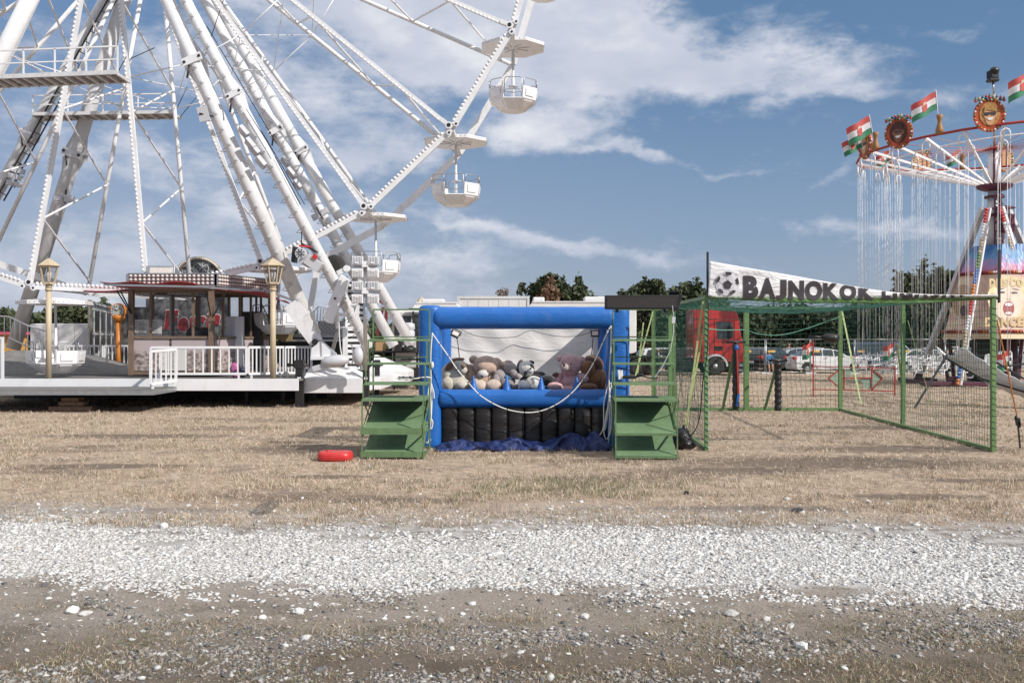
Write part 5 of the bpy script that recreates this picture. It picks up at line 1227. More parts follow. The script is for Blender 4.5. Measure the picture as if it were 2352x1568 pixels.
for k in range(8):
    A, B = octv(.83, 0, k), octv(.83, 0, k+1); m_ = MB(); A = A.lerp(B, .06); B = B.lerp(A, .06)
    z1_ = zt0+.26; z0_ = zt0 if k not in (5, 1) else zt0-.2
    m_.tube([A+V(0, 0, z0_), A+V(0, 0, z1_-.06), A.lerp(B, .1)+V(0, 0, z1_), A.lerp(B, .9)+V(0, 0, z1_), B+V(0, 0, z1_-.06), B+V(0, 0, z0_)]+([A.lerp(B, .5)+V(0, 0, z0_-.04), A+V(0, 0, z0_)] if k in (5, 1) else []), .014, 6); m_.build('hand_rail', M['galv'], gon)
m_ = MB(); m_.lathe((0, 0, -1.30), [(.17, 0), (.17, .03), (.05, .045)], 20); m_.build('table', M['greyplastic'], gon)
GLB = {-3: 'gondola whose tub bottom just dips into the top edge of the picture', -2: 'upper of the two gondolas hanging high against the sky, right of the wheel', -1: 'lower of the two gondolas hanging in the open sky, canopy at rim height', 0: 'gondola behind the floodlight mast, white tub beside the stairs', 1: 'gondola whose canopy shows between lamp post and leg', 2: 'gondola hanging behind the ticket booth at the foot of the wheel', 3: 'lowest gondola resting at the boarding platform beside the left lamp post'}
first = True
for k in GLB:
    p = (wp(k, RW, Z1)+wp(k, RW, Z2))/2
    if first: g_ = gon; first = False
    else: g_ = dup(gon)
    if k == -3: p = p+V(0, 0, .2)
    g_.location = p; g_['label'] = GLB[k]
    if k == 3: g_.location = P(128, 696, 29.9); g_.rotation_euler = (0, 0, .05)
# ---------- boarding deck ----------
DZ = .83; ZD = 28.4
dk = thing('boarding_deck', 'low grey boarding deck with a white steel edge under the ticket booth', 'deck', (PX(300, 32), 32, 0))
m_ = MB(); m_.b2(-16.5, PX(688, ZD), ZD+.03, 41, DZ-.06, DZ-.002); m_.build('floor', M['deck'], dk)
m_ = MB(); m_.b2(-16.5, PX(686, ZD), ZD-.02, ZD+.028, PZ(897, ZD), PZ(869.5, ZD)); m_.build('edge_beam', M['white'], dk, bevel=.006)
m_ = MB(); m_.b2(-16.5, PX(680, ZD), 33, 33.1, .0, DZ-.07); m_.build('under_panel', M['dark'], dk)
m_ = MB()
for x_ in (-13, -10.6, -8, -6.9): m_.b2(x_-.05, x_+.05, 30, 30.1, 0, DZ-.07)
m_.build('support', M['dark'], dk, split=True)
# raised ramp hump of deck at far left
def hump(a, c_):
    x = -17+a*5.0; y = 31.5+c_*5; return V(x, y, DZ+.01+.75*max(0, math.cos((a*1.25)*PI/2))**1.3*min(1, c_*2.5)**.8)
m_ = MB(); m_.grid(hump, 30, 14); m_.build('ramp', M['deck'], dk)
# step platform in front
stp = thing('entry_step', 'long grey entry step running along the front of the boarding deck', 'step', (-13, 27.4, 0))
z1_, z0_ = .615, .48; pts = [(-16.5, 26.4), (PX(352, 26.4), 26.4), (PX(404, 28.3), 28.35), (-16.5, 28.35)]
m_ = MB(); m_.prism(pts, V(0, 0, z0_), V(1, 0, 0), V(0, 1, 0), V(0, 0, z1_-z0_-.02)); m_.build('frame', M['galv'], stp)
m_ = MB(); m_.prism([(x_, y_+(.012 if y_ < 27 else 0)) for x_, y_ in pts], V(0, 0, z1_-.018), V(1, 0, 0), V(0, 1, 0), V(0, 0, .018)); m_.build('tread', M['deck'], stp)
bl = thing('timber_blocks', 'stack of old timber blocks propping the front of the deck step', 'timber blocks', tuple(V(PX(209, 27.2), 27.0, 0)))
for (u0, u1, v0, v1, yy) in ((162, 256, 926, 937.5, 0), (181, 237, 916, 926, .05), (186, 224, 907.5, 916, .1)):
    Z = 28.2; m_ = MB(); s_ = 27.0/28.2
    m_.b2(PX(u0, Z), PX(u1, Z), 27.2+yy-.35, 27.2+yy, max(.0, PZ(v1, Z)+.0), PZ(v0, Z)-.004); m_.build('block', M['wood'], bl, bevel=.012)
# ---------- railings ----------
def railing(lbl, a, b_, h, n, legs=True, cat='railing', w_=.055, group='white tube railings on the boarding deck'):
    a, b_ = Vector(a), Vector(b_); t = thing('railing', lbl, cat, tuple(a), group)
    lo = .14; up_ = V(0, 0, 1)
    m_ = MB(); m_.hold = True
    m_.beam(a+up_*h, b_+up_*h, w_, w_*1.2); m_.beam(a+up_*lo, b_+up_*lo, w_, w_*1.2)
    m_.beam(a+up_*lo, a+up_*h, w_*1.1); m_.beam(b_+up_*lo, b_+up_*h, w_*1.1); m_.build('frame', WH, t)
    for i in range(1, n):
        c = a.lerp(b_, i/n); m_ = MB(); m_.beam(c+up_*lo, c+up_*h, w_*.62); m_.build('baluster', WH, t)
    for q in (.08, .92):
        c = a.lerp(b_, q); m_ = MB(); m_.beam(c, c+up_*lo, w_); m_.build('foot', WH, t)
    return t
railing('white railing section in front of the ticket booth counter', P(345, 0, 28.6)*1 if False else V(PX(347, 28.6), 28.6, DZ), V(PX(566, 28.7), 28.7, DZ), .90, 11)
railing('white railing section running from the booth past the second lamp post', V(PX(571, 28.7), 28.7, DZ), V(PX(652, 29.4), 29.4, DZ), .90, 9)
railing('white railing section ending at the black jack of the wheel base', V(PX(655, 29.4), 29.4, DZ), V(PX(715, 30), 30, DZ), .90, 8)
railing('small white gate railing standing angled on the entry step', V(PX(346, 26.8), 26.8, .615), V(PX(404, 28.1), 28.1, .615+.04), 1.02, 5, cat='gate')
railing('white railing at the back of the deck, left section behind the first lamp', V(PX(150, 38), 38, DZ), V(PX(236, 38), 38, DZ), .9, 9)
railing('white railing at the back of the deck, right section beside the booth', V(PX(240, 38), 38, DZ), V(PX(303, 38), 38, DZ), .9, 7)
m_ = MB(); m_.hold = True; x_ = PX(5, 28.6); m_.b2(x_-.03, x_+.03, 28.6, 28.66, DZ, 2.03); m_.b2(x_-.13, x_-.07, 28.6, 28.66, DZ, 2.03); m_.b2(x_-.9, x_, 28.61, 28.65, 1.97, 2.03)
tag(m_.build('railing', WH), 'white twin railing post at the left edge of the picture', 'railing', base=(x_, 28.6, DZ))
# ramp rail behind
t = thing('ramp_railing', 'thin white sloping handrail of the ramp behind the first lamp post', 'railing', tuple(P(60, 770, 36)))
m_ = MB(); m_.hold = True
pp = [P(0, 726, 36), P(20, 727, 36), P(62, 747, 36), P(110, 762, 36)]; m_.tube(pp, .03, 8); m_.tube([p - V(0, 0, .75) for p in pp[1:]], .025, 8)
for u_ in (10, 24, 34, 46, 64, 90): 
    q = P(u_, 727+max(0, (u_-20)*.46), 36); m_.tube([q, q-V(0, 0, .8)], .02, 6)
m_.build('rails', WH, t)
# ---------- street lamps ----------
lp = thing('lamp_post', 'cream lamp post on the deck in front of the lowest gondola', 'lamp post', (0, 0, 0), world=False, group='cream lantern posts')
CR = M['cream']
m_ = MB(); m_.tube([V(0, 0, 0), V(0, 0, 2.72)], [.085, .078], 18); m_.tube([V(0, 0, 2.53), V(0, 0, 2.6)], .1, 18); m_.tube([V(0, 0, 2.6), V(0, 0, 2.74)], .09, 18); m_.build('pole', CR, lp)
h0, h1 = 2.74, 3.24; r0, r1 = .17, .27
m_ = MB(); m_.lathe((0, 0, 0), [(.18, h0-.02), (.18, h0+.03)], 6, sm=False); m_.lathe((0, 0, 0), [(r1+.01, h1-.03), (r1+.01, h1)], 6, sm=False); 
for k in range(6):
    a = k*PI/3; m_.beam((r0*math.cos(a), r0*math.sin(a), h0), (r1*math.cos(a), r1*math.sin(a), h1), .032)
m_.hold = True; m_.build('lantern_frame', CR, lp)
m_ = MB()
for k in range(6):
    a, c_ = k*PI/3, (k+1)*PI/3; q = .95; m_.add([(r0*q*math.cos(a), r0*q*math.sin(a), h0), (r0*q*math.cos(c_), r0*q*math.sin(c_), h0), (r1*q*math.cos(c_), r1*q*math.sin(c_), h1), (r1*q*math.cos(a), r1*q*math.sin(a), h1)], [(0, 1, 2, 3)])
m_.build('lantern_glass', M['lampglass'], lp)
m_ = MB(); m_.lathe((0, 0, 0), [(.335, h1-.0), (.34, h1+.015), (.12, h1+.17), (.0, h1+.235)], 6, sm=False); m_.build('lantern_roof', CR, lp)
m_ = MB(); m_.lathe((0, 0, 0), [(.04, h0+.03), (.04, h0+.10), (.07, h0+.2), (.085, h0+.28), (.05, h0+.36), (0, h0+.38)], 14); m_.build('bulb', M['bulbwhite'], lp)
lp.location = (PX(112, 28.75), 28.75, DZ)
l2 = dup(lp, (PX(627, 28.7), 28.7, DZ), .3, 'cream lamp post standing right in front of the big front leg of the wheel')
l3 = dup(lp, (PX(968, 50), 50, 0.0), .1, 'small distant lamp post whose lantern peeks over the top of the blue stall'); l3.scale = (.9, .9, 1.19)
# ---------- ticket booth ----------
tb = thing('ticket_booth', 'glazed ticket booth with brown frame, red awnings and bulb-lit fascia', 'ticket booth', (PX(450, 31.5), 31.5, DZ))
A = V(PX(302, 30), 30, 0); B = V(PX(486, 30), 30, 0); Cc = V(PX(622, 33.2), 33.2, 0); E_ = A+(Cc-B)
zb_, zs_, zt_ = .90, 2.02, 3.42
BR_ = M['brown']
def face(p, q, posts, nm='frame'):
    m_ = MB(); m_.hold = True; up_ = V(0, 0, 1)
    for z, w_ in ((zb_+.05, .1), (zs_, .08), (zt_, .11)): m_.beam(p+up_*z, q+up_*z, .07, w_)
    for t_ in posts: c = p.lerp(q, t_); m_.beam(c+up_*zs_, c+up_*zt_, .065 if t_ not in (0, 1) else .12)
    return m_.build(nm, BR_, tb)
m_ = MB(); [m_.beam(c+V(0, 0, zb_-.01), c+V(0, 0, zt_+.02), .15) for c in (A, B, Cc, E_)]; m_.build('corner_post', BR_, tb, split=True)
face(A, B, (.24, .77)); face(B, Cc, (.18, .45, .64, .82)); face(A, E_, (.3, .6)); face(E_, Cc, (.2, .42, .6, .8))
m_ = MB()
for p, q, posts in ((A, B, (0, .24, .77, 1)), (B, Cc, (0, .18, .45, .64, .82, 1)), (A, E_, (0, .3, .6, 1)), (E_, Cc, (0, .2, .42, .6, .8, 1))):
    for i in range(len(posts)-1):
        a_, b_ = p.lerp(q, posts[i]), p.lerp(q, posts[i+1]); m_.add([a_+V(0, 0, zs_), b_+V(0, 0, zs_), b_+V(0, 0, zt_), a_+V(0, 0, zt_)], [(0, 1, 2, 3)])
m_.build('window', M['glass'], tb, split=True)
# sepia printed lower panels
def sepia(name, seed):
    m, nt, b = newmat(name); c = ocoord(nt, (1, 1, 1)); mp = ocoord(nt, (1.3, 1.3, 1.0))
    n_ = N(nt, 'ShaderNodeTexVoronoi', Scale=7); n_.distance = 'CHEBYCHEV'; nt.links.new(ocoord(nt, (1, 1, 1.6)), n_.inputs['Vector'])
    n2_ = noise_n(nt, c, 5, 6, .8); f = mixc(nt, .6, n_.outputs['Distance'], n2_)
    col = ramp(nt, f, [(.2, (.03, .022, .02)), (.35, (.13, .10, .09)), (.5, (.33, .27, .25)), (.65, (.60, .54, .50))])
    s_ = nt.nodes.new('ShaderNodeSeparateXYZ'); nt.links.new(ocoord(nt, world=True), s_.inputs[0])
    w_ = nt.nodes.new('ShaderNodeMath'); w_.operation = 'ADD'; nt.links.new(s_.outputs[2], w_.inputs[0]); nn_ = nt.nodes.new('ShaderNodeMath'); nn_.operation = 'MULTIPLY'; nt.links.new(noise_n(nt, ocoord(nt, (3, 3, .2)), 4, 4), nn_.inputs[0]); nn_.inputs[1].default_value = .35; nt.links.new(nn_.outputs[0], w_.inputs[1])
    nt.links.new(mixc(nt, ramp(nt, w_.outputs[0], [(0, 0.0), (1, 1.0)]) if False else _step(nt, w_.outputs[0], 1.72, 1.80), col, (.44, .37, .37)), b.inputs['Base Color']); b.inputs['Roughness'].default_value = .4; return m
def _step(nt, v, lo, hi):
    r = nt.nodes.new('ShaderNodeMapRange'); nt.links.new(v, r.inputs[0]); r.inputs[1].default_value = lo; r.inputs[2].default_value = hi; return r.outputs[0]
SP = sepia('sepia_city_print', 0)
def panel(p, q, t0, t1, z0, z1, off, mt, nm, par=tb, th=.01):
    a_, b_ = p.lerp(q, t0), p.lerp(q, t1); nrm = (q-p).cross(V(0, 0, 1)).normalized()
    m_ = MB(); o = nrm*off; m_.add([a_+o+V(0, 0, z0), b_+o+V(0, 0, z0), b_+o+V(0, 0, z1), a_+o+V(0, 0, z1)], [(0, 1, 2, 3)]); return m_.build(nm, mt, par, solid=th)
for p, q, s_ in ((A, B, ((.03, .47), (.5, .97))), (B, Cc, ((.03, .43), (.47, .97)))):
    for t0, t1 in s_: panel(p, q, t0, t1, zb_+.12, zs_-.06, -.01, SP, 'printed_panel')
for p, q in ((A, E_), (E_, Cc)): panel(p, q, .03, .97, zb_+.1, zs_-.05, 0, SP, 'printed_panel')
# paper price lists
PAP = mat('paper_sheet', (.60, .58, .55), .7, var=.05)
def notice(p, q, t0, t1, z0, z1, off, lines, nm='price_list'):
    o_ = panel(p, q, t0, t1, z0, z1, off, PAP, nm, th=.006); nrm = (q-p).cross(V(0, 0, 1)).normalized(); m_ = MB(); m_.hold = True
    for i in range(lines):
        z = z1-.08-(z1-z0-.16)*i/(lines-1); w = .55+.3*((i*7) % 3)/3; c0 = p.lerp(q, t0+(t1-t0)*.22); c1 = p.lerp(q, t0+(t1-t0)*(.22+.55*w)); m_.beam(c0+nrm*(off+.007)+V(0, 0, z), c1+nrm*(off+.007)+V(0, 0, z), .004, .014)
        if i % 3 == 0: c2 = p.lerp(q, t0+(t1-t0)*.12); m_.beam(c2+nrm*(off+.007)+V(0, 0, z), c2+(q-p).normalized()*.02+nrm*(off+.007)+V(0, 0, z), .004, .022)
    m_.build('print', INK, o_)
notice(A, B, .03, .25, 2.06, 2.56, -.06, 9); notice(A, B, .26, .37, 2.06, 2.55, -.06, 1 or 2) if False else notice(A, B, .25, .37, 2.06, 2.56, -.065, 6)
notice(A, B, .36, .69, 1.03, 1.66, .03, 9)
# roof + fascia with bulbs
m_ = MB(); m_.prism([(p.x, p.y) for p in (A+V(-.15, -.1, 0), B+V(.1, -.12, 0), Cc+V(.2, 0, 0), E_+V(-.15, .1, 0))], V(0, 0, zt_+.05), V(1, 0, 0), V(0, 1, 0), V(0, 0, .09)); m_.build('roof', M['galv'], tb)
def fascia(p, q, nb, z0=3.585, z1=3.925):
    m_ = MB(); nrm = (q-p).cross(V(0, 0, 1)).normalized(); m_.hold = True
    m_.beam(p+V(0, 0, (z0+z1)/2), q+V(0, 0, (z0+z1)/2), .04, z1-z0); fa = m_.build('fascia', M['bulbback'], tb)
    m_ = MB(); m_.hold = True
    for z in (z0-.01, z1+.01): m_.beam(p+V(0, 0, z), q+V(0, 0, z), .09, .035)
    m_.beam(p+V(0, 0, z0), p+V(0, 0, z1), .1, .09); m_.beam(q+V(0, 0, z0), q+V(0, 0, z1), .1, .09); m_.build('fascia_trim', M['galv'], fa)
    m_ = MB(); m_.hold = True
    for r_i in range(3):
        for i in range(nb): c = p.lerp(q, (i+.7)/(nb+.4))+nrm*.045+V(0, 0, z0+.06+r_i*.11); m_.ell(c, (.05, .05, .043), None, 8, 5)
    m_.build('bulbs', M['glassbulb'], fa)
fa0 = V(PX(296, 30), 29.95, 0); fa1 = V(PX(496, 30), 29.95, 0); fa2 = V(PX(640, 33.3), 33.3, 0)
fascia(fa0, fa1, 19); fascia(fa1+V(.03, 0, 0), fa2, 26)
# awnings
AW = M['red']
def awn(pts, nm='awning'):
    m_ = MB()
    def f(a, c_):
        p = pts[0].lerp(pts[1], a).lerp(pts[3].lerp(pts[2], a), c_); return p+V(0, 0, -.05*math.sin(PI*c_)-.025*math.sin(a*14)*c_-.03*math.sin(PI*a)*c_)
    m_.grid(f, 24, 8); return m_.build(nm, AW, tb, solid=.015)
y0 = 3.50
awn([V(A.x, 30, y0), V(B.x, 30, y0), V(B.x-.2, 28.9, y0+.13), V(A.x-.5, 28.9, y0+.13)])
awn([V(A.x, 30, y0), V(E_.x, E_.y, y0), V(PX(205, 33), 33.2, y0+.10), V(PX(191, 29.9), 29.9, PZ(667, 29.9))])
awn([V(B.x, 30, y0), Cc+V(0, 0, y0), V(PX(672, 33), 32.8, PZ(697, 32.8)), V(PX(606, 29.3), 29.3, PZ(668, 29.3))])
m_ = MB(); m_.hold = True; m_.beam(V(PX(239, 28.95), 28.95, PZ(654, 28.95)), V(PX(478, 28.9), 28.9, PZ(659, 28.9)), .05, .06); m_.beam(V(PX(486, 29), 29, PZ(660, 29)), V(PX(606, 29.3), 29.3, PZ(669, 29.3)), .02, .03); m_.beam(V(PX(606, 29.8), 29.8, PZ(664, 29.8)), V(PX(668, 32.8), 32.8, PZ(688, 32.8)), .04, .06); m_.build('awning_bar', M['galv'], tb)
m_ = MB()
for (p_, q_) in (((268, 667, 29.6), (302, 722, 29.95)), ((276, 667, 29.6), (304, 722, 29.95)), ((473, 665, 29.2), (484, 724, 29.9)), ((521, 668, 29.6), (490, 726, 29.9)), ((601, 698, 32), (622, 741, 33)), ((640, 690, 32), (622, 741, 33.1))): m_.beam(P(*p_), P(*q_), .03)
m_.build('awning_arm', M['dark'], tb, split=True)
# floor + interior
m_ = MB(); m_.prism([(p.x, p.y) for p in (A, B, Cc, E_)], V(0, 0, zb_-.03), V(1, 0, 0), V(0, 1, 0), V(0, 0, .03)); m_.build('floor', M['dark'], tb)
m_ = MB(); m_.b2(A.x+.3, A.x+2.4, 30.25, 30.6, zb_, zs_-.1); m_.build('counter', M['brown'], tb)
for (u_, v_, Z, w_) in ((446, 766, 30.8, .26), (470, 764, 31.2, .22)):
    c = P(u_, v_, Z); ch = thing('office_chair', 'dark office chair inside the booth, '+('left' if u_ == 446 else 'right')+' one', 'chair', (c.x, c.y, zb_)); m_ = MB(); m_.ell(c, (w_, .1, w_*.8), None, 16, 10); m_.build('backrest', M['blackplastic'], ch)
    m_ = MB(); m_.ell(V(c.x, c.y-.2, c.z-.45), (.26, .26, .07), None, 16, 8); m_.build('seat', M['blackplastic'], ch); m_ = MB(); m_.tube([V(c.x, c.y-.2, c.z-.48), V(c.x, c.y-.2, zb_)], .03); m_.tube([V(c.x, c.y, c.z-.1), V(c.x, c.y-.15, c.z-.45)], .02); m_.build('stem', M['blackplastic'], ch)
m_ = MB(); c = P(533, 744, 31); m_.b2(c.x-.25, c.x+.25, 31.2, 31.5, zb_, PZ(726, 31)); tag(m_.build('fridge', M['white2'], bevel=.02), 'white cabinet standing inside the right half of the booth', 'cabinet', base=(c.x, 31.35, zb_))
m_ = MB(); c = P(575, 744, 32); m_.b2(c.x-.35, c.x+.28, 32.2, 32.6, zb_, PZ(715, 32)); tag(m_.build('locker', M['dark'], bevel=.02), 'black locker standing inside the booth beside the white cabinet', 'locker', base=(c.x, 32.4, zb_))
# roof boxes
for (u_, lbl) in ((371, 'silver floodlight box on the roof of the ticket booth, left one'), (557, 'silver floodlight box on the booth roof, right one')):
    pass
c = P(372, 623, 30.3); t = thing('roof_floodlight', 'white square floodlight lying on the booth roof', 'floodlight', tuple(c)); m_ = MB(); m_.box(c, (.88, .3, .26), RX(-.3)); m_.build('housing', M['galv'], t, bevel=.02); m_ = MB(); m_.box(c+V(.04, -.18, -.0), (.7, .02, .2), RX(-.3)); m_.build('lens', M['glassbulb'], t); m_ = MB(); m_.beam(c+V(-.5, 0, -.15), c+V(.5, 0, -.15), .05); m_.build('bracket', M['dark'], t)
c = P(580, 626, 32.3)*1; c = P(578-32, 632, 31.2)
# bags at the booth foot
def bag(u, v, Z, w_, h, mt, lbl):
    c = V(PX(u, Z), Z, DZ); m_ = MB(); m_.ell(c+V(0, 0, h/2), (w_/2, .14, h/2), None, 20, 14, fn=lambda p: V(math.copysign(abs(p.x)**.6, p.x), math.copysign(abs(p.y)**.6, p.y), math.copysign(abs(p.z)**.7, p.z))*(1+.08*noise.noise(p*3)))
    t = thing('carrier_bag', lbl, 'bag', tuple(c)); m_.build('bag_body', mt, t); m_ = MB(); m_.tube([c+V(-w_*.2, 0, h*.95), c+V(-w_*.15, 0, h*1.1), c+V(w_*.15, 0, h*1.1), c+V(w_*.2, 0, h*.95)], .01, 5); m_.build('handle', mt, t)
bag(541, 862, 29.6, .24, .44, mat('pink_bag', (.42, .11, .27), .45, var=.2, vs=8), 'pink carrier bag standing behind the railing at the booth corner')
bag(556, 862, 29.8, .24, .30, mat('navy_bag', (.02, .03, .06), .5), 'dark blue bag beside the pink bag behind the railing')
# litter under the deck
for (u, v, mt, lbl, s_) in ((615, 908, 'redplastic', 'small red tool lying under the deck edge', .13), (640, 905, 'dark', 'dark bundle lying under the deck edge', .2), (664, 906, 'bulbwhite', 'white plastic pot lying under the deck edge', .13)):
    Z = F*EYE/(v-784); c = P(u, v, Z-.2)
    c.z = s_*.6; m_ = MB(); m_.ell(c, (s_*1.4, s_, s_*.7), RY(.3), 14, 10, fn=lambda p: p*(1+.3*noise.noise(p*3+V(u, 0, 0)))); tag(m_.build('litter', M[mt]), lbl, 'litter', base=c)
bd = P(604, 922, 30.3); bd.z = 0
m_ = MB(); m_.ell(bd+V(0, 0, .1), (.14, .06, .05), RY(.6), 12, 8); m_.ell(bd+V(-.1, 0, .17), (.04, .035, .04), None, 10, 6); m_.tube([bd+V(.08, 0, .05), bd+V(.2, 0, .0)], [.03, .012], 6); m_.tube([bd+V(0, 0, .05), bd], .008, 5); tag(m_.build('bird', M['dark']), 'dark bird standing on the dry grass in front of the deck', 'bird', base=bd)
# ---------- back scenery ----------
sg = thing('sign_wall', 'grey painted back wall with red script lettering seen through the booth', 'sign wall', tuple(V(PX(440, 38.5), 38.5, DZ)))
def smoke(name, lo, hi, sc=1.6, dist=2.5):
    m, nt, b = newmat(name); n_ = noise_n(nt, ocoord(nt), sc, 5, .55, dist); nt.links.new(ramp(nt, n_, [(.3, lo), (.5, tuple((a+c)/2 for a, c in zip(lo, hi))), (.68, hi)]), b.inputs['Base Color']); b.inputs['Roughness'].default_value = .5; return m
GA = smoke('airbrush_grey', (.02, .02, .022), (.22, .22, .22))
Zs_ = 38.5
m_ = MB(); m_.b2(PX(335, Zs_), PX(528, Zs_), Zs_, Zs_+.12, DZ, PZ(650, Zs_)); m_.build('wall_panel', GA, sg)
m_ = MB(); cx, cz, R_ = PX(456, Zs_), PZ(651, Zs_), 60/F*Zs_
m_.prism([(R_*.92*math.cos(t_*PI/24), R_*.92*math.sin(t_*PI/24)) for t_ in range(25)], V(cx, Zs_-.02, cz), V(1, 0, 0), V(0, 0, 1), V(0, .12, 0)); m_.build('arch_panel', smoke('hair_art', (.03, .03, .032), (.38, .38, .38), 2.5, 1), sg)
m_ = MB(); m_.tube([V(cx+R_*.96*math.cos(t_*PI/30), Zs_-.03, cz+R_*.96*math.sin(t_*PI/30)) for t_ in range(31)], .075, 8); m_.build('arch_rim', mat('gold_rim', (.30, .25, .15), .5), sg)
m_ = MB()
for t_ in range(40): a = (t_+.5)*PI/40; m_.ell(V(cx+R_*.96*math.cos(a), Zs_-.1, cz+R_*.96*math.sin(a)), .045, None, 6, 4)
m_.hold = True; m_.build('arch_bulbs', M['glassbulb'], sg)
# flowing hair: tapered curved strands
rr = random.Random(3); m_ = MB()
for i in range(64):
    a0 = PI*(i+.5)/64; a = a0; r = R_*.34; p0 = []
    for s_ in range(9):
        t_ = s_/8; aa = a0+.25*math.sin(t_*5+i*.7)*t_; r_2 = R_*(.34+.52*t_*(.8+.2*math.sin(i*1.9))); p0.append(V(cx+r_2*math.cos(aa), Zs_-.035-.003*(i % 3), cz+max(.0, r_2*math.sin(aa))))
    m_.tube(p0, [.035*(1-.85*abs(s_/8-.3)) for s_ in range(9)], 4, mi=i % 3)
m_.hold = True; m_.build('hair_strands', [mat('hair_light', (.50, .50, .51), .6), mat('hair_mid', (.22, .22, .23), .6), mat('hair_dark', (.07, .07, .075), .6)], sg)
m_ = MB(); m_.ell(V(cx+.12, Zs_-.03, cz+.02), (R_*.36, .04, R_*.3), None, 20, 10); m_.build('face_art', mat('stone_face', (.26, .25, .24), .6), sg)
# red script letters with white outline
FW = [('F', 372+8, 418, 752, 688), ('e', 420, 448, 758, 712), ('r', 450, 470, 756, 708), ('r', 471, 490, 756, 708), ('i', 490, 500, 756, 700), ('s', 500, 520, 756, 706)]
FW = [('F', 377, 405, 757, 712), ('e', 407, 431, 762, 729), ('r', 434, 452, 760, 727), ('r', 454, 470, 758, 726), ('i', 473, 481, 757, 718), ('s', 484, 503, 757, 722)]
for pas, (mt, off, grow) in enumerate(((M['bulbwhite'], .02, 1.6), (mat('script_red', (.35, .02, .025), .35), .05, 0))):
    for ch, x0, x1, yb, yt in FW:
        map_text([(ch, x0-grow, x1+grow, yb+grow, yt-grow)], lambda u, v, o=off: P(u+(757-v)*.12, v, Zs_-o), None, 'script_letter', mt, sg)
# facade panels & clock
fp = thing('facade_panel', 'black and white painted street facade panel with a bulb-lit edge', 'facade panel', tuple(V(PX(235, 40), 40, DZ)))
p, q = V(PX(210, 38.2), 38.2, 0), V(PX(266, 46), 46, 0); FD = smoke('facade_grey', (.015, .015, .015), (.17, .17, .165), 4, .4)
m_ = MB(); m_.beam(p+V(0, 0, 2.1), q+V(0, 0, 2.1), .06, 2.7); m_.build('panel', FD, fp)
nrm = (q-p).cross(V(0, 0, 1)).normalized()
m_ = MB()
for i in range(4):
    for z0, z1 in ((2.35, 3.05), (1.45, 2.05), (.95, 1.3)):
        a_, b_ = p.lerp(q, .08+i*.23), p.lerp(q, .24+i*.23); m_.add([a_+nrm*.04+V(0, 0, z0), b_+nrm*.04+V(0, 0, z0), b_+nrm*.04+V(0, 0, z1), a_+nrm*.04+V(0, 0, z1)], [(0, 1, 2, 3)])
m_.build('painted_window', M['dark'], fp, split=True)
m_ = MB(); m_.hold = True
for z in (1.38, 2.2, 3.15, 3.38):
    m_.beam(p+nrm*.05+V(0, 0, z), q+nrm*.05+V(0, 0, z), .03, .09)
for i in range(5): a_ = p.lerp(q, .04+i*.23); m_.beam(a_+nrm*.05+V(0, 0, .9), a_+nrm*.05+V(0, 0, 3.1), .03, .08)
m_.build('painted_cornice', mat('cornice_grey', (.36, .36, .36), .6), fp)
m_ = MB(); m_.hold = True
for i in range(26): m_.ell(p+V(-.08, -.05, .9+i*.1), .045, None, 6, 4)
m_.build('edge_bulbs', M['glassbulb'], fp); m_ = MB(); m_.b2(p.x-.14, p.x-.02, 38.2, 38.3, DZ, 3.5); m_.build('edge_strip', mat('gold_strip', (.33, .27, .17), .5), fp)
f2 = thing('facade_panel', 'grey painted facade panel with windows behind the orange clock', 'facade panel', tuple(V(PX(290, 42), 42, DZ))); m_ = MB(); x0, x1 = PX(262, 42), PX(345, 42); m_.b2(x0, x1, 42, 42.08, DZ, 3.35); m_.build('panel', smoke('facade_grey2', (.02, .02, .021), (.24, .225, .21), 2, .6), f2)
m_ = MB()
for cx_, cz_ in ((.35, 2.9), (.6, 2.9), (.35, 2.3), (.75, 2.3), (.5, 1.6), (1.1, 2.9), (1.35, 2.9), (1.1, 2.3)): m_.prism([(-.09, -.16), (.09, -.16), (.09, .1), (.05, .17), (-.05, .17), (-.09, .1)], V(x0+.3+cx_, 41.985, cz_), V(1, 0, 0), V(0, 0, 1), V(0, .01, 0))
m_.build('painted_window', M['dark'], f2, split=True)
ck = thing('clock_stand', 'orange painted pedestal clock with white dial on the deck', 'clock', tuple(V(PX(271, 37), 37, DZ))); Zk = 37
c = P(272, 714, Zk); m_ = MB(); m_.tube([V(c.x, Zk, DZ), V(c.x, Zk, 1.5), V(c.x, Zk, c.z-.3)], [.11, .09, .1], 14); m_.lathe((c.x, Zk, 0), [(.12, c.z-.42), (.2, c.z-.3), (.24, c.z-.2), (.1, c.z-.1)], 16); m_.hold = True; m_.build('post', M['orange'], ck)
m_ = MB(); m_.lathe(V(c.x, 0, c.z), [(.27, Zk-.08), (.29, Zk-.04), (.29, Zk+.05), (.2, Zk+.08)], 28, axis='y'); m_.ell(c+V(.28, 0, .1), (.06, .04, .08)); m_.ell(c+V(-.28, 0, .1), (.06, .04, .08)); m_.build('case', M['orange'], ck)
m_ = MB(); m_.lathe(V(c.x, 0, c.z), [(.235, Zk-.13), (.235, Zk-.08)], 28, axis='y'); di = m_.build('dial', mat('dial_white', (.5, .5, .48), .5), ck)
m_ = MB(); m_.hold = True
for k in range(12): a = k*PI/6; m_.beam(c+V(.15*math.cos(a), -.14, .15*math.sin(a)), c+V(.2*math.cos(a), -.14, .2*math.sin(a)), .022, .02)
m_.beam(c+V(0, -.142, 0), c+V(-.1, -.142, .06), .02); m_.beam(c+V(0, -.145, 0), c+V(.1, -.145, .09), .016); m_.build('hands_and_marks', INK, di)
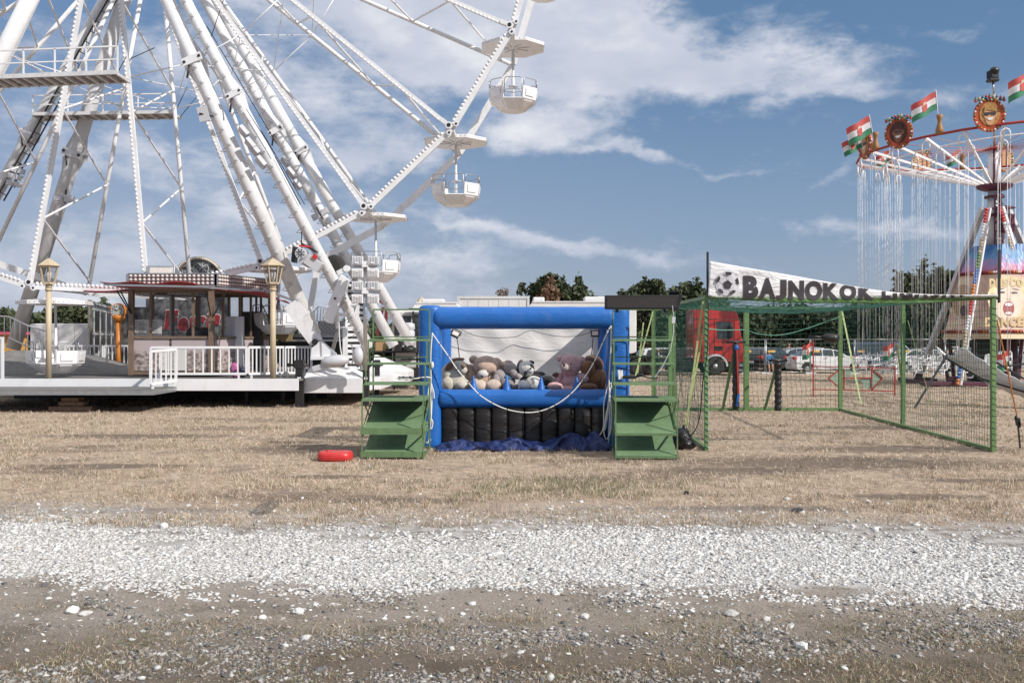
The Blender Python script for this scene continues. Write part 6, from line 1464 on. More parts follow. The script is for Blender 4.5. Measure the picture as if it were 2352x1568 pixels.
wt = thing('white_trailer_wall', 'plain white trailer side behind the facade panels at left', 'trailer', tuple(V(PX(140, 43), 43, 0))); m_ = MB(); m_.b2(PX(69, 43), PX(209, 43), 43, 45.4, .7, PZ(743, 43)); m_.build('body', M['whitegrey'], wt, bevel=.03)
m_ = MB()
for u_ in (90, 104, 180): m_.lathe(V(PX(u_, 43), 0, .45), [(.45, 43.1), (.45, 43.4)], 18, axis='y')
m_.build('wheel', M['rubber'], wt, split=True)
m_ = MB(); m_.hold = True
for u_ in (100, 135, 172): m_.b2(PX(u_, 42.99)-.01, PX(u_, 42.99)+.01, 42.985, 42.995, .75, PZ(744, 43)); 
m_.build('panel_seams', M['greyplastic'], wt)
# landing of the entrance stairs between booth and wheel base
ld = thing('landing', 'stair landing with diamond plate front and thin white handrails, behind the front leg', 'landing', tuple(V(PX(745, 34), 34, 0))); Zl = 34
m_ = MB(); m_.b2(PX(730, Zl), PX(795, Zl), Zl, Zl+2, PZ(766, Zl), PZ(737, Zl)); 
dm_, nt, b = newmat('diamond_plate'); w1 = N(nt, 'ShaderNodeTexChecker', Scale=14); nt.links.new(ocoord(nt), w1.inputs['Vector']); nt.links.new(mixc(nt, w1.outputs['Fac'], (.22, .22, .23), (.36, .36, .37)), b.inputs['Base Color']); b.inputs['Metallic'].default_value = .5; b.inputs['Roughness'].default_value = .4
m_.build('plate_box', dm_, ld)
m_ = MB(); m_.b2(PX(640, Zl+1), PX(850, Zl+1), Zl+1, Zl+1.1, 1.0, PZ(766, Zl)); m_.build('shade_sheet', M['dark'], ld)  # dark sheet standing in for the shaded void under the landing
m_ = MB(); m_.b2(PX(650, Zl), PX(800, Zl), Zl+.1, Zl+.9, PZ(775, Zl), PZ(766, Zl)-.003); m_.b2(PX(650, Zl), PX(800, Zl), Zl-.3, Zl+.09, PZ(784, Zl), PZ(779, Zl)); m_.build('tread', M['galv'], ld, split=True)
def fan(nm, pts, r=.022, mtl='white', par=ld): m_ = MB(); m_.hold = True; [m_.tube([P(*a, Zl-.05) for a in L], r, 6) for L in pts]; m_.build(nm, M[mtl], par)
fan('hand_rail', [[(645, 757), (668, 715), (671, 702)], [(650, 741), (670, 701)], [(716, 720), (731, 704), (748, 707), (748, 742)], [(722, 735), (722, 712)], [(728, 738), (730, 706)], [(735, 740), (737, 708)], [(742, 742), (743, 709)], [(633, 715), (690, 709)], [(640, 735), (700, 722)], [(628, 770), (660, 745), (690, 740)], [(646, 700), (646, 760)], [(666, 698), (666, 770)], [(674, 700), (674, 772)]])
m_ = MB(); q = [(625, 775), (650, 765), (668, 758), (672, 766), (672, 781), (655, 785)]; m_.prism([(PX(u, 33.5), PZ(v, 33.5)) for u, v in q], V(0, 33.4, 0), V(1, 0, 0), V(0, 0, 1), V(0, .1, 0)); m_.build('gold_panel', mat('gold_board', (.25, .19, .09), .5), ld)
# ---------- chair-swing carousel ----------
ZC = 44.0; CX = PX(2284, ZC); RR = 5.75
ca = thing('swing_carousel', 'chair swing carousel with painted booth, flags and radiating white arms at right', 'carousel', (CX, ZC, 0))
PU = M['purple']; RD = M['redmetal']
zr = PZ(272, ZC-RR); zhub = PZ(429, ZC); ztop = PZ(343, ZC)
def cp(a, r, z): return V(CX+r*math.cos(a), ZC-r*math.sin(a), z)
tilt = lambda a: -.35*max(0, -math.cos(a))*1.0   # rim sinks slightly to the left
NA = 24; offa = math.radians(7)
def ra(i): return offa+2*PI*i/NA
for i in range(NA):
    a = ra(i); m_ = MB(); m_.beam(cp(a, .35, zhub), cp(a, RR, zr+tilt(a)), .07, .10); m_.build('arm', M['white2'], ca)
m_ = MB()
for i in range(NA): a = ra(i); m_.tube([cp(a, .15, ztop), cp(a, RR*.97, zr+tilt(a)+.03)], .014, 5)
m_.build('stay_rod', mat('pink_stay', (.42, .18, .18), .5), ca, split=True)
m_ = MB(); m_.tube([cp(ra(i % NA), RR, zr+tilt(ra(i))+.02) for i in range(NA+1)], .055, 8); m_.build('rim', RD, ca)
m_ = MB(); m_.tube([cp(ra(i % NA), RR*.80, zr+tilt(ra(i))-.24) for i in range(NA+1)], .03, 6); m_.build('inner_ring', M['white2'], ca)
m_ = MB(); m_.lathe((CX, ZC, 0), [(.5, zhub-.16), (.72, zhub-.06), (.76, zhub+.06), (.4, zhub+.1)], 28); m_.lathe((CX, ZC, 0), [(.42, zhub-.5), (.42, zhub-.42)], 20); m_.build('hub_ring', PU, ca)
m_ = MB(); m_.lathe((CX, ZC, 0), [(.28, ztop-.07), (.42, ztop), (.28, ztop+.07)], 20); m_.build('stay_hub', RD, ca)
m_ = MB(); m_.tube([V(CX, ZC, zhub), V(CX, ZC, ztop)], .27, 16); m_.build('mast', M['white2'], ca)
m_ = MB(); m_.tube([V(CX, ZC, ztop), V(CX, ZC, PZ(215, ZC))], .06, 8); m_.tube([V(CX-.14, ZC-.27, zhub), V(CX-.14, ZC-.27, ztop)], .05, 6, 1); m_.tube([V(CX+.1, ZC-.3, zhub-2.5), V(CX+.1, ZC-.3, zhub-.2)], .06, 6, 1); m_.build('mast_top', [M['galv'], PU], ca)
m_ = MB(); m_.lathe((CX, ZC, 0), [(.50, 5.6), (.36, 7.2), (.26, zhub-.2)], 16); m_.build('inner_column', M['whitegrey'], ca)
m_ = MB(); m_.hold = True
for x_ in (-.28, .1): m_.beam(V(CX+x_, ZC-.62, 5.6), V(CX+x_*.7, ZC-.45, zhub-.5), .06)
for k in range(7): m_.beam(V(CX-.27, ZC-.6, 5.9+k*.4), V(CX+.1, ZC-.6, 5.9+k*.4), .045)
m_.build('ladder', PU, ca)
m_ = MB(); m_.lathe((CX+.25, ZC-.3, 0), [(.45, PZ(482, ZC)), (.5, PZ(480, ZC)), (.3, PZ(476, ZC))], 14); m_.box((CX+.35, ZC-.4, PZ(516, ZC)), (.5, .4, .8)); m_.box((CX-.1, ZC-.4, PZ(496, ZC)), (.9, .5, .08)); m_.build('gear_box', PU, ca, split=True)
# disco lamp on top
dl = P(2280, 172, ZC-RR*.98); m_ = MB(); m_.hold = True; m_.box(dl, (.34, .3, .3), RZ(.3)); m_.ell(dl+V(.02, -.1, .13), (.18, .16, .15)); m_.box(dl+V(0, 0, -.22), (.38, .34, .12)); m_.build('spotlight', M['blackplastic'], ca, bevel=.03)
m_ = MB(); m_.tube([dl+V(0, 0, -.25), P(2283, 215, ZC-RR*.98)], .04, 8); m_.build('spotlight_pole', M['galv'], ca)
# hangers
m_ = MB(); hang = []
for i in range(NA):
    a = ra(i)
    for r, dz in ((RR-.05, 0), (RR*.80, -.24)):
        c = cp(a, r, zr+tilt(a)+dz-.02); t = V(math.sin(a), math.cos(a), 0)*.17
        m_.tube([c, c-V(0, 0, .12), c-V(0, 0, .2)+t*.8, c-V(0, 0, .30)+t, c-V(0, 0, .62)+t], .03, 6, mi=0); m_.tube([c-V(0, 0, .12), c-V(0, 0, .2)-t*.8, c-V(0, 0, .3)-t, c-V(0, 0, .62)-t], .03, 6)
        hang.append((a, r, c-V(0, 0, .6), t))
m_.pc = [p//2 if False else (p+1)//2 for p in m_.pc]; m_.build('hook_bar', M['white2'], ca, split=True)
# swing seats with chains
sw = thing('swing', 'white tubular swing seat hanging on long chains under the carousel rim', 'swing seat', (0, 0, 0), world=False, group='swing seats of the carousel')
hch = hang[0][2].z-1.25
m_ = MB(); m_.hold = True
for s_ in (-.17, .17):
    for y_ in (0, .10): m_.tube([V(s_, y_, 0), V(s_*1.05, y_*2.2, -hch+.25)], .006, 4)
m_.build('chains', mat('chain_pale', (.78, .78, .80), .4), sw)
m_ = MB(); m_.hold = True; z_ = -hch
for s_ in (-.22, .22):
    m_.tube([V(s_, .1, z_+.35), V(s_, .2, z_), V(s_, -.2, z_-.05), V(s_, -.25, z_+.2), V(s_, .05, z_+.28)], .022, 6)
    m_.tube([V(s_, -.1, z_-.05), V(s_, -.25, z_-.35)], .02, 6)
m_.tube([V(-.22, -.27, z_+.2), V(.22, -.27, z_+.2)], .022, 6); m_.tube([V(-.22, -.25, z_-.35), V(.22, -.25, z_-.35)], .02, 6)
for k in range(4): m_.tube([V(-.22, .2-k*.1, z_-.01*k), V(.22, .2-k*.1, z_-.01*k)], .02, 5)
for k in range(3): m_.tube([V(-.14+k*.14, .2, z_), V(-.14+k*.14, .25, z_+.38)], .018, 5)
m_.tube([V(-.22, .25, z_+.38), V(.22, .25, z_+.38)], .022, 6); m_.build('seat', M['white2'], sw)
fst = True
for i, (a, r, c, t) in enumerate(hang):
    if c.x > PX(2420, c.y): continue
    o = sw if fst else dup(sw)
    fst = False; o.location = c; o.rotation_euler = (0, 0, -a+PI/2+rr.uniform(-.25, .25))
# legs, bulbs
def legb(u0, v0, Z0, u1, v1, Z1_, w_, bulb=True):
    a, b_ = P(u0, v0, Z0), P(u1, v1, Z1_); m_ = MB(); m_.beam(a, b_, w_, w_*.7); L = m_.build('leg', M['whitegrey'] if not bulb else M['white2'], ca)
    if bulb:
        cols = [M['redplastic'], M['bulbwhite'], M['cream'], M['greenframe'], M['bluepvc'], M['orange']]
        m_ = MB(); n_ = int((b_-a).length/.14); m_.hold = True
        for i in range(n_): m_.ell(a.lerp(b_, (i+.5)/n_)+V(-w_*.75, -w_*.4, 0), (.085, .06, .075), None, 6, 4, mi=(i//5) % 6)
        m_.build('bulb_strip', cols, L)
legb(2272, 478, ZC-.8, 2204, 884, 41.6, .17); legb(2258, 478, ZC-.2, 2108, 872, 47.5, .26, False); legb(2302, 475, ZC-.8, 2420, 884, 41.6, .2); legb(2312, 475, ZC, 2480, 872, 47.5, .26, False)
m_ = MB()
for (u, v, Z, w_) in ((2190, 885, 42.0, 1.7), (2108, 873, 47, 1.1), (2420, 885, 42, 1.7)): c = P(u, v, Z); m_.box((c.x, c.y, .12), (w_*1.5, .6, .16)); m_.box((c.x, c.y, .28), (.3, .3, .3))
m_.build('base_foot', PU, ca, split=True, bevel=.02)
m_ = MB(); m_.beam(P(2070, 874, 46)+V(0, 0, -.0), P(2190, 880, 43), .2, .15); m_.beam(P(2130, 884, 42.2), P(2260, 884, 43), .2, .15); m_.beam(P(2250, 886, 42), P(2420, 886, 42), .2, .15); m_.build('base_bar', PU, ca, split=True)
# painted booth skirts
CXB = CX+.45
def skirt(z0, r0, z1, r1, mt, nm, n=6, ph=0, fold=.0):
    m_ = MB()
    def f(a, c_):
        th = 2*PI*a; k = math.floor(th/(2*PI/n)); aa = th-k*2*PI/n-PI/n; R = (r0+(r1-r0)*c_)*math.cos(PI/n)/math.cos(aa)
        return V(CXB+R*math.cos(th+ph), ZC-R*math.sin(th+ph), z0+(z1-z0)*c_+fold*math.sin(a*44)*c_)
    m_.grid(f, 96, 6, sm=False); return m_.build(nm, mt, ca, fixn=True)
zA, zB_, zC_, zD, zE = PZ(778, ZC-2.2), PZ(757, ZC-2), PZ(628, ZC-1.8), PZ(620, ZC-1.7), PZ(560, ZC-1.2)
m1, nt, b = newmat('skirt_sky'); s_ = nt.nodes.new('ShaderNodeSeparateXYZ'); nt.links.new(ocoord(nt, world=True), s_.inputs[0])
w_ = nt.nodes.new('ShaderNodeMath'); w_.operation = 'ADD'; nt.links.new(s_.outputs[2], w_.inputs[0]); q_ = nt.nodes.new('ShaderNodeMath'); q_.operation = 'MULTIPLY'; nt.links.new(noise_n(nt, ocoord(nt), 1.2, 4, .5, 1.5), q_.inputs[0]); q_.inputs[1].default_value = 1.6; nt.links.new(q_.outputs[0], w_.inputs[1])
nt.links.new(ramp(nt, _step(nt, w_.outputs[0], zD+.6, zE+.8), [(0, (.42, .10, .16)), (.35, (.42, .22, .42)), (.6, (.10, .28, .50)), (1, (.01, .12, .34))]), b.inputs['Base Color']); b.inputs['Roughness'].default_value = .4
hn = nt.nodes.new('ShaderNodeBump'); hn.inputs['Strength'].default_value = .6; hn.inputs['Distance'].default_value = .08; nt.links.new(noise_n(nt, ocoord(nt, (1.6, 1.6, .6)), 1.6, 3, .5, 1), hn.inputs['Height']); nt.links.new(hn.outputs[0], b.inputs['Normal'])
m2, nt, b = newmat('skirt_faces'); nt.links.new(ramp(nt, noise_n(nt, ocoord(nt), 1.3, 5, .6, 2.2), [(.3, (.42, .20, .26)), (.42, (.62, .40, .32)), (.58, (.68, .54, .36)), (.75, (.66, .42, .40))]), b.inputs['Base Color']); b.inputs['Roughness'].default_value = .4
rE, rD_, rC_, rB2, rA2 = 1.40, 1.92, 1.97, 2.62, 2.76
skirt(zE, rE, zD, rD_, m1, 'upper_skirt'); skirt(zC_, rC_, zB_, rB2, m2, 'lower_skirt'); skirt(zB_-.12, rB2+.04, zA, rA2, mat('skirt_band', (.62, .46, .28), .4), 'bottom_band')
def bulbband(z, r, nm):
    m_ = MB(); n_ = 120; m_.hold = True
    for i in range(n_):
        th = 2*PI*i/n_; aa = (2*PI*i/n_) % (PI/3)-PI/6; R = r*math.cos(PI/6)/math.cos(aa); m_.ell(V(CXB+R*math.cos(th), ZC-R*math.sin(th), z), (.05, .05, .06), None, 6, 4, mi=(i//2) % 5)
    m_.build(nm, [M['redplastic'], M['bulbwhite'], M['orange'], M['redmetal'], M['purple']], ca)
skirt(zD-.0, rD_+.05, zC_, rC_+.05, RD, 'bulb_band'); bulbband((zD+zC_)/2, rD_+.1, 'band_bulbs'); skirt(zB_, rB2+.05, zB_-.14, rB2+.09, RD, 'bulb_band'); bulbband(zB_-.07, rB2+.12, 'band_bulbs')
m_ = MB(); m_.lathe((CX, ZC, 0), [(1.0, .1), (.9, 2.1)], 16); m_.lathe((CX, ZC, 0), [(1.7, 0), (1.7, .1)], 20); m_.build('centre_drum', mat('drum_dark', (.05, .03, .04), .6), ca)
m_ = MB()
for k in range(8): a = k*PI/4+.2; m_.beam(V(CX+1.9*math.cos(a), ZC-1.9*math.sin(a), 0), V(CX+2.2*math.cos(a), ZC-2.2*math.sin(a), 2.1), .12)
m_.build('booth_post', PU, ca, split=True)
# painted face on the front face of the lower skirt (flat art lying on the panel)
def onface(u, v, off=.03):
    # front octagon face (normal roughly towards camera, turned slightly)
    z = PZ(v, ZC-2.0); t_ = (z-zB_)/(zC_-zB_); R = (rB2+(rC_-rB2)*t_)*math.cos(PI/6); y = ZC-R-off; return V(PX(u, y), y, z)
def art(nm, mt, polys, off):
    m_ = MB(); m_.hold = True
    for pl in polys: m_.add([onface(u, v, off) for u, v in pl], [tuple(range(len(pl)))])
    return m_.build(nm, mt, ca)
def el(cx, cy, rx, ry, n=26, rot=0): return [(cx+rx*math.cos(t)*math.cos(rot)-ry*math.sin(t)*math.sin(rot), cy+rx*math.cos(t)*math.sin(rot)+ry*math.sin(t)*math.cos(rot)) for t in [2*PI*k/n for k in range(n)]]
art('painted_hair', mat('paint_blond', (.72, .56, .30), .45, var=.35, vs=3), [el(2318, 684, 50, 50)], .03)
art('painted_face', mat('paint_skin', (.76, .58, .46), .45), [el(2316, 692, 35, 46)], .035)
art('painted_mouth', mat('paint_mouth', (.30, .05, .05), .45), [el(2317, 708, 13, 17)], .042)
art('painted_teeth', M['bulbwhite'], [el(2317, 699, 9, 4), el(2317, 719, 8, 3)], .047)
art('painted_eyes', mat('paint_eye', (.08, .06, .07), .45), [el(2301, 671, 8, 2.4), el(2330, 672, 8, 2.4), el(2299, 663, 9, 1.2, rot=-.15), el(2333, 664, 9, 1.2, rot=.15), el(2313, 687, 2, 1), el(2319, 687, 2, 1)], .042)
def art_text(s_, u0, u1, vb, vt, mt, off=.05):
    n_ = len(s_); w_ = (u1-u0)/n_
    for i, ch in enumerate(s_): map_text([(ch, u0+i*w_+.6, u0+(i+1)*w_-.6, vb, vt)], lambda u, v: onface(u, v, off), None, 'painted_letter', mt, ca)
art_text('DISCO', 2272, 2350, 659, 639, mat('letter_gold', (.56, .42, .22), .45)); art_text('DANCE', 2262, 2355, 750, 728, mat('letter_gold2', (.52, .37, .18), .45))
def onleft(u, v, off=.03):
    z = PZ(v, ZC-1.4); t_ = (z-zB_)/(zC_-zB_); R = (rB2+(rC_-rB2)*t_)*math.cos(PI/6)+off; n_ = V(-math.cos(PI/6), -.5, 0); d_ = V((u-1176)/F, 1, 0)
    k = (R+n_.dot(V(CXB, ZC, 0)))/n_.dot(d_); return V(d_.x*k, k, z)
m_ = MB(); m_.hold = True
m_.add([onleft(u, v, .035) for u, v in el(2212, 690, 25, 40)], [tuple(range(26))], 0); m_.add([onleft(u, v, .045) for u, v in el(2213, 712, 8, 13)], [tuple(range(26))], 1)
for cx_ in (2203, 2222): m_.add([onleft(u, v, .045) for u, v in el(cx_, 674, 6, 2.5)], [tuple(range(26))], 1)
m_.build('painted_figure', [mat('paint_tan', (.42, .28, .17), .45), mat('paint_shadow', (.10, .05, .06), .45)], ca)
# medallions on the rim
def medallion(a, s_, lbl, kind_=0, back=False, yaw=None):
    c = cp(a, RR+.06, zr+tilt(a)+.42*s_); t = thing('medallion', lbl, 'medallion', tuple(c)); nrm = V(math.cos(a), -math.sin(a), 0)
    if yaw is not None: nrm = V(math.sin(yaw), -math.cos(yaw), 0)
    ax = V(-nrm.y, nrm.x, 0); az_ = V(0, 0, 1); w_, h_ = .60*s_, .66*s_
    def pl(nm, mt, pts, off, th=.02): m_ = MB(); m_.prism(pts, c+nrm*off, ax, az_, nrm*th); return m_.build(nm, mt, t)
    pl('disc', mat('medal_red', (.42, .07, .02), .4, var=.5, vs=2.5) if not back else mat('medal_back', (.55, .33, .15), .6), el(0, 0, w_, h_, 36), -.05, .06)
    m_ = MB(); m_.hold = True
    for k in range(26):
        th = 2*PI*k/26; m_.ell(c+ax*w_*.92*math.cos(th)+az_*h_*.92*math.sin(th)+nrm*.03, .045*s_, None, 6, 4, mi=k % 3)
    m_.build('rim_bulbs', [M['bulbwhite'], M['greenframe'], M['orange']], t)
    m_ = MB(); m_.hold = True
    for k in range(-4, 5):
        for j in range(2): m_.ell(c+ax*(k*.13*s_)+az_*(h_*(1.02+.12*j)-abs(k)*.03)+nrm*(.02+.02*(k % 2)), (.06*s_,)*3, None, 6, 4, mi=(k+j) % 4)
        m_.prism([(-.07*s_, 0), (.07*s_, 0), (0, .2*s_)], c+ax*(k*.13*s_)+az_*(h_*1.0-abs(k)*.03), ax, az_, nrm*.02, mi=3 if kind_ == 0 else 2)
    m_.build('crown', [M['redplastic'], M['greenframe'], M['cream'], mat('teal_crown', (.02, .09, .16), .4)], t)
    if back:
        for k in (-.25, 0, .25): m_ = MB(); m_.prism([(-.02, -h_*.9), (.02, -h_*.9), (.02, h_*.9), (-.02, h_*.9)], c+ax*k+nrm*.02, ax, az_, nrm*.02); m_.build('batten', RD, t)
        return t
    sk = mat('art_skin', (.60, .33, .18) if kind_ == 0 else (.22, .095, .05), .45); hr = mat('art_hair', (.40, .21, .06) if kind_ == 0 else (.07, .02, .012), .45, var=.5, vs=9)
    pl('painted_hair', hr, el(-.0, .04*s_, .38*s_, .46*s_), .012); pl('painted_face', sk, [(x_*(1-.25*(y_ < -.1)), y_) for x_, y_ in el(0, -.03*s_, .25*s_, .37*s_)], .034)
    pl('painted_fringe', hr, [(-.23*s_, .12*s_), (-.1*s_, .2*s_), (.05*s_, .16*s_), (.22*s_, .12*s_), (.18*s_, .34*s_), (-.18*s_, .34*s_)], .056)
    pl('painted_eyes', INK, [(-.24*s_, .09*s_), (.24*s_, .11*s_), (.20*s_, -.01*s_), (.06*s_, -.01*s_), (0, .05*s_), (-.06*s_, -.02*s_), (-.2*s_, -.02*s_)] if kind_ == 0 else el(0, .06*s_, .17*s_, .03*s_), .057)
    pl('painted_smile', M['bulbwhite'], [(-.13*s_, -.12*s_), (.13*s_, -.10*s_), (.06*s_, -.2*s_), (-.05*s_, -.21*s_)], .057)
    return t
def at_px(u, near=True):
    best = None
    for i in range(720):
        a = 2*PI*i/720; p = cp(a, RR, zr); uu = 1176+p.x/p.y*F
        if (p.y < ZC) == near and (best is None or abs(uu-u) < best[0]): best = (abs(uu-u), a)
    return best[1]
medallion(at_px(2274), 1.0, 'round red medallion of a laughing blonde woman in dark glasses on the carousel rim', 0, yaw=-.15)
medallion(at_px(2066), .98, 'oval red medallion of a laughing dark-haired man on the carousel rim', 1, yaw=-.72)
medallion(at_px(1990), .95, 'medallion seen edge-on at the far left end of the carousel rim', 0, yaw=-1.42)
medallion(at_px(2120, False), .9, 'tan back of a far medallion seen through the white arms, left one', 0, back=True, yaw=.2)
medallion(at_px(2300, False), 1.0, 'orange back of a far medallion beside the carousel mast', 0, back=True, yaw=.0)
# flags on the rim
FLR, FLW, FLG = mat('flag_red', (.46, .07, .06), .7), mat('flag_white', (.66, .65, .66), .7), mat('flag_green', (.04, .19, .10), .7)
def flag(foot, tip, fly, hh, lbl, vase=True, Z=None, wind=-1, pm='whitegrey', sc=1):
    """foot: pole bottom, tip: pole top (world), fly: flag length, hh: flag height"""
    t = thing('flag', lbl, 'flag', tuple(foot)); foot, tip = Vector(foot), Vector(tip); d = (tip-foot).normalized()
    m_ = MB(); m_.tube([foot, tip], .018*sc, 6); m_.build('pole', M[pm], t)
    if vase:
        m_ = MB(); b0 = foot-V(0, 0, .0); m_.lathe(b0, [(.12, 0), (.16, .08), (.15, .22), (.08, .45), (.08, .55), (.11, .66), (.13, .78), (.04, .76)], 12); m_.hold = True; m_.build('vase', mat('vase_brown', (.30, .15, .05), .5), t)
    for j, mt in enumerate((FLR, FLW, FLG)):
        def f(a, c_):
            h0 = tip-d*(hh*(j+c_)/3+.04); x = wind*fly*a; return h0+V(x, .10*math.sin(a*7+.3)*a, -.62*fly*a*(.8+.2*a)+.05*math.sin(a*8+.6)*a)
        m_ = MB(); m_.grid(f, 16, 3); m_.build(('red', 'white', 'green')[j]+'_stripe', mt, t)
    def f2(x_, y_): a = .5+x_; return tip-d*(hh*(.5-y_)+.04)+V(wind*fly*a, -.02+.10*math.sin(a*7+.3)*a, -.62*fly*a*(.8+.2*a)+.05*math.sin(a*8+.6)*a)
    m_ = MB(); m_.add([f2(x_, y_) for x_, y_ in ((-.1, -.2), (0, -.27), (.1, -.2), (.11, .12), (-.11, .12))], [(0, 1, 2, 3, 4)], 0); m_.add([f2(x_, y_) for x_, y_ in ((-.09, .14), (.09, .14), (.06, .26), (-.06, .26))], [(0, 1, 2, 3)], 1); m_.build('crest', [FLR, M['cream']], t)
    return t
def rimp(u, near=True): a = at_px(u, near); return cp(a, RR, zr+tilt(a))
f0 = rimp(2158); flag(f0, f0+V(-.15, 0, 1.78), .98, .72, 'red white and green flag on a brown vase, between the two portrait medallions')
f0 = rimp(2011); flag(f0, f0+V(-.28, 0, 1.55), .98, .78, 'red white and green flag on a brown vase, at the left shoulder of the rim')
f0 = rimp(1990); flag(f0+V(-.3, -.5, .1), f0+V(-.5, -.5, .85), .75, .62, 'red white and green flag half hidden behind the edge-on medallion', vase=False)
f0 = cp(at_px(2352), RR, zr); flag(f0+V(.45, 0, 0), f0+V(.42, 0, 2.05), 1.0, .8, 'red white and green flag cut by the right edge of the picture')
f0 = rimp(2047, False); flag(f0, f0+V(-.1, 0, 1.1), .7, .6, 'far flag seen through the arms, left one')
f0 = rimp(2210, False); flag(f0, f0+V(-.1, 0, 1.1), .7, .6, 'far flag seen through the arms nearer the mast')
# ---------- slide behind the cage ----------
sl_ = thing('slide', 'pale grey fabric slide on a black frame at the right edge, behind the goal cage', 'slide', tuple(V(PX(2270, 29), 29, 0)))
top = P(2178, 818, 30); bot = V(PX(2400, 28), 28, .15)
def sf(a, c_):
    p = top.lerp(bot, a); sag = -.55*math.sin(PI*a)*.9; w_ = (c_-.5)*1.15; lip = .42*abs(c_-.5)**2*4*(1 if True else 0)
    return p+V(w_*.25, -w_*1.0, sag*.35+lip*.7+.02*math.sin(a*40+c_*5))
m_ = MB(); m_.grid(sf, 40, 18); m_.build('chute', mat_cloth('slide_cloth', (.66, .65, .64), bd=.08), sl_, solid=.02)
m_ = MB(); m_.add([P(2262, 815, 29.4), P(2272, 812, 29.4), P(2300, 862, 29.0), P(2284, 905, 29.0), P(2255, 868, 29.3)], [(0, 1, 2, 3, 4)]); m_.build('side_flap', mat_cloth('flap_cloth', (.55, .54, .53)), sl_, solid=.02)
m_ = MB()
for (p_, q_) in (((2175, 815, 30), (2094, 948, 28.4)), ((2180, 814, 30), (2262, 816, 29.6)), ((2172, 822, 30), (2255, 870, 29)), ((2255, 870, 29), (2370, 905, 28)), ((2262, 816, 29.6), (2352, 870, 28.8)), ((2300, 842, 29), (2380, 832, 29))): m_.beam(P(*p_), P(*q_), .05)
m_.build('frame_tube', M['dark'], sl_, split=True)
# ---------- trees ----------
def leafmat(name, c, c2):
    m, nt, b = newmat(name); f = noise_n(nt, ocoord(nt, world=True), .8, 5, .75)
    nt.links.new(ramp(nt, f, [(.3, c), (.7, c2)]), b.inputs['Base Color']); b.inputs['Roughness'].default_value = .7; b.inputs['Specular IOR Level'].default_value = .25
    return m
LF = [leafmat('leaf_dark', (.038, .054, .028), (.09, .108, .058)), leafmat('leaf_mid', (.055, .075, .035), (.115, .13, .065)), leafmat('leaf_brown', (.13, .075, .045), (.22, .14, .09))]
BARK = mat('bark', (.09, .07, .055), .9, var=.3, bump=.6)
def leaves(cen, rad, n, size, mi, seed):
    """n leaf quads spread through lumpy clumps -> arrays"""
    k = len(cen); w = np.array([np.prod(r)**.6 for r in rad]); idx = rng.choice(k, n, p=w/w.sum())
    d = rng.normal(size=(n, 3)); d /= np.linalg.norm(d, axis=1)[:, None]; rr_ = rng.random(n)**.36
    p = np.array(cen)[idx]+d*rr_[:, None]*np.array(rad)[idx]
    p += rng.normal(0, size*.7, (n, 3))
    a = rng.normal(size=(n, 3)); a /= np.linalg.norm(a, axis=1)[:, None]; b_ = np.cross(a, rng.normal(size=(n, 3))); b_ /= np.linalg.norm(b_, axis=1)[:, None]
    s_ = size*rng.uniform(.6, 1.5, n)[:, None]; a *= s_; b_ *= s_*.55
    v = np.stack([p-a, p-b_, p+a, p+b_], 1).reshape(-1, 3); f = (np.arange(n)*4)[:, None]+np.array([[0, 1, 2, 3]])
    return v, f
def tree(name, label, x, y, h, w, n, size, mi=0, lobes=14, base=.25, group=None, mix=None, z0=0, spiky=0):
    t = thing(name, label, 'tree', (x, y, 0), group)
    r2 = random.Random(int(abs(x*13+y*7))); cen, rad = [], []
    for i in range(lobes):
        a = r2.uniform(0, 2*PI); hh = base+(1-base)*r2.random()**.8; k = math.sin(min(1, (1-hh)*1.7+.22)*PI/2)
        rr_ = w*.5*k*r2.uniform(.35, .85); cen.append((x+rr_*math.cos(a), y+rr_*math.sin(a)*.8, h*hh*.92+.1)); s_ = w*r2.uniform(.11, .22); rad.append((s_, s_, s_*r2.uniform(.6, 1.0)))
    for i in range(spiky):
        a = r2.uniform(-1, 1); cen.append((x+a*w*.5, y+r2.uniform(-.3, .3)*w, h*(1.0-.16*abs(a))*r2.uniform(.88, 1.05))); rad.append((.14*size*4, .14*size*4, h*.09))
    v, f = leaves(cen, rad, n, size, mi, 0); o = npmesh('crown', v-np.array([x, y, 0]), f, LF, np.where(rng.random(len(f)) < .3, (1 if mi == 0 else mi), mi) if mi != 2 else np.full(len(f), 2)); o.parent = t
    if mix:   # a dead brown patch
        pass
    m_ = MB(); m_.tube([V(x, y, 0), V(x+.1, y, h*.3), V(x, y, h*.7)], [w*.035, w*.026, .03], 8)
    for i in range(8):
        c = Vector(cen[i % len(cen)]); m_.tube([V(x, y, h*(.15+.05*i)), V(x, y, h*.3).lerp(c, .6), c], [w*.018, w*.012, .02], 5)
    m_.hold = True; m_.build('trunk', BARK, t)
    return t
def T(u, vt, Z, wpx, n, lbl, mi=0, lobes=14, size=None, base=.25, spiky=6, group='trees beyond the fairground'):
    return tree('tree', lbl, PX(u, Z), Z, PZ(vt, Z), wpx/F*Z, int(n*1.9), size or .0029*Z, mi, lobes, base, group, spiky=spiky)
T(1250, 640, 66, 130, 5200, 'dark green bushy tree rising behind the white box lorry, above the stall', lobes=20)
T(1318, 655, 67, 80, 2600, 'smaller dark tree at the right shoulder of the tree above the stall')
T(1266, 652, 64, 46, 900, 'patch of dead brown foliage standing out in the tree above the stall', mi=2, lobes=6, base=.65, spiky=2)
T(1485, 648, 70, 120, 4200, 'dark tree above the LED panel, left one', lobes=18)
T(1570, 650, 71, 120, 4200, 'dark tree above the LED panel, right one touching the banner', lobes=18)
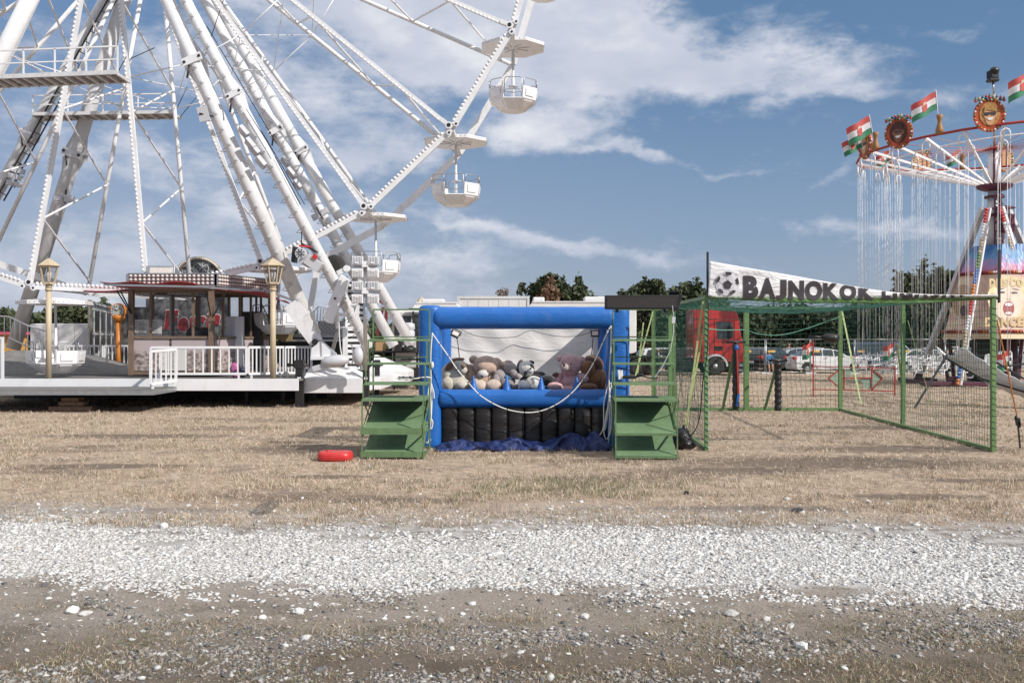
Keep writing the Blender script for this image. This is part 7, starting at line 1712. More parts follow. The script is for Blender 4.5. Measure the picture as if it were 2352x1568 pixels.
T(2090, 640, 72, 100, 3200, 'dark tree behind the swing chains, lower left one'); T(2140, 612, 72, 110, 4600, 'tall dark tree behind the swing chains', lobes=20); T(2200, 628, 74, 90, 2800, 'dark tree behind the leg of the carousel')
T(15, 718, 75, 70, 1500, 'low tree at the left edge behind the ramp rail'); T(95, 716, 75, 80, 2200, 'low tree behind the first lamp post'); T(60, 728, 78, 70, 1300, 'low bush between two low trees at left')
T(160, 700, 74, 90, 3000, 'dark tree above the white trailer'); T(230, 705, 78, 90, 2200, 'dark tree behind the street facade panel')
T(1650, 690, 74, 120, 2600, 'dark tree standing behind the red lorry'); T(2330, 690, 80, 120, 2200, 'tree partly hidden behind the painted carousel booth')
# bare shrub
t = thing('bare_shrub', 'thin bare-branched shrub left of the tree above the stall', 'shrub', tuple(V(PX(1155, 60), 60, 0))); m_ = MB(); m_.hold = True; r2 = random.Random(5)
for i in range(26):
    p = V(PX(1155, 60), 60, PZ(700, 60)-1); q = V(PX(1155+r2.uniform(-14, 14), 60), 60+r2.uniform(-.5, .5), PZ(662+r2.uniform(0, 22), 60)); m_.tube([p, p.lerp(q, .5)+V(r2.uniform(-.1, .1), 0, .2), q], [.03, .02, .01], 4)
m_.build('branches', BARK, t)
v, f = leaves([(PX(1155, 60), 60, PZ(672, 60))], [(.4, .3, .35)], 110, .07, 2, 0); o = npmesh('foliage', v-np.array(t.location), f, LF, np.full(len(f), 2)); o.parent = t
# hedge: long dense dark wood edge
cen, rad = [], []; r2 = random.Random(9)
for i in range(210):
    u = r2.uniform(1440, 2480); Z = r2.uniform(72, 78); top_ = PZ(r2.uniform(700, 716), Z); z = r2.uniform(.3, top_-.6); cen.append((PX(u, Z), Z, z)); rad.append((1.5, 1.2, .9))
WLF = [leafmat('wood_leaf_dark', (.018, .027, .013), (.04, .052, .026)), leafmat('wood_leaf_mid', (.035, .047, .022), (.075, .085, .042))]
v, f = leaves(cen, rad, 90000, .19, 0, 0); hd = npmesh('wood_edge', v, f, WLF, np.where(rng.random(len(f)) < .25, 1, 0)); kind(hd, 'stuff'); hd['label'] = 'dense dark wood edge closing the field behind the parked cars'
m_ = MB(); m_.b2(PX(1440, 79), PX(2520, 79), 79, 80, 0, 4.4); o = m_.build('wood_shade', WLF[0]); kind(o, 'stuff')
# low vegetation at left horizon and under stall horizon
cen, rad = [], []
for i in range(120):
    u = r2.uniform(-120, 1460); Z = r2.uniform(84, 92); cen.append((PX(u, Z), Z, r2.uniform(.3, 2.3 if u < 400 else 3.0))); rad.append((2.0, 1.2, .9))
v, f = leaves(cen, rad, 16000, .33, 0, 0); hd = npmesh('far_thicket', v, f, LF, np.where(rng.random(len(f)) < .25, 1, 0)); kind(hd, 'stuff')
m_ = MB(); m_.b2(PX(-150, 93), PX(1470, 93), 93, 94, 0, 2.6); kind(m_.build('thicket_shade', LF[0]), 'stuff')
# ---------- caravans and lorries ----------
WC = mat('caravan_white', (.66, .655, .64), .35, var=.05, dirt=.25, dcol=(.4, .38, .35))
def rbox(mb, x0, x1, y0, y1, z0, z1, r=.3, mi=0):
    pts = smooth_poly([(x0, z0), (x1, z0), (x1, z1), (x0, z1)], 0); q = []
    for (cx_, cz_, a0) in ((x1-r, z0+r*.3, -PI/2), (x1-r, z1-r, 0), (x0+r, z1-r, PI/2), (x0+r, z0+r*.3, PI)):
        rz__ = r*.3 if a0 in (-PI/2, PI) else r
        for k in range(6): a = a0+k*PI/10; q.append((cx_+r*math.cos(a), cz_+rz__*math.sin(a)))
    mb.prism(q, V(0, y0, 0), V(1, 0, 0), V(0, 0, 1), V(0, y1-y0, 0), mi)
def caravan(lbl, u0, u1, vt, vb, Z, extras=()):
    t = thing('caravan', lbl, 'caravan', tuple(V((PX(u0, Z)+PX(u1, Z))/2, Z, 0))); x0, x1 = PX(u0, Z), PX(u1, Z); z1 = PZ(vt, Z); z0 = PZ(vb, Z)
    m_ = MB(); rbox(m_, x0, x1, Z, Z+2.4, z0, z1, .35); m_.build('body', WC, t, bevel=.04)
    m_ = MB(); m_.b2(x0+.2, x1-.2, Z-.03, Z+2.4, z1-.02, z1+.05); m_.build('roof_rail', M['whitegrey'], t)
    m_ = MB(); L = x1-x0
    for k in range(max(1, int(L/2.2))): m_.b2(x0+.7+k*2.2, x0+1.7+k*2.2, Z-.02, Z+.01, z0+1.1, z0+1.8)
    m_.build('window', M['carglass'], t, split=True, bevel=.01)
    m_ = MB()
    for q in (.45, .55): m_.lathe(V(x0+L*q, 0, .34), [(.34, Z+.05), (.34, Z+.3)], 18, axis='y')
    m_.build('wheel', M['rubber'], t, split=True)
    m_ = MB()
    for (uu, w_, h_) in extras: m_.b2(PX(uu, Z), PX(uu, Z)+w_, Z+.6, Z+1.5, z1, z1+h_)
    if extras: m_.build('roof_hatch', WC, t, split=True, bevel=.05)
    return t
caravan('long white caravan behind the wheel legs and the left end of the stall', 944, 1060, 696, 812, 42, ((966, .95, .2),))
caravan('white caravan behind the stall, roof showing right of the box lorry', 1212, 1462, 694, 812, 43, ((1225, .5, .25), (1345, 1.2, .27), (1405, .6, .1)))
# rounded front of the caravan beside the right column is kept proud
bxl = thing('box_lorry', 'white box lorry whose roof edge shows above the blue stall', 'lorry', tuple(V(PX(1130, 46), 46, 0))); Z = 46
m_ = MB(); m_.b2(PX(1052, Z), PX(1214, Z), Z, Z+2.5, 1.1, PZ(681, Z)); m_.build('box', WC, bxl, bevel=.03)
m_ = MB(); m_.hold = True; m_.b2(PX(1052, Z)-.03, PX(1214, Z)+.03, Z-.04, Z-.003, PZ(683, Z)-.06, PZ(680, Z)); m_.b2(PX(1052, Z)-.04, PX(1052, Z)+.06, Z-.045, Z-.003, 1.1, PZ(680, Z)-.02); m_.b2(PX(1214, Z)-.06, PX(1214, Z)+.04, Z-.045, Z-.003, 1.1, PZ(680, Z)-.02)
for k in range(1, 7): x_ = PX(1052+k*23.5, Z); m_.b2(x_-.012, x_+.012, Z-.012, Z-.003, 1.15, PZ(684, Z)-.05)
m_.build('box_trim', M['whitegrey'], bxl)
m_ = MB()
for u in (1075, 1180, 1196): m_.lathe(V(PX(u, Z), 0, .5), [(.5, Z+.1), (.5, Z+.4)], 20, axis='y')
m_.build('wheel', M['rubber'], bxl, split=True); m_ = MB(); m_.b2(PX(1056, Z), PX(1214, Z), Z+.2, Z+2.2, .7, 1.08); m_.build('chassis', M['dark'], bxl)
# dark tractor unit glimpsed between legs
tr = thing('white_lorry_cab', 'white lorry front with dark windows seen between the green left rack and the wheel legs', 'lorry', tuple(V(PX(950, 40), 40, 0))); Z = 40
m_ = MB(); m_.b2(PX(900, Z), PX(985, Z), Z, Z+2.2, .8, PZ(712, Z)); m_.build('body', WC, tr, bevel=.1); m_ = MB()
for (a, b_, c_, d_) in ((906, 918, 735, 770), (926, 945, 725, 762), (950, 962, 722, 772)): m_.b2(PX(a, Z), PX(b_, Z), Z-.03, Z+.01, PZ(d_, Z), PZ(c_, Z))
m_.build('window', M['carglass'], tr, split=True); m_ = MB(); m_.b2(PX(940, Z), PX(985, Z), Z-.3, Z-.1, PZ(713, Z), PZ(708, Z)); m_.b2(PX(948, Z), PX(952, Z), Z-.2, Z-.15, PZ(770, Z), PZ(715, Z)); m_.build('sun_visor', M['dark'], tr, split=True, bevel=.02)
m_ = MB()
for u in (915, 970): m_.lathe(V(PX(u, Z), 0, .5), [(.5, Z+.02), (.5, Z+.3)], 20, axis='y')
m_.build('wheel', M['rubber'], tr, split=True)
rf_ = thing('red_steel_frame', 'dark red steel frame between the rear wheel legs', 'frame', tuple(P(884, 760, 39))); m_ = MB(); m_.beam(P(872, 690, 39), P(888, 702, 39), .12); m_.beam(P(888, 700, 39), P(884, 780, 39), .12); m_.beam(P(880, 705, 39), P(866, 770, 39), .1); m_.build('bar', mat('rust_red', (.16, .03, .02), .6), rf_, split=True)
for (u0, u1, v0, v1, Z, lbl) in ((862, 883, 783, 806, 39, 'large brown carton behind the left rack'), (899, 918, 782, 800, 39.3, 'smaller brown carton near the lorry front')):
    m_ = MB(); m_.b2(PX(u0, Z), PX(u1, Z), Z, Z+.5, PZ(v1, Z), PZ(v0, Z)); m_.b2(PX(u0, Z)-.03, PX(u1, Z)+.03, Z-.03, Z+.5, PZ(v0, Z), PZ(v0, Z)+.05); tag(m_.build('carton', M['carton'], bevel=.01), lbl, 'carton', base=(PX(u0, Z), Z, PZ(v1, Z)))
tbn = thing('work_bench', 'dark bench carrying cartons and a grey pump motor behind the left rack', 'bench', tuple(V(PX(900, 39), 39, 0))); m_ = MB(); m_.b2(PX(855, 39), PX(962, 39), 38.9, 40, PZ(810, 39), PZ(806, 39)); m_.build('top', M['dark'], tbn); m_ = MB()
for u in (858, 905, 958): m_.b2(PX(u, 39)-.04, PX(u, 39)+.04, 39, 39.1, 0, PZ(810, 39))
m_.build('leg', M['dark'], tbn, split=True)
pm_ = thing('pump_motor', 'light grey electric pump motor with black valves behind the left rack', 'motor', tuple(P(939, 806, 38.5))); c = P(939, 806, 38.5); m_ = MB(); m_.lathe(c, [(.2, .2), (.24, .25), (.24, .75), (.18, .8), (.24, .85), (.22, 1.05), (.1, 1.1)], 18); m_.build('motor', M['greyplastic'], pm_); m_ = MB(); m_.lathe(c, [(.28, 0), (.28, .12), (.15, .2)], 16); m_.box(c+V(.35, 0, .4), (.12, .2, .8)); m_.box(c+V(-.4, 0, .2), (.3, .3, .4)); m_.build('valve', M['dark'], pm_, split=True, bevel=.03); m_ = MB(); m_.box(c+V(.5, -.1, .45), (.1, .1, .2)); m_.build('red_tap', M['redplastic'], pm_)
# ---------- vehicles ----------
def carshape(t, L, H, W_, body, prof, glassprof, dirt=True, z0=.18, wheels=(.17, .81), wr=.31):
    """side profile extruded with tumblehome; local coords, x along length, front towards +x, side facing -y"""
    K = 9; m_ = MB(); n_ = len(prof); vs = []; fs = []
    for k in range(K):
        s_ = -1+2*k/(K-1); y = s_*W_/2
        for (x, z) in prof:
            top_ = max(0, (z-.8)/(H-.8)) if H > .8 else 0
            yy = y*(1-.22*top_)*(1-.05*abs(s_)**4*0); e = 1-.05*abs(s_)**6
            xx = (x-L/2)*e+L/2*1; vs.append(V(xx, yy, z-(.03*top_*abs(s_)**3)))
    for k in range(K-1):
        for i in range(n_): i2 = (i+1) % n_; fs.append((k*n_+i, k*n_+i2, (k+1)*n_+i2, (k+1)*n_+i))
    fs.append(tuple(range(n_))); fs.append(tuple((K-1)*n_+i for i in reversed(range(n_)))); m_.add(vs, fs, 0, False); m_.build('body', body, t, bevel=.03)
    for poly in glassprof:
        m_ = MB(); m_.add([V((x-L/2)*.97+L/2, -(W_/2*(1-.22*max(0, (z-.8)/(H-.8)))+.012), z) for x, z in poly], [tuple(range(len(poly)))])
        m_.add([V((x-L/2)*.97+L/2, (W_/2*(1-.22*max(0, (z-.8)/(H-.8)))+.012), z) for x, z in poly], [tuple(range(len(poly)))]); m_.hold = True; m_.build('side_window', M['carglass'], t, fixn=False)
    for w_ in wheels:
        for sy in (-1, 1):
            m_ = MB(); m_.lathe(V(L*w_, 0, wr), [(wr*.6, sy*(W_/2-.21)), (wr, sy*(W_/2-.2)), (wr, sy*(W_/2-.02)), (wr*.9, sy*(W_/2+.01)), (wr*.66, sy*(W_/2+.0))], 24, axis='y'); wh = m_.build('wheel', M['rubber'], t)
            m_ = MB(); m_.hold = True; m_.lathe(V(L*w_, 0, wr), [(wr*.66, sy*(W_/2-.03)), (wr*.6, sy*(W_/2-.0)), (wr*.2, sy*(W_/2+.01)), (0, sy*(W_/2+.01))], 20, axis='y')
            m_.build('rim', M['galv'], wh)
    # arches
    for w_ in wheels:
        m_ = MB(); m_.hold = True; cx_ = L*w_; pts = [(cx_+wr*1.22*math.cos(a), max(z0, wr+wr*1.22*math.sin(a))) for a in [PI*k/12 for k in range(13)]]
        m_.add([V(x, -W_/2-.006, z) for x, z in pts], [tuple(range(13))]); m_.build('wheel_arch', M['blackplastic'], t, fixn=False)
SED = [(0.02, .35), (.0, .75), (.08, .98), (.55, 1.05), (1.05, 1.36), (1.6, 1.46), (2.3, 1.47), (2.75, 1.40), (3.35, 1.06), (4.2, .92), (4.58, .74), (4.65, .5), (4.6, .25), (.1, .22)]
SEDG = [[(.78, 1.07), (1.18, 1.33), (1.60, 1.40), (1.72, 1.40), (1.72, 1.05)], [(1.80, 1.05), (1.80, 1.41), (2.28, 1.41), (2.42, 1.39), (2.45, 1.03)], [(2.53, 1.03), (2.50, 1.38), (2.72, 1.34), (3.22, 1.04)]]
HAT = [(.02, .35), (.0, .8), (.1, 1.05), (.28, 1.40), (.6, 1.5), (1.8, 1.53), (2.3, 1.48), (2.95, 1.08), (3.7, .92), (4.0, .7), (4.02, .3), (.1, .22)]
HATG = [[(.35, 1.08), (.48, 1.38), (1.1, 1.44), (1.12, 1.06)], [(1.2, 1.06), (1.2, 1.44), (1.85, 1.45), (1.9, 1.04)], [(1.98, 1.04), (1.95, 1.44), (2.28, 1.40), (2.78, 1.05)]]
VAN = [(.02, .35), (0, 1.0), (.06, 1.7), (.2, 1.86), (2.9, 1.9), (3.4, 1.8), (3.95, 1.2), (4.6, 1.0), (4.85, .75), (4.85, .3), (.1, .22)]
VANG = [[(.3, 1.15), (.32, 1.68), (1.25, 1.72), (1.25, 1.12)], [(1.35, 1.12), (1.35, 1.72), (2.35, 1.72), (2.35, 1.1)], [(2.45, 1.1), (2.45, 1.72), (3.3, 1.68), (3.72, 1.18)]]
def paint(n_, c): return mat(n_, c, .25, var=.04, coat=.5, dirt=.1)
CARW, CARD, CARB, CARS = paint('car_white', (.62, .62, .62)), paint('car_black', (.02, .021, .025)), paint('car_blue', (.035, .06, .11)), paint('car_silver', (.32, .33, .35))
def car(lbl, u0, Z, prof, gl, body, L, H, yaw=0, flip=False, tail=True, cat='car', name='parked_car', W_=1.75):
    t = thing(name, lbl, cat, (PX(u0, Z), Z, 0), 'vehicles parked along the wood edge', world=False)
    carshape(t, L, H, W_, body, prof, gl)
    m_ = MB()
    for sy in (-1, 1): m_.box((.06, sy*(W_/2-.18), .92), (.16, .30, .16))
    m_.build('tail_light', M['redplastic'], t, split=True, bevel=.02)
    m_ = MB()
    for sy in (-1, 1): m_.box((L-.14, sy*(W_/2-.25), .72), (.2, .34, .14))
    m_.build('headlight', M['chrome'], t, split=True, bevel=.02)
    m_ = MB(); m_.box((.0, 0, .62), (.06, .5, .11)); m_.build('number_plate', M['bulbwhite'], t)
    m_ = MB(); m_.add([V(L*.53 if prof is not VAN else L*.71, -W_*.36, H*.93), V(L*.53 if prof is not VAN else L*.71, W_*.36, H*.93), V(L*.70 if prof is not VAN else L*.80, W_*.42, H*.73), V(L*.70 if prof is not VAN else L*.80, -W_*.42, H*.73)], [(0, 1, 2, 3)]); o_ = m_.build('windscreen', M['carglass'], t, fixn=False)
    rz_ = [p for p in prof if p[0] < L*.3]; m_ = MB(); a_, b_ = (.14, .98) if prof is SED else (.1, 1.05), None
    p1_, p2_ = ((.50, 1.05), (1.02, 1.35)) if prof is SED else (((.10, 1.08), (.27, 1.39)) if prof is HAT else ((.03, 1.15), (.07, 1.68)))
    m_.add([V(p1_[0]-.03, -W_*.38, p1_[1]+.01), V(p1_[0]-.03, W_*.38, p1_[1]+.01), V(p2_[0]-.03, W_*.34, p2_[1]+.01), V(p2_[0]-.03, -W_*.34, p2_[1]+.01)], [(0, 1, 2, 3)]); m_.build('rear_window', M['carglass'], t, fixn=False)
    m_ = MB()
    for k in (.42, .60): m_.box((L*k, -W_/2-.012, .93), (.16, .03, .035))
    m_.build('door_handle', M['chrome'], t, split=True)
    m_ = MB(); m_.box((L*.645, -W_/2-.1, 1.02), (.14, .2, .13)); m_.build('mirror', body, t, bevel=.03)
    t.rotation_euler = (0, 0, yaw if not flip else PI+yaw)
    return t
car('white saloon with red tail light parked nearest, seen through the goal net', 1812, 60.0, SED, SEDG, CARW, 4.65, 1.47, yaw=.12)
car('white hatchback parked just behind the white saloon', 1812, 66, HAT, HATG, CARW, 4.02, 1.53, yaw=.35)
car('black car with red tail lights behind the person in the blue shirt', 1724, 62.5, HAT, HATG, CARD, 4.02, 1.53, yaw=.7)
car('white car left of the black car, beside the red lorry', 1700, 66.5, HAT, HATG, CARW, 4.02, 1.6, yaw=.2)
car('silver car behind the person, between black car and white saloon', 1765, 65, SED, SEDG, CARS, 4.65, 1.47, yaw=.5)
car('dark blue van behind the swing chains', 1950, 66, VAN, VANG, CARB, 4.85, 1.9, yaw=0)
car('white saloon behind the hanging chains right of the middle cage post', 2040, 61.5, SED, SEDG, CARW, 4.65, 1.47, yaw=-.05)
car('dark car behind the slide near the carousel foot', 2150, 64, HAT, HATG, CARD, 4.02, 1.53, yaw=.1)
car('silver car partly hidden by the slide frame', 2262, 63, SED, SEDG, CARS, 4.65, 1.47, yaw=0)
car('white hatchback seen through the upper shelves of the right rack', 1463, 62, HAT, HATG, CARW, 4.02, 1.53, yaw=.1)
car('dark hatchback right of the white hatchback, behind the netting', 1528, 61.5, HAT, HATG, CARD, 4.02, 1.53, yaw=.05)
# red lorry: tractor cab + chassis
rl_ = thing('red_lorry', 'red lorry tractor with dark chassis parked behind the goal cage, facing right', 'lorry', (PX(1592, 55.7), 55.7, 0), world=False)
u2m = 55.7/F; RP = M['redpaint']
def lx(u): return (u-1592)*u2m
def lz(v): return PZ(v, 55.7)
side = [(1592, 832), (1592, 712), (1600, 707), (1676, 707), (1690, 711), (1697, 730), (1699, 741), (1699, 750), (1703, 772), (1707, 790), (1709, 832), (1672, 832), (1664, 820), (1650, 815), (1635, 816), (1622, 826), (1618, 832)]
m_ = MB(); m_.prism([(lx(u), lz(v)) for u, v in side], V(0, 0, 0), V(1, 0, 0), V(0, 0, 1), V(0, 2.4, 0)); m_.build('cab', RP, rl_, bevel=.06)
m_ = MB(); m_.prism([(lx(u), lz(v)) for u, v in [(1648, 779), (1645, 742), (1648, 738), (1676, 739), (1683, 745), (1684, 774), (1676, 780), (1660, 778)]], V(0, -.015, 0), V(1, 0, 0), V(0, 0, 1), V(0, .01, 0)); m_.build('side_window', M['carglass'], rl_)
m_ = MB(); m_.box((lx(1702), .2, lz(758)), (.12, .2, .6)); m_.box((lx(1676), -.18, lz(762)), (.18, .22, .75)); m_.build('mirror', M['blackplastic'], rl_, split=True, bevel=.04)
m_ = MB(); m_.add([V(lx(1694)+.05, .15, lz(772)), V(lx(1694)+.05, 2.25, lz(772)), V(lx(1690)+.05, 2.2, lz(738)), V(lx(1690)+.05, .2, lz(738))], [(0, 1, 2, 3)]); m_.build('windscreen', M['carglass'], rl_)
m_ = MB(); m_.b2(lx(1592), lx(1664), -.012, -.002, lz(733)-.012, lz(733)+.012); m_.b2(lx(1640), lx(1641.2), -.012, -.002, lz(815), lz(736)); m_.b2(lx(1686), lx(1687.2), -.012, -.002, lz(815), lz(740)); m_.b2(lx(1641), lx(1704), -.012, -.002, lz(784)-.01, lz(784)+.01); m_.b2(lx(1641), lx(1660), -.014, -.002, lz(800)-.12, lz(800)+.12); m_.build('door_seam', M['dark'], rl_, split=True)
m_ = MB(); m_.prism([(lx(u), lz(v)) for u, v in [(1672, 834), (1708, 834), (1708, 853), (1700, 857), (1680, 857)]], V(0, -.03, 0), V(1, 0, 0), V(0, 0, 1), V(0, 2.45, 0)); m_.build('bumper', M['dark'], rl_, bevel=.03)
m_ = MB(); m_.b2(lx(1684), lx(1706), -.06, .05, lz(841), lz(836)); m_.b2(lx(1684), lx(1706), -.06, .05, lz(852), lz(848)); m_.build('step', M['galv'], rl_, split=True)
m_ = MB(); cx_, r_a = lx(1644), .70; m_.add([V(cx_+r_a*k_*math.cos(a), -.02, .5+r_a*k_*math.sin(a)) for k_ in (1.0, .84) for a in ([PI*j/12 for j in range(13)] if k_ == 1.0 else [PI*(12-j)/12 for j in range(13)])], [tuple(range(26))]); m_.build('mudguard', M['greyplastic'], rl_, solid=.05, fixn=False)
for (u, r) in ((1643, .51), (1467, .51), (1494, .5)):
    for y_ in (-.02, 2.0):
        m_ = MB(); m_.lathe(V(lx(u), 0, r), [(r*.6, y_+.32), (r, y_+.3), (r, y_+.04), (r*.93, y_), (r*.62, y_+.01)], 28, axis='y'); wh = m_.build('wheel', M['rubber'], rl_)
        m_ = MB(); m_.hold = True; m_.lathe(V(lx(u), 0, r), [(r*.62, y_+.02), (r*.5, y_+.08 if y_ < 1 else y_+.2), (r*.3, y_+.05), (r*.2, y_-.03), (0, y_-.03)], 20, axis='y')
        m_.build('rim', M['galv'] if u == 1643 else mat('rim_dark', (.06, .055, .05), .6), wh)
m_ = MB(); m_.b2(lx(1448), lx(1610), .4, 2.0, lz(826)-.15, lz(822)); m_.b2(lx(1530), lx(1600), .1, .6, lz(850), lz(826)); m_.b2(lx(1475), lx(1520), .9, 1.6, lz(822), lz(816)); m_.build('chassis', M['dark'], rl_, split=True, bevel=.03)
m_ = MB(); m_.lathe(V(0, .5, lz(838)), [(.3, lx(1548)), (.3, lx(1590))], 18, axis='x'); m_.build('fuel_tank', M['redmetal'], rl_)
m_ = MB()
for u in (1466, 1493):
    m_.add([V(lx(u)+.62*k_*math.cos(a), .1, .5+.62*k_*math.sin(a)) for k_ in (1.0, .9) for a in ([PI*j/12 for j in range(13)] if k_ == 1.0 else [PI*(12-j)/12 for j in range(13)])], [tuple(range(26))])
m_.build('rear_mudguard', M['dark'], rl_, solid=.4, fixn=False, split=True)
# rounded white tank-like caravan front beside the right column
tk = thing('rounded_trailer', 'cream-white trailer with a rounded end just right of the blue stall', 'trailer', tuple(V(PX(1440, 47), 47, 0))); Z = 47
m_ = MB(); q = [(1380, 780), (1380, 694), (1446, 694), (1456, 702), (1462, 725), (1463, 745), (1459, 765), (1450, 780)]; m_.prism([(PX(u, Z), PZ(v, Z)) for u, v in q], V(0, Z, 0), V(1, 0, 0), V(0, 0, 1), V(0, 2.4, 0)); m_.build('body', WC, tk, bevel=.2)
m_ = MB(); m_.b2(PX(1385, Z), PX(1450, Z), Z+.3, Z+2, PZ(790, Z), PZ(780, Z)); m_.build('chassis', M['dark'], tk); m_ = MB()
for u in (1395, 1412): m_.lathe(V(PX(u, Z), 0, .45), [(.45, Z+.1), (.45, Z+.4)], 18, axis='y')
m_.build('wheel', M['rubber'], tk, split=True)
# ---------- mesh fence panels with yellow plates ----------
def fence_panel(u0, u1, Z, lbl):
    t = thing('mesh_fence', lbl, 'fence', tuple(V(PX((u0+u1)/2, Z), Z, 0)), 'site fence panels in front of the cars'); x0, x1 = PX(u0, Z), PX(u1, Z); z0, z1 = .12, 2.02
    m_ = MB(); m_.hold = True
    for z in (z0, z1): m_.tube([V(x0, Z, z), V(x1, Z, z)], .022, 6)
    for x in (x0, x1): m_.tube([V(x, Z, .0), V(x, Z, z1)], .024, 6)
    m_.build('frame', M['galv'], t)
    m_ = MB(); m_.hold = True; n_ = int((x1-x0)/.28)
    for i in range(1, n_): m_.tube([V(x0+(x1-x0)*i/n_, Z, z0), V(x0+(x1-x0)*i/n_, Z, z1)], .004, 3, cap=False)
    for i in range(1, 8): m_.tube([V(x0, Z, z0+(z1-z0)*i/8), V(x1, Z, z0+(z1-z0)*i/8)], .004, 3, cap=False)
    m_.build('wire_mesh', M['galv'], t)
    m_ = MB(); m_.b2(x0+.1, x0+.52, Z-.02, Z-.005, PZ(809, Z), PZ(804, Z)); pl_ = m_.build('plate', M['yellow'], t)
    m_ = MB(); m_.b2(x0-.3, x0+.3, Z-.1, Z+.1, 0, .1); m_.build('foot', M['whitegrey'], t, bevel=.02)
    return t
PN = ['leftmost galvanised mesh fence panel, seen through the right rack', 'galvanised mesh fence panel just left of the red lorry', 'galvanised mesh fence panel behind the shorter padded post', 'galvanised mesh fence panel in front of the white saloon', 'galvanised mesh fence panel in front of the dark blue van', 'galvanised mesh fence panel in front of the white saloon behind the chains', 'rightmost galvanised mesh fence panel behind the slide']
for i, (u0, u1) in enumerate(((1424, 1500), (1504, 1590), (1760, 1860), (1862, 1962), (1965, 2065), (2068, 2168), (2171, 2270))): fence_panel(u0, u1, 58.0, PN[i])
fence_panel(1705, 1757, 58, 'galvanised mesh fence panel standing just right of the red lorry')
# arrow sign board
ab = thing('arrow_barrier', 'red framed barrier board with two pale arrows behind the goal cage', 'barrier', tuple(V(PX(1955, 34), 34, 0))); Z = 34; rm = M['redmetal']
m_ = MB()
for v in (841, 894): m_.beam(P(1866, v, Z), P(2056, v+4, Z), .035)
m_.beam(P(1868, 783, Z), P(1868, 932, Z), .04); m_.beam(P(2056, 840, Z), P(2054, 930, Z), .04)
for (a, b_) in (((1868, 915), (1856, 932)), ((1868, 915), (1880, 930)), ((2054, 915), (2045, 932)), ((2054, 915), (2064, 930))): m_.beam(P(*a, Z), P(*b_, Z), .035)
for (a, b_) in (((1902, 868), (1932, 846)), ((1902, 868), (1932, 894)), ((1932, 846), (1932, 894)), ((2002, 846), (2002, 896)), ((2002, 846), (2027, 868)), ((2027, 868), (2002, 896)), ((1932, 868), (2002, 868)), ((1938, 846), (1938, 894))): m_.beam(P(*a, Z), P(*b_, Z), .04)
m_.build('frame_bar', rm, ab, split=True)
m_ = MB(); m_.hold = True; m_.add([P(1903, 868, Z+.02), P(1931, 848, Z+.02), P(1931, 892, Z+.02)], [(0, 1, 2)]); m_.add([P(2003, 848, Z+.02), P(2026, 868, Z+.02), P(2003, 893, Z+.02)], [(0, 1, 2)])
m_.add([P(1940, 848, Z+.02), P(1958, 852, Z+.02), P(1950, 866, Z+.02), P(1940, 868, Z+.02)], [(0, 1, 2, 3)]); m_.add([P(1975, 870, Z+.02), P(2001, 868, Z+.02), P(2001, 893, Z+.02), P(1985, 888, Z+.02)], [(0, 1, 2, 3)]); m_.build('arrow_plate', mat('pale_green_plate', (.26, .34, .26), .6), ab, solid=.01)
for (u, v0, v1, Z, lbl, w_) in ((1867, 842, 780, 34, 'small red white and green flag on the left post of the arrow barrier', -1), (2053, 842, 783, 34, 'small red white and green flag on the right post of the arrow barrier', -1), (2318, 900, 800, 30, 'small flag standing near the slide at the right edge', -1)):
    flag(P(u, v0, Z), P(u, v1, Z), .34, .5, lbl, vase=False, wind=w_, pm='dark', sc=.6)
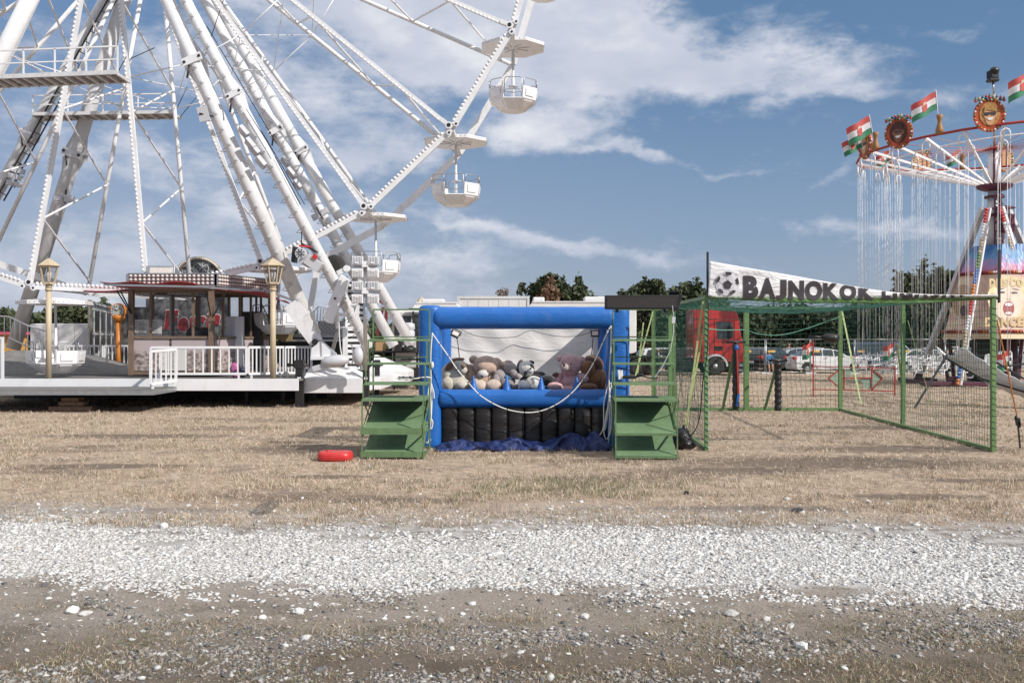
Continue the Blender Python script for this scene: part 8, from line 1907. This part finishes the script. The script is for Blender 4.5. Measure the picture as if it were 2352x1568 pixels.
# ---------- people ----------
def person(lbl, loc, joints, edges, radii, mats_parts, head, hairc, skin=(.42, .24, .16), shirt=(.03, .16, .34), legsc=(.03, .03, .035)):
    t = thing('person', lbl, 'person', loc, world=False)
    me = bpy.data.meshes.new('body'); me.from_pydata([tuple(j) for j in joints], edges, []); o = bpy.data.objects.new('body', me); C.objects.link(o); o.parent = t
    sk = o.modifiers.new('skin', 'SKIN'); 
    if not me.skin_vertices: o.data.skin_vertices
    bpy.context.view_layer.update()
    sv = me.skin_vertices[0].data if me.skin_vertices else None
    if sv is None:
        import bmesh as bmm
        bm = bmm.new(); bm.from_mesh(me); bm.verts.layers.skin.verify(); bm.to_mesh(me); bm.free(); sv = me.skin_vertices[0].data
    for i, r in enumerate(radii): sv[i].radius = (r, r)
    sv[0].use_root = True; sk.use_smooth_shade = True
    ss = o.modifiers.new('ss', 'SUBSURF'); ss.levels = 1; ss.render_levels = 2
    mb_, nt, b = newmat('person_clothes'); s_ = nt.nodes.new('ShaderNodeSeparateXYZ'); nt.links.new(ocoord(nt), s_.inputs[0])
    zf = _step(nt, s_.outputs[2], mats_parts[0]-.01, mats_parts[0]+.01); zf2 = _step(nt, s_.outputs[2], mats_parts[1]-.01, mats_parts[1]+.01)
    c1 = mixc(nt, zf, legsc, shirt); c1 = mixc(nt, zf2, c1, skin)
    yf = _step(nt, s_.outputs[1], -.38, -.36); c1 = mixc(nt, yf, skin, c1) if True else c1
    nt.links.new(c1, b.inputs['Base Color']); b.inputs['Roughness'].default_value = .8; me.materials.append(mb_)
    hc_ = Vector(head); SKN = mat('skin', skin, .5, var=.05)
    m_ = MB(); m_.hold = True; m_.ell(hc_, (.078, .095, .115), None, 20, 14, fn=lambda p: V(p.x*(1-.15*max(0, -p.z)), p.y, p.z)); m_.ell(hc_+V(0, -.095, -.01), (.014, .022, .022), None, 8, 6)
    for s__ in (-1, 1): m_.ell(hc_+V(s__*.08, 0, -.005), (.012, .02, .03), None, 8, 6)
    hd_ = m_.build('head', SKN, t)
    m_ = MB(); m_.hold = True
    for s__ in (-1, 1): m_.ell(hc_+V(s__*.032, -.086, .012), (.013, .01, .007), None, 8, 5)
    m_.ell(hc_+V(0, -.088, -.05), (.024, .01, .007), None, 8, 5, mi=1); m_.build('face_features', [M['blackplastic'], M['redplastic']], hd_)
    m_ = MB(); m_.hold = True; m_.ell(hc_+V(0, .022, .03), (.092, .098, .11), None, 20, 12); m_.ell(hc_+V(0, .06, -.12), (.085, .05, .16), None, 14, 10); m_.build('hair', mat('hair', hairc, .7), t)
    # hands with fingers
    for (w__, dr) in mats_parts[2]:
        w__ = Vector(w__); dr = Vector(dr).normalized(); sd_ = dr.cross(V(0, 0, 1)).normalized(); m_ = MB(); m_.hold = True; m_.ell(w__+dr*.04, (.04, .045, .02), None, 10, 8)
        for k in range(4): p0 = w__+dr*.07+sd_*(k-1.5)*.019; m_.tube([p0, p0+dr*(.035-.004*abs(k-1.2)), p0+dr*(.06-.006*abs(k-1.2))+V(0, 0, -.02)], [.009, .008, .006], 6)
        p0 = w__+dr*.02-sd_*.035; m_.tube([p0, p0+dr*.03-sd_*.02, p0+dr*.05-sd_*.02+V(0, 0, -.01)], [.01, .009, .007], 6); m_.build('hand', SKN, t)
    return t
J = [V(0, 0, .52), V(0, .02, .75), V(0, .03, .98), V(0, .0, 1.10), V(0, -.01, 1.17), V(-.17, .01, 1.02), V(-.24, -.05, .80), V(-.12, -.25, .66), V(.17, .01, 1.02), V(.24, -.05, .80), V(.12, -.25, .66), V(-.1, -.02, .5), V(-.11, -.42, .50), V(-.08, -.45, .08), V(-.08, -.58, .05), V(.1, -.02, .5), V(.11, -.40, .50), V(.13, -.50, .08), V(.13, -.63, .05)]
E2 = [(0, 1), (1, 2), (2, 3), (3, 4), (2, 5), (5, 6), (6, 7), (2, 8), (8, 9), (9, 10), (0, 11), (11, 12), (12, 13), (13, 14), (0, 15), (15, 16), (16, 17), (17, 18)]
R2 = [.15, .13, .14, .055, .05, .065, .045, .03, .065, .045, .03, .10, .065, .042, .035, .10, .065, .042, .035]
person('person with long dark hair in a blue shirt sitting in front of the black car', (PX(1766, 61), 61.0, .0), J, E2, R2, (.56, 1.07, [((-.12, -.25, .66), (.3, -1, -.2)), ((.12, -.25, .66), (-.3, -1, -.2))]), (0, -.02, 1.28), (.015, .012, .01))
bx_ = MB(); bx_.b2(-.3, .3, -.2, .3, .04, .42); bx_.b2(-.33, .33, -.23, .33, .42, .46); o = bx_.build('seat_box', M['dark'], bevel=.01); o.location = (PX(1766, 61), 61.05, 0); tag(o, 'low dark box the person in the blue shirt sits on', 'box')
J3 = [V(0, 0, .95), V(0, .0, 1.18), V(0, .02, 1.38), V(0, .01, 1.50), V(0, .0, 1.56), V(-.18, .0, 1.42), V(-.24, .0, 1.14), V(-.2, -.15, .92), V(.18, .0, 1.42), V(.27, -.08, 1.2), V(.12, -.16, 1.45), V(-.09, 0, .9), V(-.1, -.01, .5), V(-.1, .03, .09), V(-.1, -.1, .05), V(.09, 0, .9), V(.1, -.01, .5), V(.1, .03, .09), V(.1, -.1, .05)]
person('person standing behind the silver car, one hand raised to the face', (PX(1812, 69.5), 69.5, 0), J3, E2, [.14, .125, .14, .055, .05, .065, .045, .03, .065, .045, .03, .10, .075, .05, .04, .10, .075, .05, .04], (.95, 1.46, [((-.2, -.15, .92), (.0, -.6, -1)), ((.12, -.16, 1.45), (-.5, -.2, 1))]), (0, -.01, 1.66), (.06, .035, .02), shirt=(.30, .22, .18))
# stall left horizon: coloured far stall
fs_ = thing('far_stall', 'small far stall with a red striped roof at the left edge', 'stall', tuple(V(PX(20, 70), 70, 0))); m_ = MB(); m_.b2(PX(-30, 70), PX(48, 70), 70, 71, 0, PZ(768, 70)); m_.build('counter', mat('stall_yellow', (.45, .26, .08), .6), fs_); m_ = MB(); m_.b2(PX(-30, 69.5), PX(50, 69.5), 69.5, 71.2, PZ(768, 70), PZ(762, 70)); m_.build('roof', mat('stall_pink', (.45, .08, .12), .6), fs_); m_ = MB(); m_.b2(PX(-30, 69.6), PX(45, 69.6), 69.7, 71.2, PZ(761.5, 70), PZ(756, 70)); m_.build('roof_trim', M['dark'], fs_)
# small litter in the foreground
def rock(u, v, s_, mt, lbl, nm='stone', cat='stone', fl=.6):
    Z = F*EYE/(v-784); c = V(PX(u, Z), Z, s_*fl*.6); m_ = MB(); m_.ell(c, (s_, s_*.8, s_*fl), RZ(u*.1), 9, 6, fn=lambda p: p*(1+.3*noise.noise(p*1.7+V(u, v, 0)))); 
    m_.sm = [False]*len(m_.sm); tag(m_.build(nm, mt), lbl, cat, base=(c.x, c.y, 0))
rock(377, 1212, .045, SM[0], 'square white stone sitting alone at the gravel edge, left of centre', fl=.8)
rock(167, 1406, .05, SM[0], 'flat white stone lying on the dirt below the gravel at left'); rock(196, 1411, .05, SM[1], 'pale slab just right of the flat white stone', fl=.35)
rock(686, 1409, .045, SM[0], 'rounded white stone on dirt left of centre, just below the gravel'); rock(1343, 1419, .035, SM[1], 'pale upright stone on dirt right of centre')
rock(1842, 1489, .045, SM[0], 'pointed white stone in the dark dirt at right'); rock(602, 1421, .03, SM[0], 'small white stone beside dark pebble, left of centre'); rock(1680, 1412, .06, SM[2], 'grey flat stone on the dirt below the gravel edge', fl=.35)
rock(1577, 1135, .035, M['blackplastic'], 'small black plastic cap on the dry grass', 'bottle_top', 'litter', .9); rock(1833, 1175, .10, M['blackplastic'], 'crumpled black plastic scrap at the gravel edge', 'plastic_scrap', 'litter', .25)
Z = F*EYE/(1180-784); c = V(PX(607, Z), Z, .06); m_ = MB(); m_.ell(c, (.16, .09, .06), RZ(.3)@RY(-.35), 20, 12, fn=lambda p: p*(1+.35*noise.noise(p*2.2))); tag(m_.build('plastic_bag', glass('clear_plastic', (.9, .9, .95), .28, .25)), 'thin transparent plastic bag blown onto the dry grass, left of centre', 'plastic bag', base=(c.x, c.y, 0))
